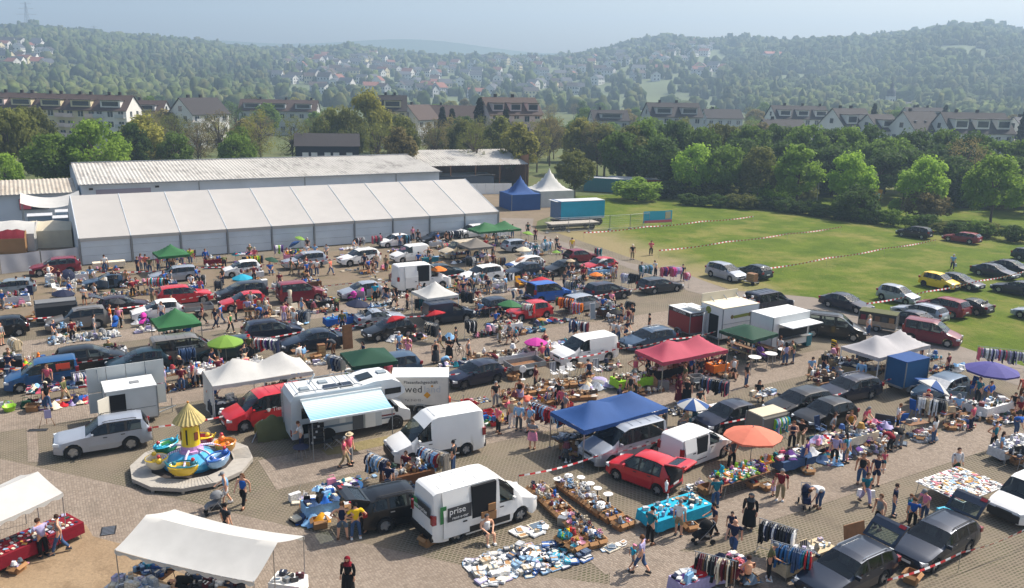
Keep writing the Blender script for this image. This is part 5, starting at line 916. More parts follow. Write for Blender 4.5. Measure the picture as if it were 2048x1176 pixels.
for x in (-3.0,-2.0,-.6,.1): ob('cross_bar',MB().tube([(x,-1.02,3.1),(x,1.02,3.1)],.025,5),ALU,mh)
for x,y in ((-2.6,-.3),(-1.4,.35)): ob('roof_hatch',MB().box((x,y,3.0),(.55,.5,.12),tap=.85),plas('glassgrey'),mh)
for x in (-1.2,-.35): ob('solar_panel',MB().box((x,-.55,3.02),(.75,.6,.05)),mat('solar',(18,24,40),.15),mh)
ob('skylight',MB().box((.9,0,3.09),(.8,.9,.10),ry=R(-9)),GLASSO,mh); ob('skylight',MB().box((2.0,.2,3.17),(.5,.5,.08)),plas('glassgrey'),mh); ob('satellite_mast',MB().tube([(-2.1,.5,2.98),(-1.8,.5,3.5)],.06,5),MHW,mh)
ob('ladder',MB().tube([(-3.62,.5,.9),(-3.62,.5,2.9)],.02,5).tube([(-3.62,.85,.9),(-3.62,.85,2.9)],.02,5).tube([(-3.62,.5,1.4),(-3.62,.85,1.4)],.02,5).tube([(-3.62,.5,2.0),(-3.62,.85,2.0)],.02,5),ALU,mh)
m,n,l,b=nodes_mat('awning_stripes'); tc=n.new('ShaderNodeTexCoord'); wv=n.new('ShaderNodeTexWave'); wv.bands_direction='Y'; wv.inputs['Scale'].default_value=2.1; wv.inputs['Distortion'].default_value=0; l.new(tc.outputs['Object'],wv.inputs['Vector'])
sp=n.new('ShaderNodeSeparateXYZ'); l.new(tc.outputs['Object'],sp.inputs[0]); mr=n.new('ShaderNodeMapRange'); mr.inputs[1].default_value=-3.3; mr.inputs[2].default_value=-1.2; l.new(sp.outputs[1],mr.inputs[0])
l.new(mixc(n,l,ramp(n,l,wv.outputs[0],.3,.7),mixc(n,l,mr.outputs[0],lin((70,140,196)),lin((176,206,216))),mixc(n,l,mr.outputs[0],lin((140,190,222)),lin((216,226,222)))),b.inputs['Base Color']); b.inputs['Roughness'].default_value=.8
ob('awning',MB().grid(lambda p,q:(-3.0+4.5*p,-1.18-2.0*q,2.66-.42*q-.06*math.sin(math.pi*q)),10,6).mesh('aw',60),m,mh); ob('awning_case',MB().box((-.75,-1.2,2.68),(4.6,.12,.14)),MHW,mh); ob('awning_bar',MB().box((-.75,-3.2,2.22),(4.6,.08,.1)),MHW,mh)
for x in (-2.95,1.45): ob('awning_post',MB().tube([(x,-3.2,2.2),(x,-3.25,0)],.025,5),ALU,mh)
# ---------------------------------------------------------------- carousel
cr=thing('carousel','small children carousel with yellow tower, pointed roof and colourful gondolas on a round platform','carousel',(-16.3,39.9),R(12))
BOARD=mat('platform_boards',(168,162,152),.85,var=.12,scale=5)
for k in range(12):
    a0,a1=2*math.pi*k/12,2*math.pi*(k+1)/12; r0,r1=2.05,3.02
    mb=MB(); q=[(r0*math.cos(a0),r0*math.sin(a0)),(r1*math.cos(a0),r1*math.sin(a0)),(r1*math.cos(a1),r1*math.sin(a1)),(r0*math.cos(a1),r0*math.sin(a1))]; q=[(x*.995,y*.995) for x,y in q]
    mb.add([(x,y,.14) for x,y in q]+[(x,y,.33) for x,y in q],[(3,2,1,0),(4,5,6,7),(0,1,5,4),(1,2,6,5),(2,3,7,6),(3,0,4,7)])
    if k in (0,4,8,9):
        for j in range(9):
            f=(j+.5)/9; a=a0+(a1-a0)*f; mb.box(((r0+r1)/2*math.cos(a)*.985,(r0+r1)/2*math.sin(a)*.985,.335),(.82,.05,.03),rz=a)
    ob('platform_segment',mb,BOARD,cr); ob('platform_foot',MB().box((2.9*math.cos(a0),2.9*math.sin(a0),.07),(.14,.14,.14)),STEEL,cr)
ob('floor_disc',MB().lathe([(2.06,.12),(2.06,.22),(.1,.22)],24),mat('floor_dark',(60,52,48),.8),cr)
CB=mat('carousel_blue',(70,170,214),.3,coat=.5,var=.12,scale=2); ob('hub',MB().lathe([(1.35,.24),(1.42,.4),(1.30,.62),(.85,.86),(.5,1.0)],12).mesh('h',25),CB,cr); ob('hub_ring',MB().lathe([(.62,.9),(.60,1.08),(.44,1.1)],14),mat('carousel_pink',(208,158,204),.4),cr)
ob('tower',MB().lathe([(.47,1.3),(.44,2.35),(.56,2.5),(.58,2.62)],16).mesh('t',40),mat('carousel_yellow',(238,204,30),.35,coat=.4),cr); ob('tower_base',MB().lathe([(.48,1.05),(.47,1.31)],16),mat('carousel_pink',(208,158,204),.4),cr)
for k in range(6):
    a=2*math.pi*k/6+.3; ob('tower_window' if k%2 else 'tower_slot',MB().box((.455*math.cos(a),.455*math.sin(a),1.85),(.04,.22 if k%2 else .07,.42 if k%2 else .8),rz=a),mat('carousel_brown',(120,60,30),.6) if k%2 else BLK,cr)
ob('cornice',MB().lathe([(.57,2.45),(.63,2.5),(.60,2.58)],16),mat('carousel_orange',(196,124,30),.5),cr)
th=MB()
for k in range(22):
    a=2*math.pi*k/22; b_=2*math.pi*(k+1)/22; th.add([(.03*math.cos(a),.03*math.sin(a),3.55),(.78*math.cos(a),.78*math.sin(a),2.55),(.80*math.cos((a+b_)/2),.80*math.sin((a+b_)/2),2.62),(.78*math.cos(b_),.78*math.sin(b_),2.55),(.03*math.cos(b_),.03*math.sin(b_),3.55)],[(0,1,2),(0,2,4),(4,2,3)])
ob('thatched_roof',th,mat('thatch',(190,172,112),.8,var=.2,scale=6),cr); ob('roof_tip',MB().ball((0,0,3.6),.06),mat('carousel_orange',(196,124,30),.5),cr)
m,n,l,b=nodes_mat('arm_stripes'); tc=n.new('ShaderNodeTexCoord'); wv=n.new('ShaderNodeTexWave'); wv.inputs['Scale'].default_value=3.2; l.new(tc.outputs['Object'],wv.inputs['Vector']); l.new(mixc(n,l,ramp(n,l,wv.outputs[0],.45,.55),lin((168,140,190)),lin((226,224,228))),b.inputs['Base Color'])
def gond(c1,c2,c3,kind):
    mb=MB(); r=.56
    if kind=='cup':
        mb.lathe([(.12,.02),(.36,.08),(.52,.30),(.56,.56),(.52,.60),(.46,.56),(.40,.30),(.05,.24)],14,0); mb.box((0,0,.34),(.7,.3,.1),1)
    else:
        mb.lathe([(.10,.02),(.34,.08),(.46,.28),(.50,.50),(.46,.53),(.40,.48),(.34,.26),(.05,.20)],14,0,sx=1.5,sy=.9); mb.box((-.1,0,.34),(.5,.5,.1),1); mb.ball((.62,0,.62),.12,1); mb.tube([(-.65,0,.4),(-.85,0,.75)],.09,6,1,r2=.03)
    me=mb.mesh('g',40); return me,[plas_g(c1),plas_g(c2)]
def plas_g(c): return mat('gloss_'+c,PAL[c],.25,coat=.6,var=.12,scale=5)
for k,(c1,c2,kd) in enumerate((('cream','yellow','cup'),('yellow','teal','boat'),('lightblue','blue','boat'),('gold','orange','cup'),('red','yellow','boat'),('green','turquoise','boat'))):
    a=2*math.pi*k/6+R(205); me,ms=gond(c1,c2,c1,kd); x,y=1.72*math.cos(a),1.72*math.sin(a)
    ob('gondola',me,ms,cr,loc=(x,y,.42),rz=a+math.pi/2); ob('gondola_rim',MB().lathe([(.53,.56),(.58,.60),(.53,.64),(.50,.60)],14,sx=1 if kd=='cup' else 1.32,sy=1 if kd=='cup' else .82,cap=False).mesh('r',40),plas_g(c2),cr,loc=(x,y,.40),rz=a+math.pi/2)
    for q,(dx,dz,rr,cc) in enumerate(((.50,.62,.17,c2),(.50,.84,.10,c1),(-.42,.66,.12,c2))): ob('gondola_ornament',MB().ball((dx,0,dz),rr,0,10),plas_g(cc if q!=1 else 'red'),cr,loc=(x,y,.40),rz=a+math.pi/2)
    ob('swing_arm',MB().tube([(.4,0,1.15),(1.0,0,1.08),(1.6,0,.75)],.06,7),m,cr,rz=a)
# ---------------------------------------------------------------- canopies
def canopy(c,w,d,rz,eave,peak,n,col,label,legs=True,flat=1.45,val=.24,legh=None,wall=None):
    t=thing('canopy',label,'canopy',(c[0],c[1],0.006),R(rz)); nx=12*n; ny=12
    def f(a,b):
        x=a*2-1; y=abs(b*2-1); xx=abs(((a*n)%1 if a<1 else 1.)*2-1) if n>1 else abs(x)
        if n>1 and .5/n<a<1-.5/n: s=1-y; s=s*(1-.36*xx**1.3)
        else: s=1-max(xx,y)
        return (x*w/2,(b*2-1)*d/2,eave+(peak-eave)*max(0,s)**flat-.03*math.sin(math.pi*a*n)*(y>.95))
    ob('roof',MB().grid(f,nx,ny).mesh('roof',40),canvas(col),t)
    for s_ in(-1,1):
        ob('valance',MB().grid(lambda a,b:(-w/2+w*a,s_*(d/2+.012*math.sin(a*w*9)),eave-.01-val*b-.02*math.sin(a*w*6)*b),16*n,1),canvas(col),t); ob('valance',MB().grid(lambda a,b:(s_*(w/2+.012*math.sin(a*d*9)),-d/2+d*a,eave-.01-val*b-.02*math.sin(a*d*6)*b),16,1),canvas(col),t)
    for i in range(n+1):
        for s_ in(-1,1): ob('leg',MB().box((-w/2+w*i/n+(.03 if i==0 else -.03 if i==n else 0),s_*(d/2-.03),eave/2),(.05,.05,eave)),WHITEP if col in('white','lightgrey') else STEEL,t); ob('foot_plate',MB().box((-w/2+w*i/n+(.03 if i==0 else -.03 if i==n else 0),s_*(d/2-.03),.01),(.14,.14,.02)),STEEL,t)
    for s_ in(-1,1): ob('truss',MB().tube([(-w/2,s_*(d/2-.04),eave-.12),(w/2,s_*(d/2-.04),eave-.12)],.018,4),STEEL,t)
    if wall=='left': ob('side_wall',MB().grid(lambda a,b:(-w/2-.02-.12*b*math.sin(3*a)-.05*math.sin(a*14)*b,-d/2+d*a,eave-.03-(eave-.05)*b),14,6).mesh('sw',50),canvas(col),t)
    return t
CAN=[((-24.83,59.79),3,3,33,2.0,3.0,1,'green','green peaked canopy above baskets beside the taupe camper van',{}),((-34.87,84.14),3,3,34,2.0,2.95,1,'green','bright green canopy with a crowd at the marquee wall',{}),((-2.34,102.86),6,3,31,2.0,2.9,2,'green','long green canopy at the far end of the marquee',{}),
((-4.13,91.9),3,3,30,2.0,2.9,1,'taupe','taupe pavilion with hung clothes beside the beige van',{}),((-6.59,69.86),3,3,33,2.0,3.05,1,'white','white peaked canopy beside the charcoal panel van',{}),((-15.52,49.05),6,3,30,2.05,3.1,2,'white','white double peaked canopy with a hanging side sheet above the red van',{'wall':'left'}),
((-9.24,52.11),3,3,26,2.1,2.7,1,'darkgreen','dark green low canopy above bright green cloth tables',{'flat':1.05}),((11.68,54.94),5.8,2.9,31,2.1,3.0,2,'rose','pink red double peaked canopy over crowded tables',{}),((17.42,59.34),3,3,38,2.2,2.75,1,'darkgreen','dark green canopy over beer benches beside the snack trailer',{'flat':1.05}),
((26.58,57.08),6,3,33,2.05,3.05,2,'lightgrey','pale grey double peaked canopy beside the blue tarpaulin trailer',{}),((5.56,43.75),6,3,34,2.1,2.95,2,'blue','blue double peaked canopy with football shirts',{})]
for a in CAN: canopy(*a[:9],**a[9])
def bigtop(c,w,d,rz,label):
    t=thing('stall_awning',label,'awning',(c[0],c[1],.006),R(rz))
    def f(a,b): x,y=a*2-1,b*2-1; return (x*w/2*(1-.03*(1-abs(y))),y*d/2*(1-.05*(1-abs(x))),2.35+.5*(1-abs(y))**1.3-.22*(1-x*x)*(abs(y))*.6+.12*(1-abs(y))*x*x)
    ob('roof',MB().grid(f,20,14).mesh('r',50),canvas('white'),t); ob('fringe',MB().grid(lambda a,b:(-w/2+w*a,-d/2*(.95+.05*abs(a*2-1)),2.33-.13*(1-(a*2-1)**2)-(.14+.05*math.sin(a*60))*b),60,1),canvas('white'),t); ob('fringe',MB().grid(lambda a,b:(-w/2+w*a,d/2*(.95+.05*abs(a*2-1)),2.33-.13*(1-(a*2-1)**2)-(.14+.05*math.sin(a*60))*b),60,1),canvas('white'),t)
    for a in(-1,1):
        for b in(-1,1): ob('pole',MB().tube([(a*(w/2-.05),b*(d/2-.05),0),(a*(w/2-.03),b*(d/2-.03),2.36)],.022,5),STEEL,t)
        ob('ridge_pole',MB().tube([(a*(w/2-.3),0,0),(a*(w/2-.3),0,2.86)],.022,5),STEEL,t)
bigtop((-11.28,28.78),6.1,3.3,-18,'large white stall awning on poles over market tables'); bigtop((-21.70,30.65),6.0,3.1,60,'white stall awning with scalloped edge beside the red cloth table')
# ---------------------------------------------------------------- parasols
def parasol(tok,r,h,col,label,tilt=0,taz=0,n=8,col2=None,drop=.28,big=False):
    t=thing('parasol',label,'parasol',tok); mb=MB(); mb2=MB()
    for k in range(n):
        a0,a1=2*math.pi*k/n,2*math.pi*(k+1)/n; tgt=mb if (k%2==0 or not col2) else mb2
        for i in range(4):
            f0,f1=i/4,(i+1)/4; z=lambda f:-drop*r*f**1.35; P_=lambda f,a,s=1.:(f*r*math.cos(a)*s,f*r*math.sin(a)*s,z(f)); am=(a0+a1)/2
            tgt.add([P_(f0,a0),P_(f1,a0),P_(f1,am,.955),P_(f1,a1),P_(f0,a1),P_(f0,am,.955)],[(0,1,2,5),(5,2,3,4)])
        tgt.add([(r*math.cos(a0),r*math.sin(a0),-drop*r),(r*math.cos(a1),r*math.sin(a1),-drop*r),(r*.985*math.cos(a1),r*.985*math.sin(a1),-drop*r-.10*r/1.2),(r*.985*math.cos(a0),r*.985*math.sin(a0),-drop*r-.10*r/1.2)],[(0,1,2,3)])
    M=Matrix.Rotation(taz,4,'Z')@Matrix.Rotation(tilt,4,'Y'); e=M.to_euler(); base=Vector((0,0,h-.05))
    cn=ob('canopy',mb.mesh('c',25),canvas(col),t,loc=base,rot=e)
    if col2: ob('canopy_panels',mb2.mesh('c',25),canvas(col2),cn)
    rb=MB()
    for k in range(n): a=2*math.pi*k/n; rb.tube([(0,0,-.03),(r*math.cos(a),r*math.sin(a),-drop*r-.02)],.008,4)
    ob('rib',rb,STEEL,cn); ob('finial',MB().ball((0,0,.03),.035),STEEL,cn)
    ob('pole',MB().tube([(0,0,0),(0,0,h)],.02,6),STEEL,t); ob('base',MB().lathe([(.26,0),(.26,.06),(.05,.10),(.04,.25)],12),plas('grey'),t); return t
PAR=[((-25.08,76.05),.95,1.9,'turquoise','turquoise parasol over the junk tables near the marquee',0,0),((-19.90,55.97),1.25,2.2,'lime','lime green parasol over soft toys beside the dark teal estate car',0,0),((-12.73,67.30),1.0,2.0,'navy','navy parasol beside the silver convertible',.1,0),((-9.34,63.61),.9,1.7,'red','red parasol tilted against the black hatchback',.4,2.6),((-6.23,65.90),.8,1.6,'red','tilted red parasol beside the charcoal panel van',.3,2.4),((-7.20,79.95),.85,2.2,'orange','orange parasol in front of the white high van',0,0),((8.11,79.61),.65,2.0,'orange','small orange parasol by the pale cloth stall',0,0),((-0.14,68.17),1.05,2.0,'green','faded green parasol behind the charcoal hatchback',.12,1),((1.17,92.32),.9,1.9,'cream','cream parasol in front of the beige van row',0,0),((1.87,101.76),.75,2.0,'lime','lime parasol shading the silver estate car stall',.2,.5),((4.81,91.59),.5,1.7,'lime','small lime parasol beside the dark red hatchback',0,0),((2.71,77.53),1.25,1.9,'red','red parasol behind the bright blue small van',.1,2),((-0.32,84.10),.5,1.8,'blue','small blue parasol by the yellow armchair',0,0),((1.79,57.92),.85,1.9,'magenta','magenta parasol over the open trailer goods',0,0),((10.77,46.43),.95,1.9,'white','blue and white parasol shading a deck chair',0,0),((26.99,50.56),1.15,1.9,'white','blue and white parasol tilted on the estate car bonnet',.45,.2),((12.89,41.45),1.55,2.3,'salmon','large salmon parasol over the toy table',0.05,2),((32.37,53.82),1.7,2.1,'violet','large violet parasol beside the ironing board stall',0,0),((-24.74,84.78),.7,1.7,'darkgreen','dark green parasol next to the small white car',.25,0),((-42.07,77.81),.62,1.2,'navy','navy parasol lying tilted on the white cloth stall',.9,-.6),((-38.80,70.50),.95,1.5,'navy','navy parasol behind the charcoal tarpaulin trailer',0.1,0),((8.47,66.02),.6,1.95,'black','black umbrella held by two people on the lane',0,0),((-24.82,96.79),.6,1.7,'lime','lime parasol by the marquee wall toys',.3,0),((-25.24,94.92),.7,1.4,'blue','blue parasol tilted over toys at the marquee wall',.6,2.8),((-32.05,66.15),.62,1.95,'charcoal','charcoal umbrella held above a person beside the aubergine hatchback',.2,0),((0.58,89.07),.75,1.3,'peach','peach parasol leaning on the sheet covered white car',.6,2.6),((6.10,86.59),.5,1.8,'beige','beige small parasol in front of the glossy black hatchback',0,0),((9.51,88.40),.6,1.5,'white','white parasol in front of the red hatchback sun shade',.5,2.6)]
for i,p in enumerate(PAR):
    b2='blue' if 'blue and white' in p[4] else None; parasol(p[0],p[1],p[2],p[3],p[4],p[5],p[6],n=6 if 'salmon parasol' in p[4] else 8,col2=b2,drop=.32 if p[1]>1.3 else .42)
# ---------------------------------------------------------------- barrier tapes
m,n,l,b=nodes_mat('barrier_tape'); tc=n.new('ShaderNodeTexCoord'); sp=n.new('ShaderNodeSeparateXYZ'); l.new(tc.outputs['Object'],sp.inputs[0]); md=n.new('ShaderNodeMath'); md.operation='FRACT'; mu=n.new('ShaderNodeMath'); mu.operation='MULTIPLY'; mu.inputs[1].default_value=1.55; l.new(sp.outputs[0],mu.inputs[0]); l.new(mu.outputs[0],md.inputs[0]); gt=n.new('ShaderNodeMath'); gt.operation='GREATER_THAN'; gt.inputs[1].default_value=.5; l.new(md.outputs[0],gt.inputs[0])
l.new(mixc(n,l,gt.outputs[0],lin((196,44,44)),lin((232,230,226))),b.inputs['Base Color']); b.inputs['Roughness'].default_value=.5; TAPE=m
def tape(p,q,label,h=.95,wd=.09,step=6):
    p,q=Vector(p),Vector(q); dd=q-p; Ln=dd.length; t=thing('barrier_tape',label,'tape',p.to_tuple(),math.atan2(dd.y,dd.x)); n=max(6,int(Ln/.5)); k=max(1,round(Ln/step))
    def f(a,b): s=abs(math.sin(math.pi*a*k)); tw=.5*math.sin(a*Ln*.7); return (Ln*a,(b-.5)*wd*math.sin(tw)*1.,h-.14*s+(b-.5)*wd*math.cos(tw))
    ob('tape',MB().grid(f,n,1),TAPE,t)
    for i in range(k+1): ob('stake',MB().tube([(Ln*i/k,.02,0),(Ln*i/k,.02,h+.08)],.012,5),STEEL,t)
tape((0.52,37.80),(8.93,42.93),'red and white tape between the rental van and the silver people van'); tape((14.99,29.43),(23.03,33.72),'red and white tape along the charcoal grey estate car'); tape((-4.49,52.00),(3.04,55.89),'red and white tape past the navy boxy hatchback'); tape((3.48,55.92),(16.37,63.77),'red and white tape behind the deck chairs and pink canopy'); tape((4.81,40.58),(8.91,42.79),'red and white tape beside the silver people van flank') if False else None
tape((12.05,44.87),(25.08,53.01),'red and white tape across the black hatchbacks',step=8); tape((25.08,53.01),(31.33,56.72),'red and white tape past the blue tarpaulin trailer'); tape((-8.89,65.71),(5.15,72.88),'red and white tape behind the charcoal panel van row',step=8); tape((5.15,72.88),(15.65,80.15),'red and white tape along the estate cars by the path',step=8); tape((31.88,73.33),(55.16,88.81),'red and white tape between the two meadow parking rows',step=9,wd=.14); tape((26.25,87.13),(54.66,107.52),'red and white tape across the middle of the meadow',step=12,wd=.14); tape((9.09,107.30),(35.69,124.42),'red and white tape across the far meadow',step=12,wd=.14); tape((17.02,96.36),(45.74,116.38),'red and white tape across the meadow by two walkers',step=12,wd=.14)
tape((-33.13,51.45),(-26.64,54.46),'red and white tape behind the blue delivery van'); tape((-21.66,55.64),(-18.19,61.11),'red and white tape along the taupe camper van row') if False else tape((-26.64,54.46),(-15.86,61.14),'red and white tape along the taupe camper van row',step=8); tape((-15.86,61.14),(-10.54,64.50),'red and white tape behind the charcoal saloon'); tape((-38.65,62.75),(-33.02,66.08),'red and white tape by the charcoal tarpaulin trailer',step=7); tape((-33.02,66.08),(-26.33,72.21),'red and white tape between white and red hatchbacks',step=8); tape((-22.67,74.34),(-15.39,76.88),'red and white tape along the dark red small van'); tape((-15.39,76.88),(-5.17,81.86),'red and white tape behind the silver hatchback'); tape((-39.74,79.29),(-23.64,85.37),'red and white tape along the marquee stalls',step=9); tape((-23.64,85.37),(-18.17,88.41),'red and white tape behind the silver crossover'); tape((-19.48,42.70),(-14.41,45.98),'red and white tape between the off-road car and the red van')
# ---------------------------------------------------------------- people (forward = +x, height 1.75 m)
def skin(name,verts,edges,sub=1,root=0):
    me=bpy.data.meshes.new(name); me.from_pydata([v[:3] for v in verts],edges,[]); o=bpy.data.objects.new(name,me)
    sm=o.modifiers.new('s','SKIN'); sm.use_smooth_shade=True; sm.branch_smoothing=.6
    for i,v in enumerate(verts):
        sv=me.skin_vertices[0].data[i]; r=v[3]; sv.radius=(r,r) if not hasattr(r,'__len__') else r; sv.use_root=(i==root)
    if sub: o.modifiers.new('d','SUBSURF').levels=sub
    m2=evaluated(o)
    m2.polygons.foreach_set('use_smooth',[True]*len(m2.polygons)); 
    if not m2.materials: m2.materials.append(None)
    return m2
def joints(pose):
    """joint positions for a pose"""
    J=dict(pel=Vector((0,0,.95)),sp=Vector((0,0,1.15)),ch=Vector((0,0,1.36)),nk=Vector((.01,0,1.50)),hd=Vector((.03,0,1.63)))
    for s,S_ in ((1,'L'),(-1,'R')):
        J['hip'+S_]=Vector((0,s*.09,.90)); J['kn'+S_]=Vector((.02,s*.10,.50)); J['an'+S_]=Vector((0,s*.11,.09)); J['sh'+S_]=Vector((0,s*.18,1.42)); J['el'+S_]=Vector((-.02,s*.23,1.14)); J['wr'+S_]=Vector((.05,s*.24,.89))
    if pose=='walk':
        J['knL']=Vector((.18,.09,.52)); J['anL']=Vector((.30,.09,.10)); J['knR']=Vector((-.06,-.09,.50)); J['anR']=Vector((-.34,-.09,.16)); J['elL']=Vector((-.14,.22,1.16)); J['wrL']=Vector((-.12,.23,.92)); J['elR']=Vector((.12,-.22,1.16)); J['wrR']=Vector((.26,-.22,.98))
    elif pose=='akimbo':
        for s,S_ in ((1,'L'),(-1,'R')): J['el'+S_]=Vector((-.10,s*.42,1.18)); J['wr'+S_]=Vector((.02,s*.20,1.02)); J['an'+S_]=Vector((0,s*.17,.09)); J['kn'+S_]=Vector((.02,s*.14,.5))
    elif pose=='reach':
        J['ch']=Vector((.08,0,1.34)); J['nk']=Vector((.13,0,1.47)); J['hd']=Vector((.19,0,1.58))
        for s,S_ in ((1,'L'),(-1,'R')): J['sh'+S_]=Vector((.08,s*.18,1.40)); J['el'+S_]=Vector((.16,s*.22,1.14)); J['wr'+S_]=Vector((.40,s*.16,1.02))
    elif pose=='bend':
        J['pel']=Vector((-.14,0,.92)); J['sp']=Vector((.06,0,1.06)); J['ch']=Vector((.26,0,1.08)); J['nk']=Vector((.42,0,1.08)); J['hd']=Vector((.55,0,1.04))
        for s,S_ in ((1,'L'),(-1,'R')): J['hip'+S_]=Vector((-.13,s*.09,.88)); J['sh'+S_]=Vector((.32,s*.17,1.08)); J['el'+S_]=Vector((.40,s*.20,.80)); J['wr'+S_]=Vector((.50,s*.15,.58)); J['kn'+S_]=Vector((.02,s*.10,.50))
    elif pose=='sit':
        dz=-.42
        for k in ('pel','sp','ch','nk','hd'): J[k]=J[k]+Vector((0,0,dz))
        for s,S_ in ((1,'L'),(-1,'R')):
            for k in ('hip','sh'): J[k+S_]=J[k+S_]+Vector((0,0,dz))
            J['kn'+S_]=Vector((.44,s*.13,.50)); J['an'+S_]=Vector((.46,s*.13,.09)); J['el'+S_]=Vector((.06,s*.24,.74)); J['wr'+S_]=Vector((.32,s*.12,.62))
    elif pose=='push':
        J['ch']=Vector((.05,0,1.35)); J['nk']=Vector((.08,0,1.49)); J['hd']=Vector((.12,0,1.61))
        for s,S_ in ((1,'L'),(-1,'R')): J['sh'+S_]=Vector((.05,s*.18,1.41)); J['el'+S_]=Vector((.08,s*.24,1.14)); J['wr'+S_]=Vector((.36,s*.20,1.03))
        J['knL']=Vector((.14,.09,.52)); J['anL']=Vector((.20,.09,.10)); J['knR']=Vector((-.04,-.09,.50)); J['anR']=Vector((-.24,-.09,.13))
    elif pose=='phone':
        for s,S_ in ((1,'L'),(-1,'R')): J['el'+S_]=Vector((.06,s*.22,1.13)); J['wr'+S_]=Vector((.26,s*.07,1.22))
        J['hd']=Vector((.07,0,1.62))
    return J
def head_mb(J):
    mb=MB(); n_=J['nk']; h=J['hd']; up=(h-n_).normalized(); fw=Vector((1,0,0)); fw=(fw-up*fw.dot(up)).normalized(); sd=up.cross(fw); c=h+up*.0
    M=Matrix((( fw.x,sd.x,up.x),(fw.y,sd.y,up.y),(fw.z,sd.z,up.z)))
    def T_(v): return M@Vector(v)+c
    base=MB().ball((0,0,0),.092,0,12,sz=1.28,sx=1.05,sy=.86); base.v=[(x*(1-.22*max(0,-z/.12)) if x>0 else x,y*(1-.28*max(0,-z/.12)),z) for x,y,z in base.v]
    base.ball((.096,0,-.015),.018,0,6,sz=1.5)
    for s in(-1,1): base.ball((0,s*.082,-.005),.026,0,6,sz=1.3,sy=.4); base.ball((.084,s*.033,.012),.011,1,6)
    base.box((.086,0,-.055),(.012,.04,.010),2)
    mb.add([T_(v) for v in base.v],base.f); mb.m=list(base.m); return mb,T_
PM={}
def person_parts(pose):
    if pose in PM: return PM[pose]
    J=joints(pose); V=[];E=[]
    def add(p,r,par=None): V.append((*p,r)); i=len(V)-1; (E.append((par,i)) if par is not None else None); return i
    pel=add(J['pel'],.122); sp=add(J['sp'],.112,pel); ch=add(J['ch'],.128,sp); nk=add(J['nk'],.055,ch); add(J['hd'],.06,nk)
    for s,S_ in ((1,'L'),(-1,'R')):
        hip=add(J['hip'+S_],.092,pel); kn=add(J['kn'+S_],.062,hip); an=add(J['an'+S_],.042,kn); dirn=Vector((1,0,-.12)).normalized(); add(J['an'+S_]+Vector((.14,s*.02,-.045)),.036,an)
        sh=add(J['sh'+S_],.062,ch); el=add(J['el'+S_],.044,sh); wr=add(J['wr'+S_],.029,el); fd=(J['wr'+S_]-J['el'+S_]).normalized(); pal=add(J['wr'+S_]+fd*.06,.034,wr); sv=fd.cross(Vector((1,0,0)) if abs(fd.x)<.8 else Vector((0,0,1))).normalized()
        for k,(o_,ln) in enumerate(((-.024,.065),(-.008,.078),(.008,.074),(.024,.058))): f1=add(J['wr'+S_]+fd*.10+sv*o_,.0095,pal); add(J['wr'+S_]+fd*(.10+ln)+sv*o_*1.2+Vector((.012,0,-.008)),.008,f1)
        add(J['wr'+S_]+fd*.07+sv*-.052*s,.010,pal)
    body=skin('body',V,E,1); hm,T_=head_mb(J); bm=bmesh.new(); bm.from_mesh(body); tmp=hm.mesh('h',60); bm.from_mesh(tmp)
    bm.to_mesh(body); bm.free(); 
    while len(body.materials)<3: body.materials.append(None)
    nb=len(body.polygons)-len(hm.f); body.polygons.foreach_set('material_index',[0]*nb+hm.m)
    R_={'body':body}
    def sk(name,lst,ed): R_[name]=skin(name,lst,ed,1)
    c=J['ch']; up=(J['nk']-J['ch']).normalized(); hem=J['pel']-(J['sp']-J['pel'])*.35
    sk('shirt',[(*hem,.152),(*J['sp'],.145),(*c,.158),(*(c+up*.09),.10),(*J['shL'],.082),(*(J['shL']*.35+J['elL']*.65),.066),(*J['shR'],.082),(*(J['shR']*.35+J['elR']*.65),.066)],[(0,1),(1,2),(2,3),(2,4),(4,5),(2,6),(6,7)])
    sk('long_shirt',[(*hem,.152),(*J['sp'],.145),(*c,.158),(*(c+up*.09),.10),(*J['shL'],.082),(*J['elL'],.06),(*(J['elL']*.1+J['wrL']*.9),.046),(*J['shR'],.082),(*J['elR'],.06),(*(J['elR']*.1+J['wrR']*.9),.046)],[(0,1),(1,2),(2,3),(2,4),(4,5),(5,6),(2,7),(7,8),(8,9)])
    sk('tank_top',[(*hem,.15),(*J['sp'],.142),(*c,.156),(*(c*.6+J['nk']*.4),.11)],[(0,1),(1,2),(2,3)])
    tr=[(*(J['pel']+(J['sp']-J['pel'])*.2),.138),(*J['pel'],.144)]
    def legs(fr,r1,r2): 
        v=list(tr); e=[(0,1)]
        for S_ in 'LR':
            i=len(v); v.append((*J['hip'+S_],.108)); 
            if fr<=1: v.append((*(J['hip'+S_].lerp(J['kn'+S_],fr)),r1)); e+=[(1,i),(i,i+1)]
            else: v.append((*J['kn'+S_],.078)); v.append((*(J['kn'+S_].lerp(J['an'+S_],fr-1)),r2)); e+=[(1,i),(i,i+1),(i+1,i+2)]
        return v,e
    sk('trousers',*legs(1.93,.07,.062)); sk('shorts',*legs(.92,.098,0)); sk('capris',*legs(1.45,.07,.068))
    hipc=(J['hipL']+J['hipR'])/2; kc=(J['knL']+J['knR'])/2
    def tube_dress(name,pts): 
        mb=MB(); n=14; vs=[]
        for p,rx,ry in pts: vs+=[(p.x+math.cos(2*math.pi*j/n)*rx*(1+.05*math.cos(5*2*math.pi*j/n)),p.y+math.sin(2*math.pi*j/n)*ry,p.z) for j in range(n)]
        mb.add(vs,[(i*n+j,i*n+(j+1)%n,(i+1)*n+(j+1)%n,(i+1)*n+j) for i in range(len(pts)-1) for j in range(n)]); R_[name]=mb.mesh(name,60)
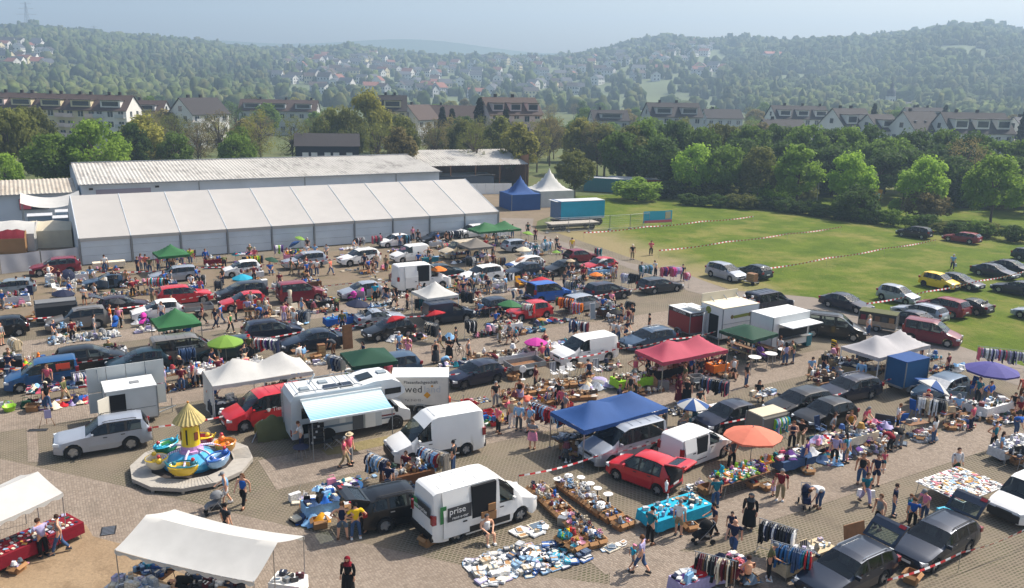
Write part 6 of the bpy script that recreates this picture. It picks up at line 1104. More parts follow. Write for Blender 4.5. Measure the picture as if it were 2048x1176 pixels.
    tube_dress('skirt',[(J['sp']*.25+J['pel']*.75,.125,.16),(hipc,.15,.20),(hipc.lerp(kc,.55),.18,.22),(hipc.lerp(kc,.95),.20,.235)])
    ac=(J['anL']+J['anR'])/2; tube_dress('long_coat',[(J['sp']*.25+J['pel']*.75,.13,.17),(hipc,.165,.21),(kc,.21,.235),(kc.lerp(ac,.75),.24,.25)])
    mb=MB()
    for S_ in 'LR': a=J['an'+S_]; mb.box((a.x+.05,a.y,a.z-.045),(.27,.095,.085),tap=.8)
    R_['shoes']=mb.mesh('shoes')
    def headgear(name,mb): mb.v=[tuple(T_(v)) for v in mb.v]; R_[name]=mb.mesh(name,60)
    hair=MB().ball((-.016,0,.026),.104,0,10,sz=1.12,sx=1.0,sy=.90); hair.f=[f for f in hair.f if sum(hair.v[i][2] for i in f)/len(f)>-.03 and not (sum(hair.v[i][0] for i in f)/len(f)>.045 and sum(hair.v[i][2] for i in f)/len(f)<.065)]; headgear('hair',hair)
    lh=MB(); lh.ball((-.016,0,.026),.104,0,10,sz=1.12,sx=1.0,sy=.92); lh.f=[f for f in lh.f if not (sum(lh.v[i][0] for i in f)/len(f)>.04 and sum(lh.v[i][2] for i in f)/len(f)<.065)]; lh.lathe([(.09,.0),(.10,-.09),(.085,-.20),(.03,-.25)],10,0,(-.055,0,0),.62,1.0); headgear('long_hair',lh)
    headgear('cap',MB().lathe([(.108,.035),(.104,.09),(.07,.13),(1e-4,.14)],12,0,(-.008,0,0),1.02,.9).box((.12,0,.045),(.13,.15,.012))); headgear('sun_hat',MB().lathe([(.20,.045),(.115,.055),(.105,.12),(.08,.15),(1e-4,.155)],14,0,(-.005,0,0)))
    sc_=MB().ball((-.012,0,.012),.118,0,12,sz=1.15,sx=.98,sy=.95); sc_.f=[f for f in sc_.f if not (sum(sc_.v[i][0] for i in f)/len(f)>.06 and abs(sum(sc_.v[i][2] for i in f)/len(f))<.075)]; sc_.lathe([(.09,-.08),(.13,-.17),(.17,-.24)],12,0,(-.01,0,0)); headgear('headscarf',sc_)
    PM[pose]=R_; return R_
EYE=mat('eye_dark',(30,24,20),.3); LIP=mat('lip',(150,80,72),.6); PN=[0]
def person(pos,face,pose,top,tc,leg,lc,hg,hc,where,sc=1.,skin_=0,z=0.,shoe='black'):
    R_=person_parts(pose); PN[0]+=1
    nm={'shirt':'shirt','long_shirt':'jumper','tank_top':'vest'}[top]; ln={'trousers':'trousers','shorts':'shorts','capris':'capris','skirt':'skirt','long_coat':'long coat'}[leg]; hn={'cap':'cap','sun_hat':'sun hat','headscarf':'headscarf'}.get(hg)
    pose_w={'bend':'bending forward','sit':'sitting','walk':'walking','push':'pushing a buggy','reach':'reaching'}.get(pose,''); hs=(', '+hc+' '+hn) if hn else ''
    cn=lambda c:{'lightblue':'light blue','darkgreen':'dark green','darkred':'dark red','darkgrey':'dark grey','lightgrey':'pale grey','denim':'denim blue','darkbrown':'dark brown'}.get(c,c)
    lab=('small ' if sc<.8 else '')+'person in '+cn(tc)+' '+nm+' and '+cn(lc)+' '+ln+hs.replace(hc,cn(hc))+(', '+pose_w+' ' if pose_w else ' ')+where
    if len(lab.split())>16: lab=lab.replace(hs.replace(hc,cn(hc)),'') if hs else lab
    if len(lab.split())>16: lab=lab.replace(' and '+cn(lc)+' '+ln,'').replace(', '+pose_w,'' if pose_w else ', ')
    if len(lab.split())>16: lab='person '+where
    b=ob('person',R_['body'],[SKIN[skin_],EYE,LIP],None,(pos[0],pos[1],.008+z),R(face),scale=(sc*ru(.9,1.02),sc*ru(1.12,1.3),sc*ru(.95,1.03))); tag(b,lab,'person')
    ob('top',R_[top],fab(tc),b); ob('lower_garment' if leg in('skirt','long_coat') else leg,R_[leg],fab(lc),b); ob('shoes',R_['shoes'],plas(shoe),b)
    if leg=='long_coat' : pass
    if hg: ob(hg,R_[hg],fab(hc),b)
    return b
s_,w_,bd,st,rc,ak,ph,pu='stand','walk','bend','sit','reach','akimbo','phone','push'
S1,S2,S3='shirt','long_shirt','tank_top'; TR,SH,CP,SK,LC='trousers','shorts','capris','skirt','long_coat'; HA,HL,CA,HT,HS='hair','long_hair','cap','sun_hat','headscarf'
PEOPLE=[
((-19.32,31.35),150,rc,S1,'lavender',TR,'black',HA,'darkbrown','beside the bicycle at the red cloth stall'),((-18.77,31.64),200,w_,S3,'grey',TR,'denim',HA,'darkbrown','past the red cloth stall'),
((-13.25,36.07),-150,pu,S3,'lightblue',SH,'lightgrey',CA,'grey','in front of the carousel'),((-12.42,35.98),-100,w_,S3,'blue',TR,'black',HL,'brown','in front of the carousel'),((-12.23,33.00),60,s_,S1,'charcoal',TR,'black',HA,'black','behind the large white awning'),((-6.16,29.08),-100,s_,S2,'black',LC,'black',HS,'darkred','on the open plaza'),((-12.18,28.42),200,bd,S1,'black',TR,'charcoal',HA,'black','under the large white awning'),
((-7.21,33.20),95,ak,S3,'navy',SH,'bluegrey',HA,'brown','at the clothes pile with the blue board'),((-6.64,33.28),110,ak,S1,'yellow',TR,'denim',HA,'black','at the clothes pile with the blue board'),((-5.91,34.06),-160,st,S1,'grey',SH,'charcoal',HA,'brown','in the tailgate of the black suv'),((-5.80,37.33),70,s_,S1,'navy',TR,'denim',HA,'brown','behind the black suv'),((-5.23,39.59),-110,st,S1,'maroon',TR,'navy',HA,'darkbrown','beside the flower table'),((-8.34,40.69),-30,s_,S1,'rose',TR,'grey',HT,'beige','in front of the motorhome awning'),((-2.84,39.93),160,s_,S1,'charcoal',TR,'denim',HA,'black','beside the white high roof van'),((-0.91,33.37),-60,st,S3,'white',SH,'charcoal',HA,'darkgrey','in the side door of the rental van'),((-11.23,42.24),170,rc,S1,'white',TR,'navy',HA,'brown','under the striped awning'),
((-0.89,49.14),-60,s_,S1,'black',TR,'grey',HA,'grey','among the cardboard boxes'),((0.61,49.66),-100,rc,S3,'black',SK,'lavender',HA,'brown','among the cardboard boxes'),((1.67,52.21),200,s_,S1,'maroon',TR,'charcoal',HA,'brown','at the rear of the cardboard boxes'),((2.78,49.83),-130,bd,S1,'white',TR,'black',HA,'grey','over the cardboard boxes'),((1.05,48.00),80,bd,S1,'salmon',TR,'lightgrey',HA,'grey','over the red crates'),((0.15,45.91),100,s_,S2,'beige',TR,'white',HT,'beige','at the red crates'),((0.54,45.44),70,s_,S2,'lightblue',TR,'darkgrey',HA,'grey','at the red crates'),((1.14,45.51),150,s_,S1,'red',TR,'black',HA,'lightgrey','at the football shirt rack'),((-0.64,45.02),30,s_,S1,'rose',TR,'black',HA,'black','at the red crates'),((1.30,43.12),-110,ph,S1,'grey',SK,'pink',HA,'brown','by the football shirt rack'),((-5.38,57.17),-60,s_,S3,'black',LC,'charcoal',HA,'grey','on the lane beside the leafy plant'),((-4.44,57.91),-110,ph,S1,'black',LC,'black',HA,'brown','on the lane beside the leafy plant'),((-4.64,55.37),20,bd,S1,'lightblue',TR,'denim',HA,'brown','over goods behind the navy boxy hatchback'),((-7.31,57.04),-120,s_,S1,'pink',TR,'white',HA,'darkbrown','near the dark green canopy'),((-7.70,56.04),-100,s_,S1,'lightblue',TR,'denim',HA,'brown','near the dark green canopy'),((2.63,58.51),-60,s_,S1,'white',TR,'denim',HA,'darkbrown','next to the magenta parasol'),
((-4.14,60.48),160,w_,S1,'charcoal',TR,'black',HA,'black','along the lane behind blue bags'),((-0.10,62.17),200,w_,S1,'grey',SH,'navy',CA,'red','with a bicycle on the lane'),((0.38,62.46),190,w_,S1,'turquoise',SH,'navy',HA,'brown','next to the cyclist on the lane',.75),((0.13,75.69),-20,bd,S1,'white',TR,'denim',HA,'brown','at the tailgate of the bright blue van'),((-9.21,71.57),30,s_,S1,'red',TR,'charcoal',HA,'brown','with a bicycle beside the white canopy'),((-4.57,76.33),-90,s_,S3,'pink',SK,'pink',HL,'brown','near the white crossover'),((-2.69,70.16),-120,st,S1,'lightblue',TR,'denim',HA,'grey','behind the charcoal hatchback'),((2.68,70.24),-90,st,S1,'teal',TR,'charcoal',HA,'brown','in front of the red hatchback'),((7.06,99.16),100,s_,S1,'yellow',TR,'beige',HA,'black','at the path edge'),((5.26,100.17),-70,s_,S1,'charcoal',TR,'black',CA,'cream','at the path edge'),((4.40,97.76),80,s_,S1,'white',TR,'beige',HA,'brown','at the path edge'),((5.45,97.69),-60,st,S1,'navy',TR,'denim',HA,'brown','at the path edge'),((3.83,99.38),-100,s_,S3,'turquoise',LC,'lightblue',HL,'brown','by the white cloth stall near the path'),((-0.11,107.62),100,s_,S1,'white',TR,'denim',HA,'darkbrown','near the marquee end'),((-2.08,102.19),60,s_,S1,'lightgrey',TR,'denim',HA,'grey','beside the beige van tailgate'),((1.92,110.35),-80,s_,S1,'darkgreen',TR,'black',HA,'black','near the marquee end'),((2.81,105.49),-80,s_,S1,'maroon',TR,'black',HA,'black','at the top of the path'),((-2.30,95.27),60,s_,S1,'purple',TR,'charcoal',HA,'black','beside the taupe pavilion'),((-3.21,97.57),-90,s_,S1,'red',TR,'black',HA,'black','under the taupe pavilion'),((-4.32,96.67),90,s_,S1,'teal',TR,'charcoal',HA,'brown','under the taupe pavilion'),((-2.74,88.75),-70,s_,S1,'beige',TR,'brown',HA,'brown','behind the white crossover'),((-2.14,89.22),-70,s_,S1,'maroon',TR,'charcoal',HA,'brown','behind the white crossover'),((7.29,84.11),-100,s_,S1,'black',TR,'black',HA,'black','at the wire shelf stall'),((5.75,84.75),-60,s_,S1,'charcoal',TR,'denim',HA,'black','at the wire shelf stall'),((4.11,83.05),200,bd,S1,'black',TR,'charcoal',HA,'black','over the table of junk by the armchair'),((5.13,80.82),-120,w_,S1,'darkgrey',TR,'black',HA,'brown','past the red parasol'),((-8.23,101.98),60,s_,S1,'brown',TR,'black',HA,'black','by the dark jackets at the marquee'),((-12.63,104.45),-60,s_,S1,'pink',TR,'navy',HA,'darkbrown','at the marquee wall'),((-11.76,102.47),-90,s_,S1,'charcoal',TR,'black',HA,'darkbrown','at the marquee wall'),((-1.13,67.94),-80,st,S1,'black',TR,'charcoal',HA,'black','under the faded green parasol'),((-0.79,68.12),-120,st,S1,'navy',TR,'black',HL,'black','under the faded green parasol'),
((8.05,63.41),-90,s_,S1,'white',TR,'bluegrey',HA,'black','under the black umbrella'),((8.38,63.27),-60,s_,S1,'lightgrey',TR,'denim',HA,'black','under the black umbrella'),((11.16,65.49),180,s_,S1,'black',TR,'black',HA,'black','by the small table behind the blue grey estate car'),((20.54,72.27),-90,s_,S1,'lavender',TR,'denim',CA,'white','behind the food trailer'),((21.17,71.98),-90,s_,S1,'white',TR,'denim',CA,'lightgrey','behind the food trailer'),((15.90,53.68),-40,s_,S1,'black',TR,'denim',HA,'black','alone on the lane beside the bar tables'),((19.98,59.81),20,s_,S1,'white',TR,'black',HL,'brown','at the round bar table'),((20.03,58.48),95,s_,S3,'lavender',TR,'denim',HL,'black','at the round bar table'),((20.75,58.85),160,rc,S1,'olive',TR,'denim',HA,'brown','at the round bar table'),((21.26,62.78),80,s_,S1,'black',TR,'black',HA,'black','at the snack trailer counter'),((21.85,63.13),80,s_,S3,'brown',TR,'black',HL,'darkbrown','at the snack trailer counter'),((22.45,63.60),100,s_,S3,'maroon',TR,'charcoal',HA,'black','at the snack trailer counter'),((16.57,61.56),-30,st,S1,'black',TR,'black',HA,'brown','on the beer bench'),((16.80,61.07),-40,st,S1,'white',TR,'lavender',HA,'brown','on the beer bench'),((17.84,62.54),-60,st,S1,'red',TR,'charcoal',HA,'black','on the beer bench'),((18.79,61.08),170,st,S1,'purple',TR,'black',HL,'brown','on the beer bench'),((19.49,61.88),180,st,S3,'white',TR,'denim',HA,'brown','on the beer bench'),((18.32,60.80),150,st,S1,'lightblue',TR,'pink',HL,'brown','on the beer bench',.8),
((10.33,84.26),-90,s_,S1,'lightgrey',TR,'khaki',HA,'brown','beside the pink dress'),((15.11,86.82),-150,rc,S1,'white',TR,'black',HA,'black','over the dress racks'),((17.57,84.92),-100,s_,S1,'navy',TR,'charcoal',HA,'black','beside the pink dress racks'),((13.43,85.71),-90,s_,S1,'charcoal',TR,'denim',HA,'brown','behind the dress racks'),((9.11,74.54),-60,st,S1,'pink',TR,'charcoal',HA,'brown','beside the silver estate car'),((13.81,95.45),-80,s_,S1,'black',TR,'khaki',CA,'cream','on the meadow edge'),((16.39,98.23),-90,ph,S1,'rose',TR,'black',HA,'darkbrown','on the meadow edge'),((49.76,93.41),-110,w_,S1,'lightblue',TR,'navy',HA,'lightgrey','across the meadow with a bag'),((29.30,66.50),-60,s_,S3,'white',TR,'denim',HL,'beige','beside the green tarpaulin trailer'),
((10.75,50.50),-60,s_,S2,'maroon',LC,'maroon',HS,'maroon','by the small dark jackets rack'),((11.23,50.35),-100,s_,S1,'black',LC,'black',HA,'beige','by the small dark jackets rack'),((11.79,41.09),-60,ak,S1,'darkgrey',TR,'black',HA,'brown','behind the toy table'),((15.82,43.73),-100,ph,S3,'navy',TR,'black',HA,'brown','behind the long clothes table'),((16.47,44.18),-120,rc,S1,'black',TR,'khaki',HA,'brown','behind the long clothes table'),((15.78,41.24),150,s_,S1,'purple',TR,'black',HA,'black','in front of the long clothes table'),((10.42,46.18),-170,st,S1,'khaki',TR,'grey',HA,'darkbrown','in a deck chair under the blue and white parasol'),
((22.97,46.60),-20,ph,S1,'white',TR,'black',HA,'brown','beside the striped clothes rack'),((25.86,49.14),-100,ph,S3,'maroon',TR,'darkbrown',HA,'red','behind the striped clothes rack'),((30.35,51.46),-160,s_,S1,'teal',TR,'charcoal',HA,'darkbrown','inside the white cloth stall'),((31.81,49.93),-120,s_,S1,'black',SH,'charcoal',HA,'black','at the white cloth stall corner',.8),((33.57,52.00),-140,s_,S1,'salmon',TR,'brown',HA,'darkbrown','at the white cloth stall corner'),((31.85,49.21),-110,s_,S1,'charcoal',TR,'black',HA,'black','at the white cloth stall corner'),((29.97,46.44),-60,bd,S1,'blue',TR,'denim',HA,'brown','over the far tableware stall'),((23.38,40.52),-80,s_,S2,'lightgrey',TR,'darkgreen',HA,'darkbrown','behind the book stall'),((18.20,42.05),-60,s_,S1,'lightblue',SH,'khaki',HA,'grey','in front of the clothes heaps'),((17.50,41.82),-110,s_,S1,'lavender',CP,'black',HA,'grey','in front of the clothes heaps'),((20.14,46.46),-100,st,S3,'gold',TR,'charcoal',HA,'brown','behind the long clothes tables'),
((6.29,33.36),40,ph,S1,'teal',TR,'black',HA,'black','beside the turquoise cloth table'),((5.27,31.37),20,w_,S1,'turquoise',SH,'grey',CA,'pink','hand in hand on the lane',.66),((5.56,31.03),150,w_,S1,'lavender',CP,'denim',HA,'brown','on the lane holding a child'),((7.69,34.09),60,s_,S1,'white',SH,'khaki',HA,'grey','at the turquoise cloth table'),((9.96,36.77),100,s_,S1,'teal',TR,'denim',HA,'darkbrown','at the turquoise cloth table corner'),((9.29,34.09),-170,pu,S1,'navy',TR,'black',HA,'black','beside the turquoise cloth table'),((10.38,37.81),-160,bd,S1,'charcoal',TR,'navy',HA,'beige','over the box by the turquoise cloth table'),((10.04,34.10),-100,s_,S1,'navy',TR,'black',HA,'black','on the lane',.72),((9.77,32.59),-120,w_,S1,'navy',TR,'denim',None,'black','on the lane'),((11.06,34.84),-120,s_,S2,'black',LC,'black',HS,'darkgrey','on the lane'),((13.34,37.67),-110,s_,S1,'darkred',TR,'khaki',HA,'grey','beside the toy table'),((13.13,38.14),-40,s_,S1,'pink',SK,'lavender',HL,'brown','beside the toy table',.6),((10.76,30.77),-10,rc,S1,'olive',TR,'black',HA,'grey','at the denim rack'),((9.79,30.36),100,st,S3,'peach',TR,'black',HA,'darkbrown','behind the lower clothes table'),((9.17,30.01),60,st,S1,'maroon',TR,'charcoal',HL,'darkbrown','behind the lower clothes table'),
((18.06,39.56),-120,s_,S3,'black',TR,'denim',HA,'brown','on the lane with a shoulder bag'),((18.77,39.47),-100,s_,S1,'navy',SH,'navy',HA,'darkbrown','on the lane with a white jacket'),((19.99,41.37),-90,s_,S1,'rose',SH,'teal',HA,'brown','on the lane',.62),((18.42,39.80),-100,s_,S1,'purple',TR,'navy',HA,'darkbrown','on the lane between two adults',.6),((17.41,37.43),-80,w_,S1,'teal',TR,'lavender',HA,'darkbrown','on the lane with plastic bags'),((18.31,36.33),-30,s_,S1,'navy',TR,'denim',HA,'darkbrown','with a rucksack in front of the book stall'),((17.05,35.05),-150,s_,S3,'grey',TR,'black',HA,'brown','with a cardboard sheet near the charcoal grey estate car'),((18.82,35.91),-40,s_,S1,'teal',SH,'turquoise',CA,'brown','in front of the book stall',.8),((18.73,35.30),60,s_,S1,'blue',TR,'black',HA,'brown','in front of the book stall',.85),((19.53,35.83),-160,rc,S1,'pink',TR,'denim',CA,'grey','in front of the book stall'),((14.99,36.98),-160,bd,S1,'white',TR,'denim',HA,'brown','over a buggy on the lane'),
((-27.93,47.28),70,rc,S1,'white',TR,'denim',HT,'cream','at the blue delivery van stall'),((-29.25,50.18),-80,s_,S1,'rose',TR,'charcoal',HA,'brown','behind the blue delivery van stall'),((-21.94,50.38),20,s_,S1,'lavender',TR,'denim',HA,'grey','beside the sales trailer'),((-37.10,70.56),-80,ph,S1,'white',SH,'charcoal',HA,'darkbrown','on the lane near the navy parasol'),((-36.68,71.65),-150,w_,S1,'lightgrey',SK,'navy',HL,'brown','on the lane near the navy parasol'),((-37.91,82.97),60,s_,S1,'navy',TR,'navy',HA,'brown','in the crowd at the bright green canopy'),((-38.20,84.47),60,s_,S1,'pink',TR,'grey',HL,'brown','in the crowd at the bright green canopy'),((-37.64,84.28),80,s_,S1,'salmon',TR,'denim',HA,'darkbrown','in the crowd at the bright green canopy'),((-36.85,83.40),90,s_,S1,'olive',TR,'denim',HA,'brown','in the crowd at the bright green canopy'),((-36.12,83.80),80,s_,S1,'rose',TR,'denim',HA,'brown','in the crowd at the bright green canopy'),((-35.70,85.10),100,s_,S1,'charcoal',TR,'denim',HA,'grey','in the crowd at the bright green canopy'),((-35.32,85.48),100,s_,S1,'black',TR,'black',HA,'brown','in the crowd at the bright green canopy'),((-35.06,87.01),-60,s_,S1,'lightblue',TR,'denim',HA,'brown','in the crowd at the bright green canopy'),((-34.49,88.11),-90,s_,S1,'lime',TR,'denim',HA,'brown','in the crowd at the bright green canopy'),((-45.45,82.82),-90,bd,S1,'lightblue',TR,'denim',HA,'grey','over the white cloth stall by the dark red suv'),((-44.13,83.04),-90,s_,S1,'lightgrey',TR,'brown',HA,'brown','behind the white cloth stall by the dark red suv'),((-44.86,73.98),-150,s_,S1,'black',TR,'black',HA,'black','behind the stall at the market edge'),((-44.45,74.59),-120,s_,S1,'charcoal',TR,'denim',HA,'black','behind the stall at the market edge'),((-45.78,73.34),-60,st,S1,'rose',TR,'denim',HL,'beige','behind the stall at the market edge'),((-28.55,66.11),-100,s_,S1,'white',TR,'denim',HA,'brown','beside the white hatchback'),((-28.74,68.61),-60,s_,S1,'maroon',TR,'black',HA,'black','beside the white hatchback'),((-32.06,64.60),20,s_,S1,'orange',TR,'white',HA,'brown','beside the aubergine hatchback'),((-31.21,64.29),-60,s_,S1,'pink',TR,'black',HA,'brown','under the charcoal umbrella'),((-37.71,77.37),-90,s_,S1,'brown',TR,'denim',HA,'darkbrown','beside the open coupe door'),((-36.36,77.08),-100,s_,S1,'tan',TR,'charcoal',HA,'brown','beside the open coupe door'),((-31.79,71.94),-120,s_,S1,'grey',TR,'khaki',HA,'brown','at the colourful rack behind the red crossover'),
((-34.42,93.36),-90,s_,S1,'lightblue',TR,'black',HA,'black','alone at the marquee wall'),((-18.67,84.30),-20,w_,S1,'salmon',TR,'denim',HA,'grey','past the silver crossover stall'),((-20.00,83.90),100,s_,S1,'white',TR,'denim',HA,'brown','at the silver crossover stall'),((-20.52,83.52),80,s_,S1,'grey',TR,'denim',HA,'brown','at the silver crossover stall'),((-21.92,87.28),-90,s_,S1,'beige',TR,'khaki',CA,'cream','behind the silver crossover stall'),((-14.33,84.23),-150,w_,S1,'brown',SH,'darkbrown',HA,'brown','on the dusty lane'),((-13.34,86.75),60,s_,S1,'khaki',TR,'charcoal',HA,'brown','at the white off-road car stall'),((-14.49,87.49),-90,s_,S1,'beige',TR,'denim',HA,'darkbrown','behind the white off-road car stall'),((-20.71,67.01),150,bd,S1,'blue',TR,'denim',HA,'grey','over the red hatchback stall'),((-22.05,67.69),100,s_,S1,'lavender',TR,'khaki',HA,'brown','at the red hatchback stall'),((-22.46,70.10),-90,ak,S1,'lightgrey',SH,'khaki',HA,'brown','beside the red hatchback'),((-22.11,63.53),-30,w_,S3,'green',TR,'black',HA,'beige','on the lane past the red hatchback'),((-22.69,66.71),-150,s_,S1,'charcoal',TR,'black',HA,'black','at the red hatchback stall'),((-18.66,67.63),-20,bd,S1,'white',SH,'charcoal',HA,'brown','over a cushion by the dark red small van'),((-18.75,66.70),-60,s_,S1,'pink',TR,'lavender',HL,'darkbrown','by the dark red small van'),((-12.47,74.25),100,s_,S1,'turquoise',TR,'black',HA,'brown','beside the silver hatchback'),((-23.77,95.67),-90,s_,S1,'charcoal',TR,'charcoal',HA,'lightgrey','behind the toys at the marquee wall'),((-23.45,93.93),-80,st,S1,'white',TR,'denim',HA,'brown','behind the toys at the marquee wall'),((-22.53,94.02),-80,st,S1,'lightblue',TR,'denim',HA,'brown','behind the toys at the marquee wall'),((-21.24,94.15),-90,st,S1,'lightgrey',TR,'charcoal',HA,'black','at the marquee wall'),((-12.98,58.61),150,bd,S1,'darkgrey',TR,'brown',HA,'brown','over the wooden goods by the charcoal saloon'),((-8.25,59.16),-60,s_,S1,'lightblue',TR,'denim',HA,'lightgrey','by the dark green canopy stall'),((-7.50,58.26),-100,s_,S1,'pink',TR,'white',HA,'darkbrown','by the dark green canopy stall'),((-24.82,84.06),-60,st,S1,'blue',TR,'denim',HA,'brown','beside the small white car'),((-17.44,64.86),-90,s_,S1,'white',TR,'lightgrey',HL,'brown','behind the navy people carrier'),((-20.77,56.59),-90,s_,S1,'green',TR,'lightgrey',HA,'beige','under the lime green parasol'),((-18.77,57.52),-90,s_,S1,'olive',TR,'charcoal',CA,'red','behind the striped clothes rack row'),((-13.60,99.58),60,s_,S1,'lightblue',TR,'denim',HA,'brown','at the marquee wall clothes'),((-15.96,99.65),60,s_,S1,'maroon',TR,'black',HA,'black','at the marquee wall clothes'),
]
for p in PEOPLE: person(*p[:10],*(p[10:11] if len(p)>10 else ()),skin_=rng.choice([0,0,0,1]),shoe=rng.choice(['black','black','white','brown','darkgrey']))
# ---------------------------------------------------------------- goods
def gm(f): return f
def M_box(): return MB().box((0,0,.08),(.26,.2,.16)).box((0,0,.162),(.06,.2,.006),1)
def M_game(): return MB().box((0,0,.035),(.36,.26,.07)).box((0,0,.072),(.26,.16,.006),1)
def M_book(): return MB().box((0,0,.018),(.15,.21,.036)).box((.006,0,.018),(.145,.2,.028),1)
def M_vase(): return MB().lathe([(.05,0),(.085,.09),(.07,.18),(.035,.23),(.05,.27)],8)
def M_bowl(): return MB().lathe([(.05,0),(.12,.07),(.125,.08),(.10,.06),(.02,.02)],10)
def M_jug(): return MB().lathe([(.06,0),(.08,.08),(.055,.17),(.065,.2)],8).tube([(.06,0,.16),(.12,0,.13),(.075,0,.06)],.012,4)
def M_cup(): return MB().lathe([(.035,0),(.045,.09),(.038,.09),(.03,.01)],8).tube([(.04,0,.07),(.075,0,.05),(.04,0,.025)],.008,4)
def M_plate(): return MB().lathe([(.06,0),(.13,.02),(.13,.03),(.06,.012),(.01,.012)],12)
def M_plush(): return MB().ball((0,0,.10),.10,0,7).ball((.02,0,.24),.075,0,7).ball((-.0,.06,.31),.03,0,5).ball((0,-.06,.31),.03,0,5).ball((.09,.07,.04),.04,0,5).ball((.09,-.07,.04),.04,0,5)
def M_fold(): return MB().box((0,0,.03),(.3,.24,.06),tap=.93).box((.01,.0,.085),(.28,.23,.05),1,tap=.9)
def M_heap(): return MB().grid(lambda a,b:(( a-.5)*.6*(1-.12*math.sin(b*9)),(b-.5)*.5*(1-.12*math.cos(a*8)),max(0,.17*math.sin(math.pi*a)*math.sin(math.pi*b)*(1+.5*math.sin(a*11+b*5))+.02)),7,6)
def M_shoe(): return MB().box((0,.05,.035),(.26,.085,.07),tap=.75).box((-.08,.05,.09),(.10,.08,.06)).box((0,-.06,.035),(.26,.085,.07),tap=.75).box((-.08,-.06,.09),(.10,.08,.06))
def M_bag(): return MB().box((0,0,.12),(.34,.14,.24),tap=.75).tube([(-.1,0,.23),(-.07,0,.36),(.07,0,.36),(.1,0,.23)],.012,4)
def M_frame(): return MB().box((0,0,.02),(.42,.32,.03)).box((0,0,.038),(.34,.24,.006),1)
def M_flower():
    mb=MB().lathe([(.06,0),(.09,.13),(.07,.13)],8,1)
    for k in range(9): a=k*2.4; mb.ball((.07*math.cos(a)*(k%3+.6)/2,.07*math.sin(a)*(k%3+.6)/2,.18+.03*(k%4)),.045,0,5)
    return mb
def M_lamp(): return MB().lathe([(.09,0),(.03,.04),(.025,.28)],8,1).lathe([(.16,.26),(.09,.46),(.085,.46)],10)
def M_tin(): return MB().lathe([(.06,0),(.06,.14),(.055,.15)],10)
def M_bottle(): return MB().lathe([(.035,0),(.038,.15),(.014,.2),(.014,.26)],8)
def M_basket(): return MB().lathe([(.13,0),(.18,.14),(.19,.15),(.16,.13),(.1,.02)],10).tube([(-.17,0,.14),(-.1,0,.3),(.1,0,.3),(.17,0,.14)],.012,4)
def M_radio(): return MB().box((0,0,.11),(.34,.14,.22)).lathe([(.06,0),(.06,.01)],8,1,(.0,-.0,.221)).tube([(.12,0,.22),(.2,0,.42)],.004,3)
def M_toycar(): return MB().box((0,0,.05),(.26,.12,.07)).box((-.01,0,.11),(.14,.1,.06),tap=.75).lathe([(.03,-.07),(.03,.07)],6,1,(0,0,.03))
def M_cushion(): return MB().ball((0,0,.08),.24,0,10,sz=.34)
def M_doll(): return MB().lathe([(.07,0),(.03,.14),(.035,.2)],7).ball((0,0,.24),.045,1,6)
GK={'small_box':M_box,'game_box':M_game,'book':M_book,'vase':M_vase,'bowl':M_bowl,'jug':M_jug,'cup':M_cup,'plate':M_plate,'plush_toy':M_plush,'folded_clothes':M_fold,'clothes_heap':M_heap,'pair_of_shoes':M_shoe,'handbag':M_bag,'picture_frame':M_frame,'flower_pot':M_flower,'table_lamp':M_lamp,'tin':M_tin,'bottle':M_bottle,'basket':M_basket,'radio':M_radio,'toy_car':M_toycar,'cushion':M_cushion,'doll':M_doll}
GM={k:f().mesh(k,50 if k in('vase','bowl','jug','cup','plush_toy','cushion','plate','clothes_heap','basket') else None) for k,f in GK.items()}
TWO={'small_box','game_box','book','folded_clothes','picture_frame','flower_pot','table_lamp','radio','toy_car','doll'}
SETS={'china':['vase','bowl','jug','cup','plate','plate','bowl','tin','bottle','small_box'],'toys':['plush_toy','game_box','toy_car','doll','small_box','plush_toy','game_box'],'clothes':['folded_clothes','folded_clothes','clothes_heap','pair_of_shoes','handbag','folded_clothes'],'books':['book'],'boxes':['small_box','game_box','picture_frame','small_box','radio','tin'],'flowers':['flower_pot','flower_pot','vase','bowl','plush_toy','basket'],'mixed':['small_box','book','vase','bowl','radio','toy_car','picture_frame','table_lamp','jug','game_box','handbag','plush_toy','pair_of_shoes','tin','basket','bottle'],'shoes':['pair_of_shoes'],'heap':['clothes_heap','folded_clothes','clothes_heap','handbag','cushion'],'frames':['picture_frame','game_box','small_box','small_box','picture_frame']}
PALS={'books':['white','white','cream','lightgrey','white','lightblue','beige','rose','navy','darkred','grey','gold'],'any':['white','white','cream','lightgrey','navy','red','blue','brown','black','pink','lightblue','darkgreen','gold','beige','grey','darkred','tan','lavender','charcoal','bluegrey','white'],'pale':['white','white','cream','lightgrey','lightblue','beige','white','silver','grey','lavender'],'brown':['brown','tan','beige','wood','darkbrown','cream','darkred','white'],'dark':['black','navy','charcoal','darkgrey','denim','grey','white','maroon'],'bright':['red','yellow','blue','pink','lime','turquoise','orange','white','purple','green'],'clothes':['white','navy','pink','lavender','red','denim','black','lightblue','purple','lightgrey','rose','cream','teal'],'blue':['blue','navy','lightblue','white','denim','turquoise','black']}
GOODS=[]      # queued, then the nearest of each kind become things of their own
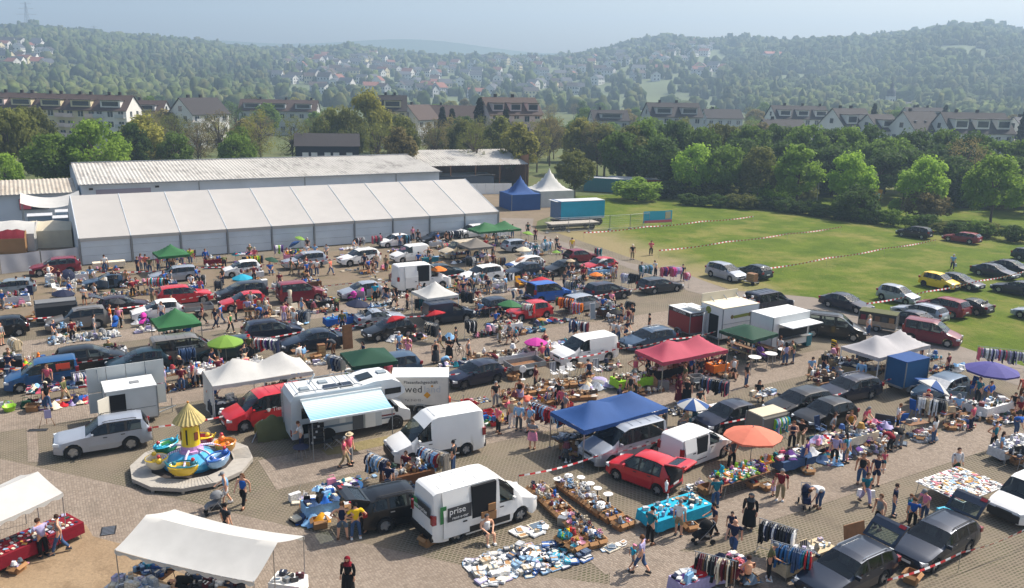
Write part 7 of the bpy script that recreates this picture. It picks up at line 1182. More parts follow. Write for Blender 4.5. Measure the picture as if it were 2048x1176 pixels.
def scatter(c,L,D,rz,z,kinds,pal,phrase,dens=1.,jit=.5,sc=1.):
    ks=SETS[kinds]; sp=.27/math.sqrt(dens)*sc; nx=max(1,int(L/sp)); ny=max(1,int(D/sp)); sc=sc*(.78 if kinds=='books' else 1); cs,sn=math.cos(R(rz)),math.sin(R(rz))
    for i in range(nx):
        for j in range(ny):
            if rnd()<.10: continue
            x=-L/2+L*(i+.5)/nx+ru(-jit,jit)*sp*.5; y=-D/2+D*(j+.5)/ny+ru(-jit,jit)*sp*.5
            GOODS.append((c[0]+x*cs-y*sn,c[1]+x*sn+y*cs,z,R(rz)+(ru(-.4,.4) if rnd()<.6 else ru(0,6.28)),rng.choice(ks),rng.choice(PALS[pal]),phrase,rng.choice([.7,.8,.95,1.05,1.2,1.5])*sc))
            if kinds in('clothes','mixed','toys','boxes','frames','heap') and rnd()<.3: GOODS.append((GOODS[-1][0]+ru(-.05,.05),GOODS[-1][1]+ru(-.05,.05),z+.07*sc,ru(0,6.28),rng.choice(ks),rng.choice(PALS[pal]),phrase,ru(.6,.9)*sc))
TT=MB().box((0,0,0),(1,1,1)).mesh('unit')
def table(c,L,D,rz=ROW,cloth=None,kinds='mixed',pal='any',phrase='',h=.74,dens=1.,top='wood',name='folding_table'):
    t=thing('market_table','folding table, the '+phrase,'table',(c[0],c[1],.006),R(rz)) if phrase else None
    ob('table_top',MB().box((0,0,h-.02),(L,D,.04)),WOODM if top=='wood' else plas(top),t)
    for a in(-1,1):
        for b in(-1,1): ob('leg',MB().tube([(a*(L/2-.25),b*(D/2-.06),h-.04),(a*(L/2-.1),b*(D/2-.05),0)],.016,5),STEEL,t)
    z=h+.006
    if cloth:
        n=24; mb=MB()
        def f(a,b):
            e=.02; u_=-L/2-e+(L+2*e)*a; return (u_,(b*2-1)*(D/2+e),h+.012)
        ring=[]; per=[(-L/2-.03,-D/2-.03),(L/2+.03,-D/2-.03),(L/2+.03,D/2+.03),(-L/2-.03,D/2+.03)]; pts=[]
        for k in range(4):
            p,q=per[k],per[(k+1)%4]; m=10 if k%2==0 else 5
            for i in range(m): pts.append((p[0]+(q[0]-p[0])*i/m,p[1]+(q[1]-p[1])*i/m))
        N=len(pts); vs=[(x,y,h+.012) for x,y in pts]+[(x*(1+.015+.015*math.sin(i*2.3)),y*(1+.03+.04*math.sin(i*2.3)),h-.30-.28*rnd()*.25-.18) for i,(x,y) in enumerate(pts)]
        mb.add(vs,[tuple(range(N))]+[(i,(i+1)%N,N+(i+1)%N,N+i) for i in range(N)])
        co=ob('tablecloth',mb.mesh('cl',70),fab(cloth),None,(c[0],c[1],.006),R(rz)); tag(co,cloth+' cloth over the '+phrase,'tablecloth'); z=h+.02
    if kinds: scatter(c,L-.12,D-.1,rz,z+.006,kinds,pal,phrase,dens)
    return t
def spread(c,L,D,rz,kinds,pal,phrase,dens=1.,blanket=None,sc=1.):
    z=.014
    if blanket: tag(ob('blanket',MB().grid(lambda a,b:((a-.5)*L*1.05+.03*math.sin(b*9),(b-.5)*D*1.1+.03*math.sin(a*11),.006+.004*math.sin(a*13)*math.sin(b*11)),12,8),fab(blanket),None,(c[0],c[1],.012),R(rz)),blanket+' blanket on the ground, the '+phrase,'blanket'); z=.03
    scatter(c,L,D,rz,z,kinds,pal,phrase,dens,sc=sc)
CBX={}
def carton(c,rz,label,group,w=.55,d=.42,h=.36,fill=None,z=.008):
    k=(w,d,h)
    if k not in CBX:
        mb=MB().box((0,0,.01),(w,d,.02))
        for s in(-1,1): mb.box((s*w/2,0,h/2),(.012,d,h)).box((0,s*d/2,h/2),(w,.012,h))
        fl=MB()
        for s in(-1,1): fl.add([(s*w/2,-d/2,h),(s*w/2,d/2,h),(s*(w/2+.14),d/2,h-.1),(s*(w/2+.14),-d/2,h-.1)],[(0,1,2,3)]); fl.add([(-w/2,s*d/2,h),(w/2,s*d/2,h),(w/2,s*(d/2+.13),h-.09),(-w/2,s*(d/2+.13),h-.09)],[(0,1,2,3)])
        CBX[k]=(mb.mesh('carton'),fl.mesh('flap'))
    o=tag(ob('cardboard_box',CBX[k][0],CARD,None,(c[0],c[1],z),rz),label,'box',group); ob('flap',CBX[k][1],CARD,o); return o
# clothes racks
def garment_mesh(k):
    mb=MB(); ln=(.72,.95,.62,.8)[k]; w=.23; t=.045
    prof=[(0,.0,.03),(.05,.16,.05),(.10,w,.055),(.35,w*.92,.06),(ln*.75,w*(.95 if k!=1 else 1.05),.065),(ln,w*(1.0 if k!=1 else 1.25),.07)]
    vs=[]
    for z,a,b in prof: a=max(a,.03); vs+=[(b/2,-a,-z),(b/2*1.3,0,-z),(b/2,a,-z),(-b/2,a,-z),(-b/2*1.3,0,-z),(-b/2,-a,-z)]
    n=6; mb.add(vs,[(i*n+j,i*n+(j+1)%n,(i+1)*n+(j+1)%n,(i+1)*n+j) for i in range(len(prof)-1) for j in range(n)]+[tuple(range(n-1,-1,-1)),tuple((len(prof)-1)*n+j for j in range(n))])
    for s in(-1,1): mb.tube([(0,s*.18,-.08),(0,s*.30,-.30),(0,s*.29,-.5 if k!=2 else -.36)],.055,5,r2=.04)
    return mb.mesh('garment',60)
GAR=[garment_mesh(k) for k in range(4)]; HANG=MB().tube([(0,0,.09),(0,.02,.06),(0,0,.02)],.006,4).tube([(0,-.2,-.06),(0,0,.02),(0,.2,-.06)],.008,4).mesh('hanger'); GQ=[]
def rack(c,L,rz,pal,phrase,h=1.5,n=None,lens=(0,1,2,3)):
    t=thing('clothes_rack','metal clothes rack, the '+phrase,'clothes rack',(c[0],c[1],.006),R(rz))
    ob('rail',MB().tube([(-L/2-.05,0,h),(L/2+.05,0,h)],.016,6),STEEL,t)
    for s in(-1,1): ob('upright',MB().tube([(s*L/2,0,0.02),(s*L/2,0,h)],.016,6),STEEL,t); ob('foot',MB().tube([(s*L/2,-.28,.03),(s*L/2,.28,.03)],.016,5),STEEL,t)
    ob('lower_rail',MB().tube([(-L/2,0,.2),(L/2,0,.2)],.012,5),STEEL,t)
    n=n or int(L/.085); cs,sn=math.cos(R(rz)),math.sin(R(rz))
    for i in range(n):
        x=-L/2+.08+(L-.16)*(i+.5)/n+ru(-.01,.01); GQ.append((c[0]+x*cs,c[1]+x*sn,h-.09,R(rz)+ru(-.22,.22),rng.choice(lens),rng.choice(pal),phrase))
    return t
TB=[ # centre on the table top, length, depth, angle, cloth, goods, palette, phrase, density
((-20.4,31.1),5.2,1.3,56,'darkred','books','any','long dark red cloth table beside the bicycle',1.5),((-13.83,29.41),1.5,.9,-18,None,'boxes','blue','small table of blue boxes under the large white awning',1.6),((-14.02,28.25),2.2,.9,-18,'lightgrey','boxes','pale','pale table at the pole of the large white awning',1.6),((-11.35,28.68),2.2,1.0,-18,'charcoal','boxes','dark','charcoal cloth table under the large white awning',1.8),((-8.46,28.96),1.2,.8,-10,'white','boxes','dark','white topped display table beside the awning pole',.8),
((-8.14,36.61),2.0,.9,28,None,'clothes','clothes','table piled with clothes beside the blue oval board',1.8),((-8.65,35.28),1.5,.8,30,'lightblue','clothes','blue','jeans table in front of the clothes pile',1.4),((-5.02,38.47),2.5,.9,30,'brown','flowers','any','brown cloth flower table behind the black suv',1.6),
((7.75,35.40),3.3,1.35,32,'turquoise','china','any','turquoise cloth table in front of the red boxy hatchback',1.0),((11.63,38.90),3.3,1.1,32,None,'toys','bright','crowded toy table under the salmon parasol',2.6),((12.48,39.87),3.0,.5,32,None,'toys','bright','raised rear shelf of the toy table',2.2),((8.24,30.30),3.6,.8,31,'lavender','clothes','clothes','long lavender cloth table beside the lower lane',1.8),((12.45,31.74),3.0,.9,31,'beige','china','pale','beige cloth crockery table by the denim rack',1.2),
((22.48,38.37),3.6,2.5,31,None,'books','books','wide book stall beside the white small van',3.4),((28.07,43.51),3.2,.9,31,'lightgrey','china','pale','pale tableware stall at the market edge',1.8),((27.66,42.20),1.6,.8,31,None,'mixed','dark','dark junk table beside the tableware stall',1.4),
((8.09,53.07),2.6,1.1,24,'lime','china','brown','lime cloth table of trinkets beside the pink canopy',2.2),((11.50,55.63),4.2,1.0,30,'black','mixed','brown','black cloth table under the pink canopy',2.0),((13.71,57.28),2.6,.9,30,'maroon','mixed','brown','maroon cloth table under the pink canopy end',2.0),((14.58,56.32),1.4,.8,30,'orange','china','brown','orange cloth table outside the pink canopy',1.6),((16.06,50.34),1.9,.7,30,None,'boxes','pale','white folding table behind the dark blue old hatchback',1.4),((12.06,47.82),2.2,.8,30,None,'books','any','low book table behind the blue and white parasol',1.8),
((15.12,41.25),2.4,.8,30,'denim','clothes','clothes','denim cloth table behind the salmon parasol',2.0),((17.62,43.44),2.2,.8,30,None,'clothes','clothes','clothes table in front of the black hatchback',2.2),((19.82,44.56),2.4,.9,30,'cream','mixed','any','cream cloth table in front of the black hatchback',2.0),((21.29,45.45),1.4,.8,30,None,'heap','clothes','red and black clothes table beside a dark trunk',2.0),((23.83,46.26),1.5,.7,22,None,'boxes','pale','white camping table beside the striped clothes rack',.4),((26.70,48.08),1.7,.7,30,None,'mixed','any','small table next to the striped clothes rack',1.6),((28.43,49.89),1.7,.8,-20,'lightgrey','china','any','left arm of the white cloth stall',1.4),((30.37,49.65),2.9,.9,30,'white','china','any','front of the white cloth stall below the violet parasol',1.8),
((23.49,57.63),2.4,.8,-32,'khaki','mixed','any','khaki cloth table under the pale grey canopy',1.8),((24.29,56.11),2.6,.8,-32,'khaki','clothes','dark','dark clothes table under the pale grey canopy',1.8),((25.98,58.14),2.0,.8,30,None,'mixed','dark','rear table under the pale grey canopy',1.8),((21.04,53.23),1.8,.8,30,None,'mixed','brown','wooden table behind the navy estate car',1.6),((20.97,54.41),1.7,.7,30,None,'mixed','pale','pale goods table beside the blue planter',1.6),((30.52,58.32),1.8,.8,30,None,'mixed','blue','blue goods table behind the blue tarpaulin trailer',1.8),
((0.29,57.68),3.4,.8,30,'white','mixed','brown','long junk table behind the open galvanised trailer',2.0),((-2.04,57.04),2.2,.8,30,None,'china','brown','low china table behind the navy boxy hatchback',2.0),((3.41,59.75),3.0,.8,30,None,'clothes','clothes','pink clothes table beside the white delivery van',1.8),((3.55,43.20),2.4,.8,34,None,'boxes','dark','table of small goods under the blue canopy',1.6),((8.04,46.35),2.2,.8,34,None,'mixed','any','rear table under the blue canopy',1.4),
((-17.12,47.18),1.6,.9,30,'charcoal','boxes','dark','charcoal cloth table under the white double canopy',1.8),((-14.36,50.16),2.4,.8,30,'maroon','flowers','brown','maroon cloth table under the white double canopy',1.5),((-15.19,57.33),1.0,.6,30,None,None,'any','bare folding table beside the charcoal saloon',1),((-9.53,53.39),2.9,.8,26,'lime','clothes','dark','bright green cloth table under the dark green canopy',1.2),((-20.36,53.54),2.2,.8,30,None,'toys','bright','soft toy table under the lime green parasol',2.2),((-17.89,54.67),1.8,.7,30,'lightgrey','toys','pale','pale cloth toy table beside the lime green parasol',1.8),
((-27.86,48.81),3.4,.9,28,None,'clothes','clothes','clothes table beside the blue delivery van',2.0),((-21.93,51.91),1.6,.7,30,None,'mixed','any','small junk table right of the sales trailer',1.6),((-20.42,53.12),2.0,.9,30,'lightgrey','toys','pale','pale cloth table of soft toys beside the jeans rack',1.8),((-34.06,53.85),1.8,.8,30,'black','mixed','dark','black cloth table at the rear of the market edge',1.5),((-27.96,56.73),1.3,.7,30,'lightgrey','mixed','dark','small pale cloth table behind the black people carrier',1.4),
((-43.64,78.55),2.1,.8,30,'lightgrey','china','pale','first white cloth table by the dark red suv',1.6),((-41.81,79.62),2.2,.8,30,'lightgrey','china','pale','second white cloth table by the dark red suv',1.6),((-41.82,85.15),3.0,.9,30,'cream',None,'any','empty covered table at the marquee wall',1),((-43.40,70.59),2.6,.9,30,'lightgrey','mixed','any','white cloth stall table at the market edge',1.8),((-34.94,75.33),2.2,.7,30,None,'mixed','any','junk table beside the open coupe',1.6),((-32.14,76.61),1.3,.7,30,'denim','mixed','any','denim cloth table beside the silver estate car',1.5),((-29.47,75.62),1.6,.7,30,'blue','mixed','pale','blue cloth table beside the folded buggy',1.4),((-33.84,61.80),1.8,.7,30,None,'toys','pale','soft toy table at the taupe suv',2.0),((-25.47,60.91),1.8,.8,33,None,'flowers','brown','basket table under the green peaked canopy',1.6),
((-31.74,87.45),1.9,.8,30,'darkred','mixed','any','dark red cloth table at the marquee wall',1.8),((-29.27,90.20),2.3,.8,30,None,'clothes','clothes','clothes table at the marquee wall beside the red cloth table',1.8),((-24.20,90.98),1.9,.8,30,'pink','toys','bright','pink cloth toy table at the marquee wall',2.0),((-18.77,94.45),2.2,.8,30,None,'clothes','pale','pale clothes table at the marquee wall',1.6),((-26.03,81.80),2.3,.7,30,'lightgrey','mixed','any','junk table beside the small white car',1.8),((-21.35,84.37),1.6,.7,30,None,'mixed','brown','brown junk table at the silver crossover',1.6),((-15.29,86.51),1.9,.7,30,None,'mixed','any','junk table at the white off-road car',1.6),((-21.47,77.36),2.3,.8,30,'lightgrey','china','dark','white cloth table behind the dark red small van',1.6),((-19.44,78.17),2.2,.8,30,'brown','mixed','any','brown cloth table behind the dark red small van',1.6),((-21.31,67.99),2.2,.7,30,None,'mixed','brown','brown junk table at the red hatchback',1.6),((-16.61,71.22),2.6,.8,30,'black','china','any','black cloth table at the dark red small van',1.4),((-13.96,66.12),2.6,.9,30,'blue','mixed','blue','blue cloth table beside the navy parasol',.7),
((-9.19,90.74),1.9,.7,30,'teal','mixed','any','teal cloth table at the white panel van',1.8),((-6.10,92.73),1.9,.7,30,None,'clothes','dark','dark clothes table at the beige van',1.6),((-3.52,91.57),1.9,.8,30,None,'clothes','clothes','clothes table under the taupe pavilion',1.6),((2.02,96.95),2.2,.8,30,'white','mixed','pale','white cloth table at the silver estate car',1.6),((-2.42,79.17),2.2,.8,30,None,'mixed','pale','pale junk table at the white crossover',1.8),((-1.44,79.70),1.5,.8,30,'lightgrey','china','pale','heaped china table at the white crossover',2.0),((2.19,81.80),2.3,.8,30,None,'mixed','any','junk table beside the yellow armchair',1.8),((6.57,84.59),1.4,.5,30,None,'mixed','pale','wire shelf table at the glossy black hatchback',1.6),((9.16,86.25),2.4,.8,30,'lightblue','mixed','any','light blue cloth table at the red hatchback with sun shade',1.5),((6.68,77.68),1.9,.8,30,'white','mixed','any','white cloth table behind the navy people carrier by the path',1.4),((-2.83,72.46),1.4,.8,30,None,'china','pale','pale china table beside the charcoal hatchback',1.8),((-0.38,65.25),2.5,.8,30,'white','mixed','brown','white cloth table under the faded green parasol',1.4),((-9.09,100.27),1.9,.7,30,'lightgrey','mixed','any','pale cloth table at the marquee wall by dark jackets',1.4),((-5.35,77.04),1.6,.7,30,None,'mixed','bright','bright junk table behind the white peaked canopy',1.8),((-6.85,72.49),2.2,.8,33,'green','mixed','any','green cloth table under the white peaked canopy',1.5),
((8.60,70.64),2.2,.8,30,'darkbrown','mixed','any','dark brown table beside the silver estate car',1.8),((9.41,63.00),1.3,.6,20,None,'boxes','brown','small table with boxes behind the blue grey estate car',.6),((5.05,55.16),1.0,.6,20,None,'boxes','brown','low wooden table between the deck chairs',.6),((-2.27,107.85),4.0,.8,31,'white','mixed','any','white table under the long green canopy',1.5),((-35.89,86.79),2.2,.8,33,None,'clothes','clothes','clothes table under the bright green canopy',1.6),
]
XS=[];CTOP=['white','navy','black','lightblue','rose','grey','olive','darkred','teal','maroon','blue','charcoal']; CLEG=['denim','black','navy','khaki','charcoal','grey']
for c,L,D,rz,cl,kd,pl,ph,dn in TB:
    table(c,L,D,rz,cl,kd,pl,ph,dens=dn,top='white' if kd=='books' else 'wood')
    cs,sn=math.cos(R(rz)),math.sin(R(rz)); far=c[1]>42
    at=lambda x,y:(c[0]+x*cs-y*sn,c[1]+x*sn+y*cs)
    for k in range(2 if far else 1):      # boxes and bags stand round every table
        p=at(ru(-.5,.5)*L,-(D/2+ru(.25,.5))); 0 if blocked(*p,.3) else carton(p,ru(0,1.5),'cardboard box before the '+ph,'boxes before the '+ph,.5,.4,.32); scatter(p,.4,.3,rz,.16,'heap' if kd in('clothes','toys') else 'mixed','any',ph,2.)
    if far: spread(at(ru(-.2,.2)*L,-(D/2+.6)),L*.95,.75,rz,'mixed' if kd!='clothes' else 'heap',pl,ph,1.5)
    if far and rnd()<.95: XS.append((at(ru(-.4,.4)*L,-(D/2+1.1)),rz+90+ru(-40,40),rng.choice(['stand','reach','phone','bend','stand','walk']),ph))
    if far and rnd()<.75: XS.append((at(ru(-.4,.4)*L,D/2+.5),rz-90+ru(-40,40),rng.choice(['stand','reach','sit','akimbo']),ph))
for p,f,po,ph in XS:
  if not blocked(*p,.3): person(p,f,po,rng.choice(['shirt','shirt','shirt','tank_top','long_shirt']),rng.choice(CTOP),rng.choice(['trousers','trousers','trousers','shorts']),rng.choice(CLEG),rng.choice(['hair','hair','long_hair']),rng.choice(['darkbrown','brown','black','beige','grey']),'at '+ph,skin_=rng.choice([0,0,0,1]))
for i in range(60):
    v,u0,u1=rng.choice([(40,12,40),(54,-4,44),(69,-4,42),(69,-4,42),(83,0,44)]); p=uv(ru(u0,u1),v+ru(-1.6,1.6))
    if not blocked(*p,.3): o=person(p,ROW+rng.choice([0,180])+ru(-50,50),rng.choice(['walk','walk','stand','phone']),rng.choice(['shirt','shirt','tank_top','long_shirt']),rng.choice(CTOP),rng.choice(['trousers','trousers','shorts']),rng.choice(CLEG),rng.choice(['hair','hair','long_hair']),rng.choice(['darkbrown','brown','black','grey']),'among the strollers on the lanes'); o['group']='strollers on the lanes'
SPR=[((0.07,31.50),3.2,2.0,28,'frames','pale','picture frame spread in front of the rental van',1.7,None,1.),((1.81,32.11),3.2,1.9,30,'frames','blue','boxed goods spread in front of the cardboard rows',1.7,None,1.),((1.15,34.26),1.6,.8,30,'frames','pale','pictures leaning near the rental van wheel',1.2,None,1.2),((4.69,33.01),1.2,.4,30,'frames','pale','boxed goods at the end of the cardboard rows',1.2,None,1.1),((9.28,38.69),1.6,.6,30,'mixed','pale','loose goods behind the turquoise cloth table',1.2,None,1.),
((-9.10,34.77),1.2,.8,30,'clothes','blue','clothes bags in front of the clothes pile',1.2,None,1.2),((-7.38,37.26),1.0,.9,30,'mixed','any','junk beside the blue oval board',1.5,None,1.1),((-9.92,36.64),.8,.7,30,'mixed','pale','pale junk left of the clothes pile',1.3,None,1.1),((-7.40,39.13),1.4,.7,30,'books','blue','magazines beside the dark coat rack',1.2,None,1.2),
((18.79,43.61),3.8,.9,30,'heap','clothes','clothes heaps on the ground before the long tables',1.4,'white',1.3),((21.89,45.66),1.5,.9,30,'heap','clothes','clothes bags below the dark trunk',1.5,None,1.3),((24.13,46.21),1.6,.7,25,'mixed','any','junk under the white camping table',1.5,None,1.2),((27.13,47.99),1.5,.6,25,'shoes','any','shoes on the ground beside the striped clothes rack',1.3,None,1.),((32.74,58.36),1.8,.8,30,'heap','pale','white bags behind the grey blue estate car',1.4,None,1.4),
((5.67,53.18),2.4,1.2,28,'heap','pale','white bedding heap beside the cardboard boxes',1.3,None,1.5),((-3.79,57.00),2.6,.8,30,'clothes','clothes','clothes spread behind the navy boxy hatchback',1.6,'white',1.1),((-2.21,49.94),2.0,1.0,30,'books','any','books in red crates spread at the cardboard stall',1.8,None,1.),((-0.83,46.86),1.5,1.2,30,'mixed','bright','red boxed goods in front of the cardboard stall',1.5,None,1.),((7.03,56.85),2.2,1.0,25,'mixed','any','junk heap between deck chairs and lime cloth table',1.6,None,1.2),((9.99,59.57),1.4,.8,30,'heap','dark','dark bags beside the pink canopy',1.3,None,1.4),((10.39,48.63),1.2,1.2,30,'mixed','dark','dark junk beside the blue and white parasol',1.5,None,1.1),
((-32.43,61.17),4.8,1.5,30,'mixed','pale','long ground spread in front of the taupe suv',1.9,None,1.1),((-30.05,66.00),1.4,1.0,30,'heap','clothes','clothes heaps beside the white hatchback',1.4,None,1.3),((-28.72,63.47),1.6,.8,30,'mixed','pale','toys spread near the green peaked canopy',1.4,None,1.1),((-36.53,74.12),3.4,.9,30,'mixed','any','ground spread in front of the open coupe',1.5,None,1.2),((-43.76,79.36),2.6,.5,30,'mixed','brown','junk in front of the white cloth tables',1.2,None,1.1),((-41.48,79.79),1.4,.6,30,'mixed','any','boxes in front of the second white cloth table',1.3,None,1.2),((-43.27,70.14),1.8,.4,30,'heap','bright','bags in front of the market edge stall',1.2,None,1.3),
((-20.44,68.45),2.2,.8,30,'mixed','brown','brown junk spread right of the red hatchback',1.5,None,1.2),((-16.80,70.37),2.8,.8,30,'mixed','brown','junk spread in front of the dark red small van',1.4,None,1.2),((-13.59,74.35),2.0,.7,30,'toys','bright','bright toys beside the silver hatchback',1.7,None,1.2),((-11.89,72.49),2.4,.7,30,'mixed','blue','blue goods spread in front of the silver hatchback',1.7,None,1.1),((-11.39,70.46),4.2,.6,30,'china','pale','long line of pale china behind the convertible',1.6,None,1.1),((-17.90,66.01),2.2,.7,30,'heap','clothes','clothes spread behind the navy people carrier',1.4,None,1.2),((-13.05,56.86),2.0,.9,28,'mixed','pale','pale junk spread beside the dark green canopy',1.3,None,1.2),((-21.11,62.91),1.6,.7,30,'mixed','brown','boxes left of the navy people carrier',1.3,None,1.2),((-16.92,86.50),1.8,.5,30,'mixed','pale','pale junk before the white off-road car',1.2,None,1.2),((-13.20,87.61),1.4,.7,30,'mixed','bright','bright boxes beside the white off-road car',1.4,None,1.3),((-13.59,82.55),1.4,.5,30,'mixed','any','junk next to the brown suitcases',1.3,None,1.2),((-10.87,75.70),2.4,.9,20,'mixed','pale','goods on a sloping board behind the silver hatchback',1.4,None,1.2),
((-8.12,62.94),2.6,1.3,30,'heap','any','crowded heap behind the dark green canopy',1.6,None,1.2),((-2.08,64.33),2.2,.9,30,'mixed','any','ground spread beside the black jackets rack',1.7,None,1.2),((1.04,65.27),3.4,1.0,30,'mixed','blue','ground spread in front of the white cloth table',1.7,None,1.2),((2.80,68.24),2.0,.9,30,'heap','any','clothes heap in front of the red hatchback',1.4,None,1.3),((4.64,68.69),1.6,.8,30,'heap','any','clothes heap beside the orange rack',1.4,None,1.2),((7.55,71.02),1.9,.9,30,'mixed','any','junk beside the standing mirror',1.6,None,1.2),((-0.43,90.81),1.9,.6,30,'mixed','any','junk behind the white crossover and cream parasol',1.4,None,1.2),((-3.27,78.42),2.4,.8,30,'mixed','pale','pale ground spread before the white crossover',1.6,None,1.2),((1.82,76.86),2.6,.9,30,'mixed','dark','dark junk behind the bright blue van',1.6,None,1.2),((9.12,85.44),1.6,.6,30,'mixed','brown','junk below the light blue cloth table',1.3,None,1.1),((-5.23,62.87),1.4,.8,30,'heap','blue','blue bags on the lane beside the coat rack',1.0,None,1.6),((-13.52,96.92),2.2,.9,30,'heap','any','clothes heap before the marquee hatchback',1.4,None,1.2),((-27.70,48.24),3.6,.7,28,'heap','any','clothes boxes under the delivery van table',1.5,None,1.2),((-30.81,47.65),1.0,.8,28,'mixed','pale','pale junk beside the yellow basket',1.3,None,1.2),((-33.82,54.86),1.2,1.0,30,'heap','bright','pink toys at the rear of the market edge',1.4,None,1.2),((-33.64,56.32),1.4,.5,30,'toys','bright','pink toys behind the black people carrier',1.4,None,1.1),
]
for c,L,D,rz,kd,pl,ph,dn,bl,sc in SPR: spread(c,L,D,rz,kd,pl,ph,dn,bl,sc)
# rows of cardboard boxes filled with flowers and crockery
def cartons(a,b,rows,phrase,kinds,pal,gap=.58,off=.46,skip=0.):
    a,b=Vector(a),Vector(b); d=b-a; n=max(1,int(d.length/gap)); dn=d.normalized(); pr=Vector((-dn.y,dn.x)); ang=math.atan2(d.y,d.x)
    for i in range(n):
        for j in range(rows):
            if rnd()<skip: continue
            p=a+d*(i+.5)/n+pr*off*(j-(rows-1)/2); carton((p.x,p.y),ang+ru(-.06,.06),'open cardboard box in the '+phrase,phrase)
            scatter((p.x,p.y),.5,.4,math.degrees(ang),.27,kinds,pal,phrase,2.6)
cartons((1.34,38.15),(3.99,32.89),2,'long row of flower boxes beside the rental van','flowers','any'); cartons((2.74,38.77),(4.64,35.67),2,'second row of flower boxes behind the first','flowers','pale'); cartons((4.62,35.78),(5.54,34.43),2,'pair of jar boxes before the turquoise cloth table','china','any'); cartons((2.39,33.60),(3.29,32.49),2,'short flower box rows at the boxed goods','flowers','bright')
cartons((-0.40,50.75),(2.20,52.01),2,'cardboard box block behind the red crates','mixed','brown'); cartons((1.88,52.37),(5.01,53.53),2,'cardboard box block before the deck chairs','mixed','brown'); cartons((1.48,49.45),(3.19,50.24),2,'cardboard box block in front of the kneeling buyers','mixed','any'); cartons((3.21,50.60),(5.48,51.09),2,'cardboard box block beside the bedding heap','mixed','brown'); cartons((-0.45,49.69),(0.71,49.40),1,'short cardboard row at the green crate','mixed','brown'); cartons((2.84,43.26),(3.94,42.78),1,'cardboard boxes below the blue canopy table','mixed','brown')
for i,p in enumerate([(-2.77,49.56),(-2.36,49.23),(-1.30,47.95),(-1.08,47.00),(-0.88,46.24),(2.21,48.31),(2.54,48.66),(3.66,49.40),(5.22,51.07)]):
    o=tag(ob('plastic_crate',MB().box((0,0,.02),(.55,.38,.04)).box((.27,0,.13),(.02,.38,.22)).box((-.27,0,.13),(.02,.38,.22)).box((0,.18,.13),(.55,.02,.22)).box((0,-.18,.13),(.55,.02,.22)),plas('red'),None,(*p,.01),R(30)),'red plastic crate of books at the cardboard stall','crate','red plastic crates at the cardboard stall'); scatter(p,.48,.32,30,.06,'books','any','red plastic crates at the cardboard stall',2.2)
for p,l in [((-8.44,34.23),'open white lined carton in front of the clothes pile'),((-6.95,35.43),'open carton beside the person in yellow'),((-9.24,35.57),'carton under the jeans table'),((9.87,38.28),'brown carton by the turquoise cloth table'),((16.72,30.86),'brown carton beside the graphite estate car'),((0.21,54.15),'brown carton at the open galvanised trailer'),((-39.10,65.62),'large brown carton beside the charcoal tarpaulin trailer'),((-39.28,67.15),'smaller brown carton beside the charcoal tarpaulin trailer'),((10.84,65.61),'small carton beside the person in black'),((-3.46,32.98),'flattened carton under the rear of the rental van'),((-14.00,57.48),'small carton beside the bare folding table'),((-28.49,46.95),'white printed carton at the delivery van stall'),((28.67,50.13),'carton under the left arm of the white cloth stall')]: carton(p,ru(0,1.2),l,None,.6,.48,.42)
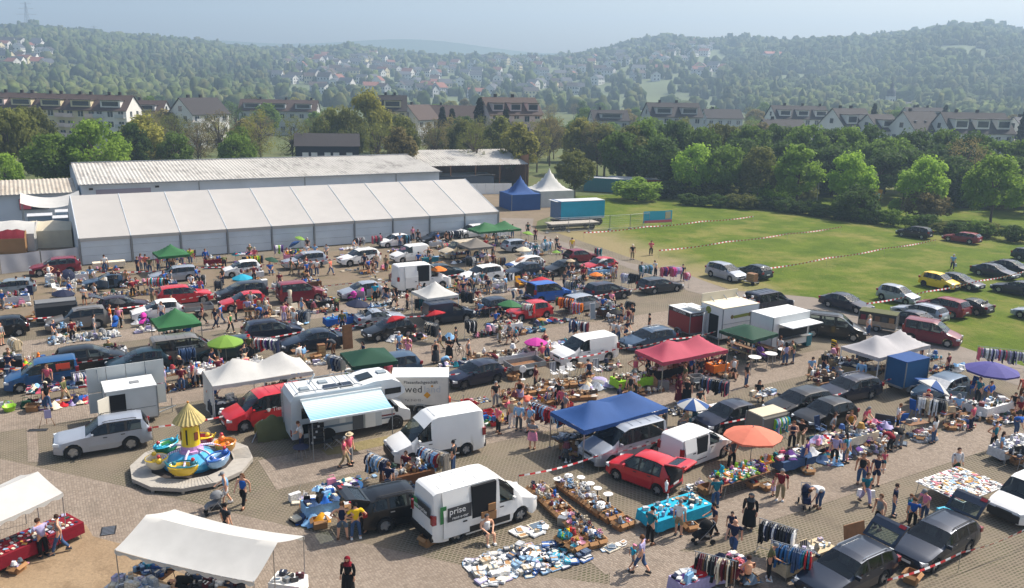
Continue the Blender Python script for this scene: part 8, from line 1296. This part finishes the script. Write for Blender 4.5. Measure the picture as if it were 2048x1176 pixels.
# garment racks
JK=['navy','black','charcoal','denim','darkgrey','brown','beige']; MX=['red','navy','white','lightblue','maroon','purple','grey','rose','teal','cream']; FB=['darkred','red','navy','white','maroon','lightblue']; DN=['denim','denim','midblue','teal','bluegrey','red','navy']; BK=['black','black','charcoal','navy','white']; PK=['pink','lavender','white','rose','lightgrey','magenta']
for c,L,rz,pl,ph in [((-6.51,38.55),1.5,-40,['navy','bluegrey','lightblue','gold','navy','white'],'coat rack behind the clothes pile'),((-4.03,39.44),1.5,-40,['white','lightblue','red','navy','white','darkred'],'shirt rack beside the white high roof van'),((-3.44,39.20),.9,-30,['khaki','taupe','darkbrown','beige'],'jacket rack beside the rental van roof'),((11.64,30.80),1.7,-30,DN,'denim rack at the beige crockery table'),((11.59,32.57),1.6,-35,BK,'black coat rack behind the denim rack'),((8.30,29.90),1.6,-25,['black','brown','charcoal','cream','maroon'],'dark rack below the lavender cloth table'),((12.96,50.48),1.9,-28,['black','darkgrey','denim','maroon','navy','rose'],'jacket rack beside the two people in dark dress'),((25.71,48.15),1.7,-28,['white','black','lightgrey','beige','darkgrey','white'],'striped clothes rack before the grey blue estate car'),((35.76,58.55),3.2,-20,['lavender','white','navy','rose','grey'],'long rack behind the violet parasol'),(I(1240+500,870),1.2,30,['white','lightblue','lime','turquoise','lavender'],'bright clothes row on the small grey trailer') if False else ((15.41,44.90),1.3,30,['white','lightblue','lime','turquoise','lavender'],'bright clothes row beside the small grey trailer'),
((2.18,45.57),2.4,-40,FB,'football shirt rack beside the blue canopy'),((3.42,45.34),1.6,34,FB,'football shirts hung inside the blue canopy'),((-17.50,57.60),1.9,-8,['purple','white','bluegrey','lightgrey','red','darkred','navy'],'mixed rack beside the charcoal saloon'),((-11.73,53.83),1.5,-35,['navy','charcoal','grey','denim'],'dark rack beside the dark green canopy'),((-26.86,49.77),1.1,40,['white','lavender','denim','lightgrey'],'white shirt rack beside the sales trailer'),((-34.85,56.35),1.2,-40,['beige','cream','tan','white'],'beige coat rack at the market edge'),((-22.34,55.16),1.2,30,['denim','navy','denim'],'jeans rack right of the teal hatchback'),((-32.71,75.40),1.8,10,['turquoise','rose','green','white','red','lightblue'],'colourful rack behind the red crossover'),((-26.10,92.21),1.1,20,['white','purple','lime','white'],'small rack of tops at the marquee wall'),((-18.10,97.82),1.2,30,['grey','maroon','charcoal','lightgrey'],'small dark rack at the marquee wall'),((-27.15,86.02),2.2,30,['black','lime','navy','gold','black','yellow'],'football shirt row along the small white car'),((-26.95,74.93),.8,0,['darkgrey','charcoal'],'grey coat stand beside the dark grey compact'),((-16.78,65.20),1.4,-30,['charcoal','denim','grey','bluegrey'],'denim rack before the blue cloth table'),((-6.13,62.28),1.3,-35,['black','beige','charcoal'],'dark coat rack beside blue bags'),((-3.17,63.29),1.0,20,['black','white','black'],'black jackets rack on the lane'),((1.38,68.92),1.3,-20,['cream','red','charcoal','white','pink'],'coat rack before the red hatchback'),((4.60,71.12),1.7,-20,['olive','lightgrey','orange','maroon','green','orange'],'orange rack before the silver estate car'),((5.57,69.55),1.2,-20,['orange','grey','rose','lightblue'],'second orange rack at the lane'),((-4.44,87.57),1.2,30,['charcoal','white','black'],'dark rack behind the white crossover'),((-1.34,87.87),1.3,20,JK,'jacket rack between white crossover and hatchbacks'),((-0.24,80.56),1.0,-30,['lightgrey','black','grey'],'coat rack beside the yellow armchair'),((2.37,86.98),2.0,30,['tan','grey','beige','darkbrown','lightgrey'],'coat row hung along the charcoal hatchback'),((-2.21,83.93),1.0,30,['tan','white','charcoal','brown'],'coats hung at the white crossover door'),((5.50,77.76),1.2,-35,['beige','charcoal','denim','cream'],'beige rack behind the silver estate car'),((-3.93,72.51),1.2,-20,BK,'black rack beside the charcoal panel van'),((-7.84,69.83),1.1,20,['black','teal','charcoal'],'dark rack beside the white peaked canopy'),((-7.16,103.81),2.1,30,['charcoal','white','black','navy'],'row of dark jackets at the marquee wall'),((3.86,97.22),1.3,30,['lightgrey','lightblue','grey','teal'],'pale rack at the white cloth table near the path'),((9.74,94.30),.9,-20,['navy','red','white','teal'],'small rack in front of the dark red hatchback'),((5.33,63.75),1.6,-20,['navy','white','maroon','denim'],'striped shirt rack behind the white delivery van'),((11.32,81.25),1.2,-40,['white','lavender','lightgrey'],'white blouse rack at the path side'),((11.95,80.67),1.1,-40,['black','charcoal','black'],'black dress rack at the path side'),((13.73,84.80),1.5,28,['lightblue','grey','lightgrey','teal'],'light blue rack behind the dress racks'),((15.87,84.31),1.7,28,['lavender','purple','rose','maroon'],'violet dress rack behind the dark grey brown estate car'),((16.74,84.16),1.3,28,PK,'pink dress rack behind the dark grey brown estate car'),((17.38,81.78),.6,28,PK,'single dress stand at the path edge'),((10.20,70.31),.9,-50,['black','grey','charcoal'],'round dark rack on the lane'),((-7.70,95.42),1.2,30,['beige','grey','rose'],'rack beside the white panel van rear'),(R(900+40,760),1.4,30,['rose','charcoal','maroon','grey'],'rack left of the marquee hatchback') if False else ((-16.31,99.36),1.4,30,['rose','charcoal','maroon','grey'],'rack left of the marquee hatchback'),((-34.57,88.62),1.0,10,['black','lime','rose'],'rack at the bright green canopy edge'),((-12.73,100.15),1.0,30,['teal','charcoal','lightblue'],'rack right of the marquee hatchback')]: rack(c,L,rz,pl,ph,h=1.55 if 'dress' not in ph else 1.7)
# ---------------------------------------------------------------- furniture and single things
def bicycle(c,rz,label,col='black'):
    t=thing('bicycle',label,'bicycle',(c[0],c[1],.006),R(rz))
    for x in (-.52,.52):
        n=20; w=ob('wheel',MB().tube([(x+.33*math.cos(2*math.pi*k/n),0,.34+.33*math.sin(2*math.pi*k/n)) for k in range(n+1)],.018,5,cap=False),RUBBER,t); sp=MB()
        for k in range(8): a=math.pi*k/8; sp.tube([(x+.32*math.cos(a),0,.34+.32*math.sin(a)),(x-.32*math.cos(a),0,.34-.32*math.sin(a))],.003,3)
        ob('spokes',sp,STEEL,w)
    ob('frame',MB().tube([(-.52,0,.34),(-.15,0,.85),(.4,0,.8),(-.05,0,.32),(-.52,0,.34)],.018,5).tube([(-.15,0,.9),(-.05,0,.32)],.018,5).tube([(.36,0,.95),(.52,0,.34)],.018,5),paint(col),t); ob('saddle',MB().box((-.18,0,.95),(.25,.14,.06),tap=.8),BLK,t); ob('handlebar',MB().tube([(.25,-.26,1.02),(.38,0,1.0),(.25,.26,1.02)],.014,5),STEEL,t)
bicycle((-19.60,31.32),35,'dark bicycle held at the red cloth stall'); bicycle((-9.05,71.07),60,'dark bicycle beside the white peaked canopy'); bicycle((-0.17,62.03),20,'bicycle pushed along the lane','bluegrey'); bicycle((-3.67,58.62),-60,'bicycle with panniers near the leafy plant'); bicycle((8.24,60.87),30,'bicycle behind the white delivery van')
def stroller(c,rz,col,label):
    t=thing('stroller',label,'stroller',(c[0],c[1],.006),R(rz))
    ob('frame',MB().tube([(-.45,-.22,1.02),(-.1,-.22,.6),(.35,-.2,.15)],.015,5).tube([(-.45,.22,1.02),(-.1,.22,.6),(.35,.2,.15)],.015,5).tube([(-.45,-.22,1.02),(-.45,.22,1.02)],.018,5).tube([(-.1,-.22,.6),(-.35,-.25,.15)],.015,5).tube([(-.1,.22,.6),(-.35,.25,.15)],.015,5),STEEL,t)
    ob('seat',MB().prism([(-.25,.5),(.3,.42),(.42,.3),(.45,.36),(.3,.52),(-.12,.62),(-.28,.95),(-.33,.9)],-.18,.18),fab(col),t); hd=MB().ball((-.12,0,.78),.33,0,12,sy=.7); hd.f=[f for f in hd.f if sum(hd.v[i][2] for i in f)/len(f)>.82]; ob('hood',hd.mesh('h',60),fab(col),t); ob('basket',MB().box((-.05,0,.26),(.5,.32,.14)),BLK,t)
    for x,y in ((.38,-.14),(.38,.14),(-.36,-.27),(-.36,.27)): ob('wheel',MB().lathe([(.02,-.02),(.13 if x<0 else .10,-.025),(.13 if x<0 else .10,.025),(.02,.02)],12).mesh('w',40),RUBBER,t,loc=(x,y,.13 if x<0 else .10),rot=(R(90),0,0))
stroller((-13.54,35.28),-150,'grey','pale grey buggy pushed past the carousel'); stroller((8.66,33.55),-165,'black','black buggy at the turquoise cloth table'); stroller((14.41,37.10),-100,'navy','navy buggy on the lane'); stroller((-31.32,63.85),-80,'blue','blue buggy beside the aubergine hatchback'); stroller((-29.65,78.50),-70,'charcoal','charcoal buggy beside the silver estate car'); stroller((-29.56,64.85),-90,'magenta','buggy hung with bright clothes beside the white hatchback'); stroller((-14.37,73.54),150,'magenta','magenta buggy beside the silver hatchback'); stroller((18.47,59.24),0,'purple','purple buggy between the bar tables')
def chair(c,rz,label,kind='plastic',col='white',group=None):
    t=thing('garden_chair',label,'chair',(c[0],c[1],.006),R(rz),group); m_=plas(col)
    hb=1.15 if kind=='deck' else .85
    ob('seat',MB().box((0,0,.43),(.44,.44,.04)),m_ if kind=='plastic' else fab(col),t); ob('backrest',MB().box((-.26 if kind!='deck' else -.32,0,.43+(hb-.43)/2),(.04,.44,hb-.45),ry=R(-12)),m_ if kind=='plastic' else fab(col),t)
    if kind=='deck':
        for k in (-1.5,-.5,.5,1.5): ob('stripe',MB().box((-.295,k*.11,.43+(hb-.43)/2),(.012,.055,hb-.47),ry=R(-12)),fab('navy'),t)
    for a in(-1,1):
        for b in(-1,1): ob('leg',MB().tube([(a*.18,b*.19,.43),(a*.23,b*.22,0)],.018,5),m_,t)
        ob('armrest',MB().box((-.02,a*.24,.64),(.42,.05,.03)).box((.17,a*.24,.53),(.03,.04,.22)),m_,t)
chair((3.01,54.32),-70,'blue and white striped deck chair beside two white chairs','deck'); chair((6.04,55.23),-70,'blue and white striped deck chair beside the low wooden table','deck'); chair((3.68,54.46),-60,'white plastic chair between the striped deck chairs',group='white plastic chairs by the deck chairs'); chair((4.21,55.22),-60,'white plastic chair between the striped deck chairs',group='white plastic chairs by the deck chairs'); chair((-41.95,75.00),-20,'white plastic chair left of the round garden table'); chair((-40.43,75.13),200,'white plastic chair right of the round garden table'); chair((23.29,46.93),100,'blue folding chair beside the person in white','deck','blue'); chair((30.87,53.35),200,'blue folding chair inside the white cloth stall','deck','blue'); chair((25.21,49.10),30,'blue camping chair next to the striped rack','deck','blue'); chair((10.68,46.57),-160,'teal deck chair under the blue and white parasol','deck','teal'); chair((18.11,45.61),-60,'denim deck chair behind the clothes table','deck','denim'); chair((-42.89,72.47),-60,'dark blue camping chair at the market edge stall','deck','navy'); chair((12.70,31.66),-60,'beige camping chair behind the denim rack','deck','beige')
def round_table(c,r,h,label,col='white'):
    t=thing('round_table',label,'table',(c[0],c[1],.006)); ob('table_top',MB().lathe([(1e-3,h-.03),(r,h-.03),(r,h),(1e-3,h)],20),plas(col),t)
    for k in range(4): a=k*math.pi/2+.4; ob('leg',MB().tube([(r*.4*math.cos(a),r*.4*math.sin(a),h-.03),(r*.65*math.cos(a),r*.65*math.sin(a),0)],.016,5),STEEL,t)
round_table((17.29,56.82),.45,1.1,'white round bar table beside the purple buggy'); round_table((18.70,57.72),.45,1.1,'white round bar table before the snack trailer'); round_table((19.92,58.76),.4,1.1,'white round bar table with people around it'); round_table((-40.55,73.58),.5,.72,'white round garden table with plastic chairs'); round_table((-11.00,41.16),.42,.7,'dark round table under the striped awning','navy')
for i,(p,h) in enumerate([((2.46,38.38),.5),((3.05,38.92),.45),((3.66,38.82),.4),((4.07,38.08),.45),((4.37,37.49),.5),((4.78,36.80),.55),((4.33,35.66),.5),((4.85,36.92),.5),((4.39,35.99),.5)]):
    t=thing('pedestal_stand','white round topped stand among the flower boxes','stand',(p[0],p[1],.006),0,'white round stands among the flower boxes'); ob('top',MB().lathe([(1e-3,h),(.20,h),(.21,h+.04),(.15,h+.045),(1e-3,h+.02)],14),plas('white'),t); ob('stem',MB().lathe([(.12,0),(.12,.03),(.03,.05),(.03,h)],8),plas('charcoal'),t)
def bench_set(c,rz,ph):
    t=thing('beer_table','wooden beer table '+ph,'table',(c[0],c[1],.006),R(rz)); ob('table_top',MB().box((0,0,.75),(2.2,.6,.04)),WOODM,t)
    for s in(-1,1): ob('leg_frame',MB().box((s*.8,0,.37),(.05,.5,.72)),STEEL,t)
    for s in(-1,1):
        b=thing('beer_bench','wooden beer bench on the '+('near' if s<0 else 'rear')+' side of the beer table '+ph,'bench',(c[0]-math.sin(R(rz))*.55*s,c[1]+math.cos(R(rz))*.55*s,.006),R(rz)); ob('seat',MB().box((0,0,.46),(2.2,.26,.04)),mat('bench_wood',(170,140,92),.7,var=.2,scale=4),b)
        for q in(-1,1): ob('leg_frame',MB().box((q*.8,0,.22),(.04,.22,.44)),STEEL,b)
bench_set((17.47,60.50),-52,'under the dark green canopy'); bench_set((18.88,60.83),-52,'beside the canopy leg')
tn=MB().lathe([(.05,.30),(.06,.34),(.14,.5),(.12,.62),(.17,.82),(.15,.92),(.05,.98),(.045,1.06)],12,sx=.7); tag(ob('dress_form',tn.mesh('f',50),plas('white'),None,(*(7.48,36.37),.78),0,scale=.75),'white dress form torso on the turquoise cloth table','dress form')
tag(ob('blue_oval_board',MB().lathe([(1e-3,0),(1,0),(1,.03),(1e-3,.03)],24,sx=1.15,sy=.42).mesh('b'),plas('midblue'),None,(*(-8.06,36.85),.55),rot=(R(52),0,R(28))),'blue oval tabletop leaning against the clothes pile','tabletop')
def crate_cart(c):
    t=thing('crate_cart','wooden crate stacked on a hand cart on the meadow','cart',(c[0],c[1],.006),R(-50)); ob('frame',MB().box((0,0,.25),(1.4,.8,.08)),STEEL,t); ob('crate',MB().box((.1,0,.75),(.9,.7,.8)),WOODM,t)
    for k in range(5): ob('slat',MB().box((.1,-.37,.42+k*.17),(.94,.03,.1)),mat('bench_wood',(170,140,92),.7,var=.2,scale=4),t)
    for s in(-1,1): ob('wheel',MB().lathe([(.02,-.04),(.2,-.04),(.2,.04),(.02,.04)],12),RUBBER,t,loc=(.5,s*.4,.2),rot=(R(90),0,0))
crate_cart((24.48,84.17))
t=thing('waste_bin','teal wheeled waste bin beside the snack trailer','bin',(23.16,63.30),R(30)); ob('bin_body',MB().box((0,0,.5),(.5,.55,.85),tap=1.12),plas('teal'),t); ob('lid',MB().box((0,0,.97),(.6,.64,.07)),plas('teal'),t)
t=thing('notice_board','yellow and black standing notice board beside the black van','sign',(24.83,61.99),R(-60)); ob('panel',MB().box((0,0,.5),(.45,.05,.8)),plas('yellow'),t)
for z in (.3,.5,.7): ob('sign_text',MB().box((0,-.03,z),(.4,.02,.12)),plas('black'),t)
for s in(-1,1): ob('leg',MB().tube([(s*.25,.15,.6),(s*.25,.35,0)],.02,5),STEEL,t)
t=thing('fridge','small white fridge beside the dark red small van','fridge',(-23.41,77.19),R(30)); ob('cabinet',MB().box((0,0,.55),(.55,.55,1.1)),plas('white'),t); ob('door',MB().box((0,-.29,.55),(.53,.03,1.06)),plas('lightgrey'),t); ob('handle',MB().box((.2,-.32,.7),(.03,.03,.3)),STEEL,t)
t=thing('drawer_chest','brown wooden chest of drawers beside the charcoal saloon','chest',(-13.78,58.31),R(28)); ob('carcass',MB().box((0,0,.45),(.55,.42,.9)),WOODM,t)
for z in (.2,.45,.7): ob('drawer',MB().box((0,-.22,z),(.5,.03,.2)),mat('bench_wood',(170,140,92),.7,var=.2,scale=4),t)
tag(ob('wooden_panel',MB().box((0,0,.9),(.75,.06,1.8)).box((0,-.04,.9),(.55,.03,1.5)),WOODM,None,(*(-12.19,60.12),.01),rot=(R(-6),0,R(28))),'tall carved wooden panel beside the charcoal saloon','panel'); tag(ob('brown_board',MB().box((0,0,.62),(1.2,.05,1.25)),WOODM,None,(*(15.28,33.13),.01),rot=(R(-12),0,R(25))),'dark brown board leaning beside the graphite estate car','board'); tag(ob('standing_mirror',MB().box((0,0,.7),(.5,.05,1.4)).box((0,-.03,.7),(.42,.02,1.3),1),[WHITEP,plas('glassgrey')],None,(*(6.98,69.66),.01),rot=(R(-8),0,R(20))),'white framed standing mirror on the lane','mirror')
t=thing('armchair','yellow slatted garden armchair among the stalls','chair',(0.72,80.64),R(-60)); ob('seat_cushion',MB().box((.1,0,.36),(.6,.55,.14)),fab('gold'),t); ob('back_cushion',MB().box((-.3,0,.7),(.14,.55,.8),ry=R(-25)),fab('gold'),t); ob('frame',MB().box((0,.3,.3),(.8,.05,.5)).box((0,-.3,.3),(.8,.05,.5)),WOODM,t)
t=thing('suitcase_stack','row of brown leather suitcases standing on the dusty lane','suitcases',(-11.99,82.92),R(20))
for k in range(4): s=ob('suitcase',MB().box((-.36+k*.24,0,.28),(.2,.65,.54)),mat('leather',(84,58,44),.6,var=.2),t); ob('handle',MB().box((-.36+k*.24,0,.57),(.03,.16,.05)),BLK,s)
def rolls(c,label,col):
    t=thing('rolled_mattress',label,'mattress',(c[0],c[1],.006),R(20)); ob('roll',MB().lathe([(.22,0),(.27,.1),(.26,.7),(.27,1.2),(.2,1.3)],12).mesh('r',50),fab(col),t); ob('strap',MB().lathe([(.275,.6),(.28,.66)],12),fab('white'),t)
rolls((-19.86,72.73),'pale rolled mattress leaning at the dark red small van','cream'); tag(ob('seat_cushion',MB().box((0,0,.5),(.6,.16,1.0),tap=.9),fab('cream'),None,(*(-18.43,69.09),.01),rot=(R(-10),0,R(40))),'long cream lounger cushion held upright on the lane','cushion')
t=thing('easel_sign','folding easel stand at the delivery van stall','easel',(-26.36,44.60),R(30)); ob('legs',MB().tube([(-.4,0,0),(0,0,1.3),(.4,0,0)],.02,5).tube([(0,0,1.3),(0,.5,0)],.02,5),WOODM,t); ob('board',MB().box((.1,-.05,.8),(.35,.03,.5)),plas('lavender'),t)
tag(ob('yellow_basket',GM['basket'],plas('lime'),None,(*(-29.83,46.88),.01),0,scale=2.1),'yellow green plastic basket at the market edge','basket'); t=thing('pedestal_fan','white pedestal fan at the open galvanised trailer','fan',(0.84,54.19)); ob('cage',MB().lathe([(.24,-.05),(.26,0),(.24,.05)],16),plas('white'),t,loc=(0,0,.75),rot=(R(90),0,R(20))); ob('stem',MB().tube([(0,0,.02),(0,0,.75)],.02,6),plas('white'),t); ob('foot',MB().lathe([(.2,0),(.2,.03),(.02,.05)],12),plas('white'),t)
t=thing('green_tarpaulin','olive tarpaulin draped over a frame behind the motorhome','tarpaulin',(-13.42,43.97),R(25)); ob('sheet',MB().grid(lambda a,b:(-.8+1.7*a,-.7+1.4*b,1.25*math.sin(math.pi*b)**.6*(1-.7*abs(a-.55)**1.2)+.06*math.sin(a*17+b*9)),14,12).mesh('s',50),canvas('olive'),t); ob('strut',MB().tube([(-1.1,-.5,0),(-.4,0,1.1)],.025,5),STEEL,t)
t=thing('display_stand','black display stand under the striped awning','stand',(-10.43,42.28),R(28)); ob('panel',MB().box((0,0,.95),(.85,.06,1.2)),BLK,t)
for k in range(4): ob('shelf',MB().box((0,-.08,.45+k*.3),(.8,.12,.03)),plas('charcoal'),t); ob('shelf_item',MB().box((-.25+.12*k,-.1,.52+k*.3),(.1,.06,.1)),plas('lightgrey'),t)
for s in(-1,1): ob('leg',MB().tube([(s*.4,-.1,0),(s*.4,0,1.5)],.02,5),STEEL,t)
for p,l in [((-9.87,42.50),'black folding stool nearest the display stand'),((-9.45,43.06),'black folding stool beside the motorhome door')]: t=thing('folding_stool',l,'stool',p,R(28)); ob('seat',MB().box((0,0,.45),(.5,.4,.05)),plas('charcoal'),t); ob('legs',MB().tube([(-.22,-.18,.44),(.22,-.18,0)],.015,5).tube([(.22,-.18,.44),(-.22,-.18,0)],.015,5).tube([(-.22,.18,.44),(.22,.18,0)],.015,5).tube([(.22,.18,.44),(-.22,.18,0)],.015,5),STEEL,t)
t=thing('drain_grate','black iron drain grate in the plaza paving','drain',(-17.66,33.51),R(20)); ob('frame',MB().box((0,0,.0),(.62,.8,.02)),BLK,t)
for k in range(6): ob('bar',MB().box((0,-.3+k*.12,.014),(.5,.05,.012)),STEEL,t)
tag(ob('dark_mat',MB().box((0,0,.005),(1.0,.35,.012)),fab('charcoal'),None,(*(-26.64,44.15),.01),R(10)),'dark drainage cover strip on the paving near the off-road car','drain cover')
tag(ob('storage_chest',MB().box((0,0,.3),(1.1,.5,.55)).box((0,.3,.7),(1.1,.06,.5),ry=0),plas('charcoal'),None,(*(22.14,46.45),.02),R(-25)),'dark open trunk at the clothes tables','trunk'); tag(ob('travel_case',MB().box((0,0,.3),(.7,.3,.6)).box((0,0,.62),(.2,.04,.05)),mat('case_grey',(110,112,114),.5),None,(*(10.18,52.81),.01),R(10)),'dark grey wheeled case before the pink canopy','suitcase'); tag(ob('straw_broom',MB().lathe([(.45,0),(.30,.35),(.04,.62),(.03,.75)],14).mesh('b',50),mat('straw',(180,152,104),.9,var=.25,scale=12),None,(*(9.63,53.86),.01)),'straw skirt shaped bundle beside the lime cloth table','straw bundle')
# shopping bags carried by people
for p,l,c in [((17.28,37.81),'white plastic bag in the left hand of the person in teal','white'),((17.87,37.71),'white plastic bag in the right hand of the person in teal','white'),((50.42,94.01),'pale bag carried across the meadow','lightgrey')]: tag(ob('plastic_bag',MB().box((0,0,.18),(.26,.16,.36),tap=.7).mesh('b'),plas(c),None,(*p,.25)),l,'bag')
tag(ob('blue_shopping_bag',MB().box((0,0,.22),(.8,.4,.44),tap=.85),plas('turquoise'),None,(*(20.74,36.34),.01),R(20)),'big blue shopping bag beside the raised tailgate','bag'); tag(ob('metal_case',MB().box((0,0,.2),(.42,.3,.4)).box((0,-.16,.25),(.1,.03,.03)),STEEL,None,(*(2.53,34.83),.01),R(-20)),'grey metal case beside the long flower box row','case')
# ---------------------------------------------------------------- emit the queued garments and goods
GARL={0:'shirt',1:'long garment',2:'short jacket',3:'jacket'}
CN=lambda c:{'lightblue':'light blue','darkgreen':'dark green','darkred':'dark red','darkgrey':'dark grey','lightgrey':'pale grey','darkbrown':'dark brown','midblue':'mid blue','bluegrey':'blue grey'}.get(c,c)
GQ.sort(key=lambda g:g[0]**2+g[1]**2); STV=[];STF=[];STM=[];SLOT={}; so_=0
def to_stuff(me,M,col,fabric):
    key=('fab_' if fabric else 'pl_')+col; si=SLOT.setdefault(key,len(SLOT)); o=len(STV)
    for v in me.vertices: STV.append(tuple(M@v.co))
    for p in me.polygons: STF.append(tuple(i+o for i in p.vertices)); STM.append(si)
for i,(x,y,z,rz,k,c,ph) in enumerate(GQ):
    if i<300: o=tag(ob('hanging_garment',GAR[k],fab(c),None,(x,y,z),rz),CN(c)+' '+GARL[k]+' hanging on the '+ph,'garment','garments on the '+ph); ob('hanger',HANG,STEEL,o)
    else: to_stuff(GAR[k],Matrix.Translation((x,y,z))@Matrix.Rotation(rz,4,'Z'),c,True)
GOODS=[g for g in GOODS if not blocked(g[0],g[1])]; GOODS.sort(key=lambda g:g[0]**2+g[1]**2); CNT={}; SOFT={'folded_clothes','clothes_heap','plush_toy','cushion','handbag'}
for x,y,z,rz,k,c,ph,sc in GOODS:
    CNT[k]=CNT.get(k,0)+1
    if CNT[k]<=290: tag(ob(k,GM[k],[fab(c) if k in SOFT else gplas(c)]+([fab(rng.choice(['white','cream','lightgrey','navy'])) if k in SOFT else plas(rng.choice(['white','cream','lightgrey','tan','bluegrey']))] if k in TWO else []),None,(x,y,z),rz,scale=sc),CN(c)+' '+k.replace('_',' ')+' at '+ph,k.replace('_',' ').split()[-1],'goods at the '+ph)
    else: to_stuff(GM[k],Matrix.Translation((x,y,z))@Matrix.Rotation(rz,4,'Z')@Matrix.Scale(sc,4),c,k in SOFT)
print('goods',len(GOODS),CNT,'garments',len(GQ))
me=bpy.data.meshes.new('assorted_goods'); me.from_pydata(STV,[],STF)
for k in SLOT: me.materials.append(fab(k[4:]) if k.startswith('fab_') else gplas(k[3:]))
me.polygons.foreach_set('material_index',STM); me.update(); o=ob('assorted_goods',me); tag(o,'mass of small second hand goods and clothes on the far stalls','goods',kind='stuff')
# ---------------------------------------------------------------- air
hb=MB(); 
x0,x1,y0,y1,z0,z1=-2700,2700,-150,2700,-3,215
hb.box(((x0+x1)/2,(y0+y1)/2,(z0+z1)/2),(x1-x0,y1-y0,z1-z0)); m=bpy.data.materials.new('haze_air'); m.use_nodes=True; n=m.node_tree.nodes; l=m.node_tree.links; n.remove(n['Principled BSDF']); pv=n.new('ShaderNodeVolumePrincipled'); pv.inputs['Color'].default_value=(.54,.74,.96,1); pv.inputs['Density'].default_value=.00052; pv.inputs['Anisotropy'].default_value=.2; l.new(pv.outputs[0],n['Material Output'].inputs['Volume'])
ho=ob('haze',hb,m); ho['kind']='stuff'
bpy.data.scenes.remove(TMP)
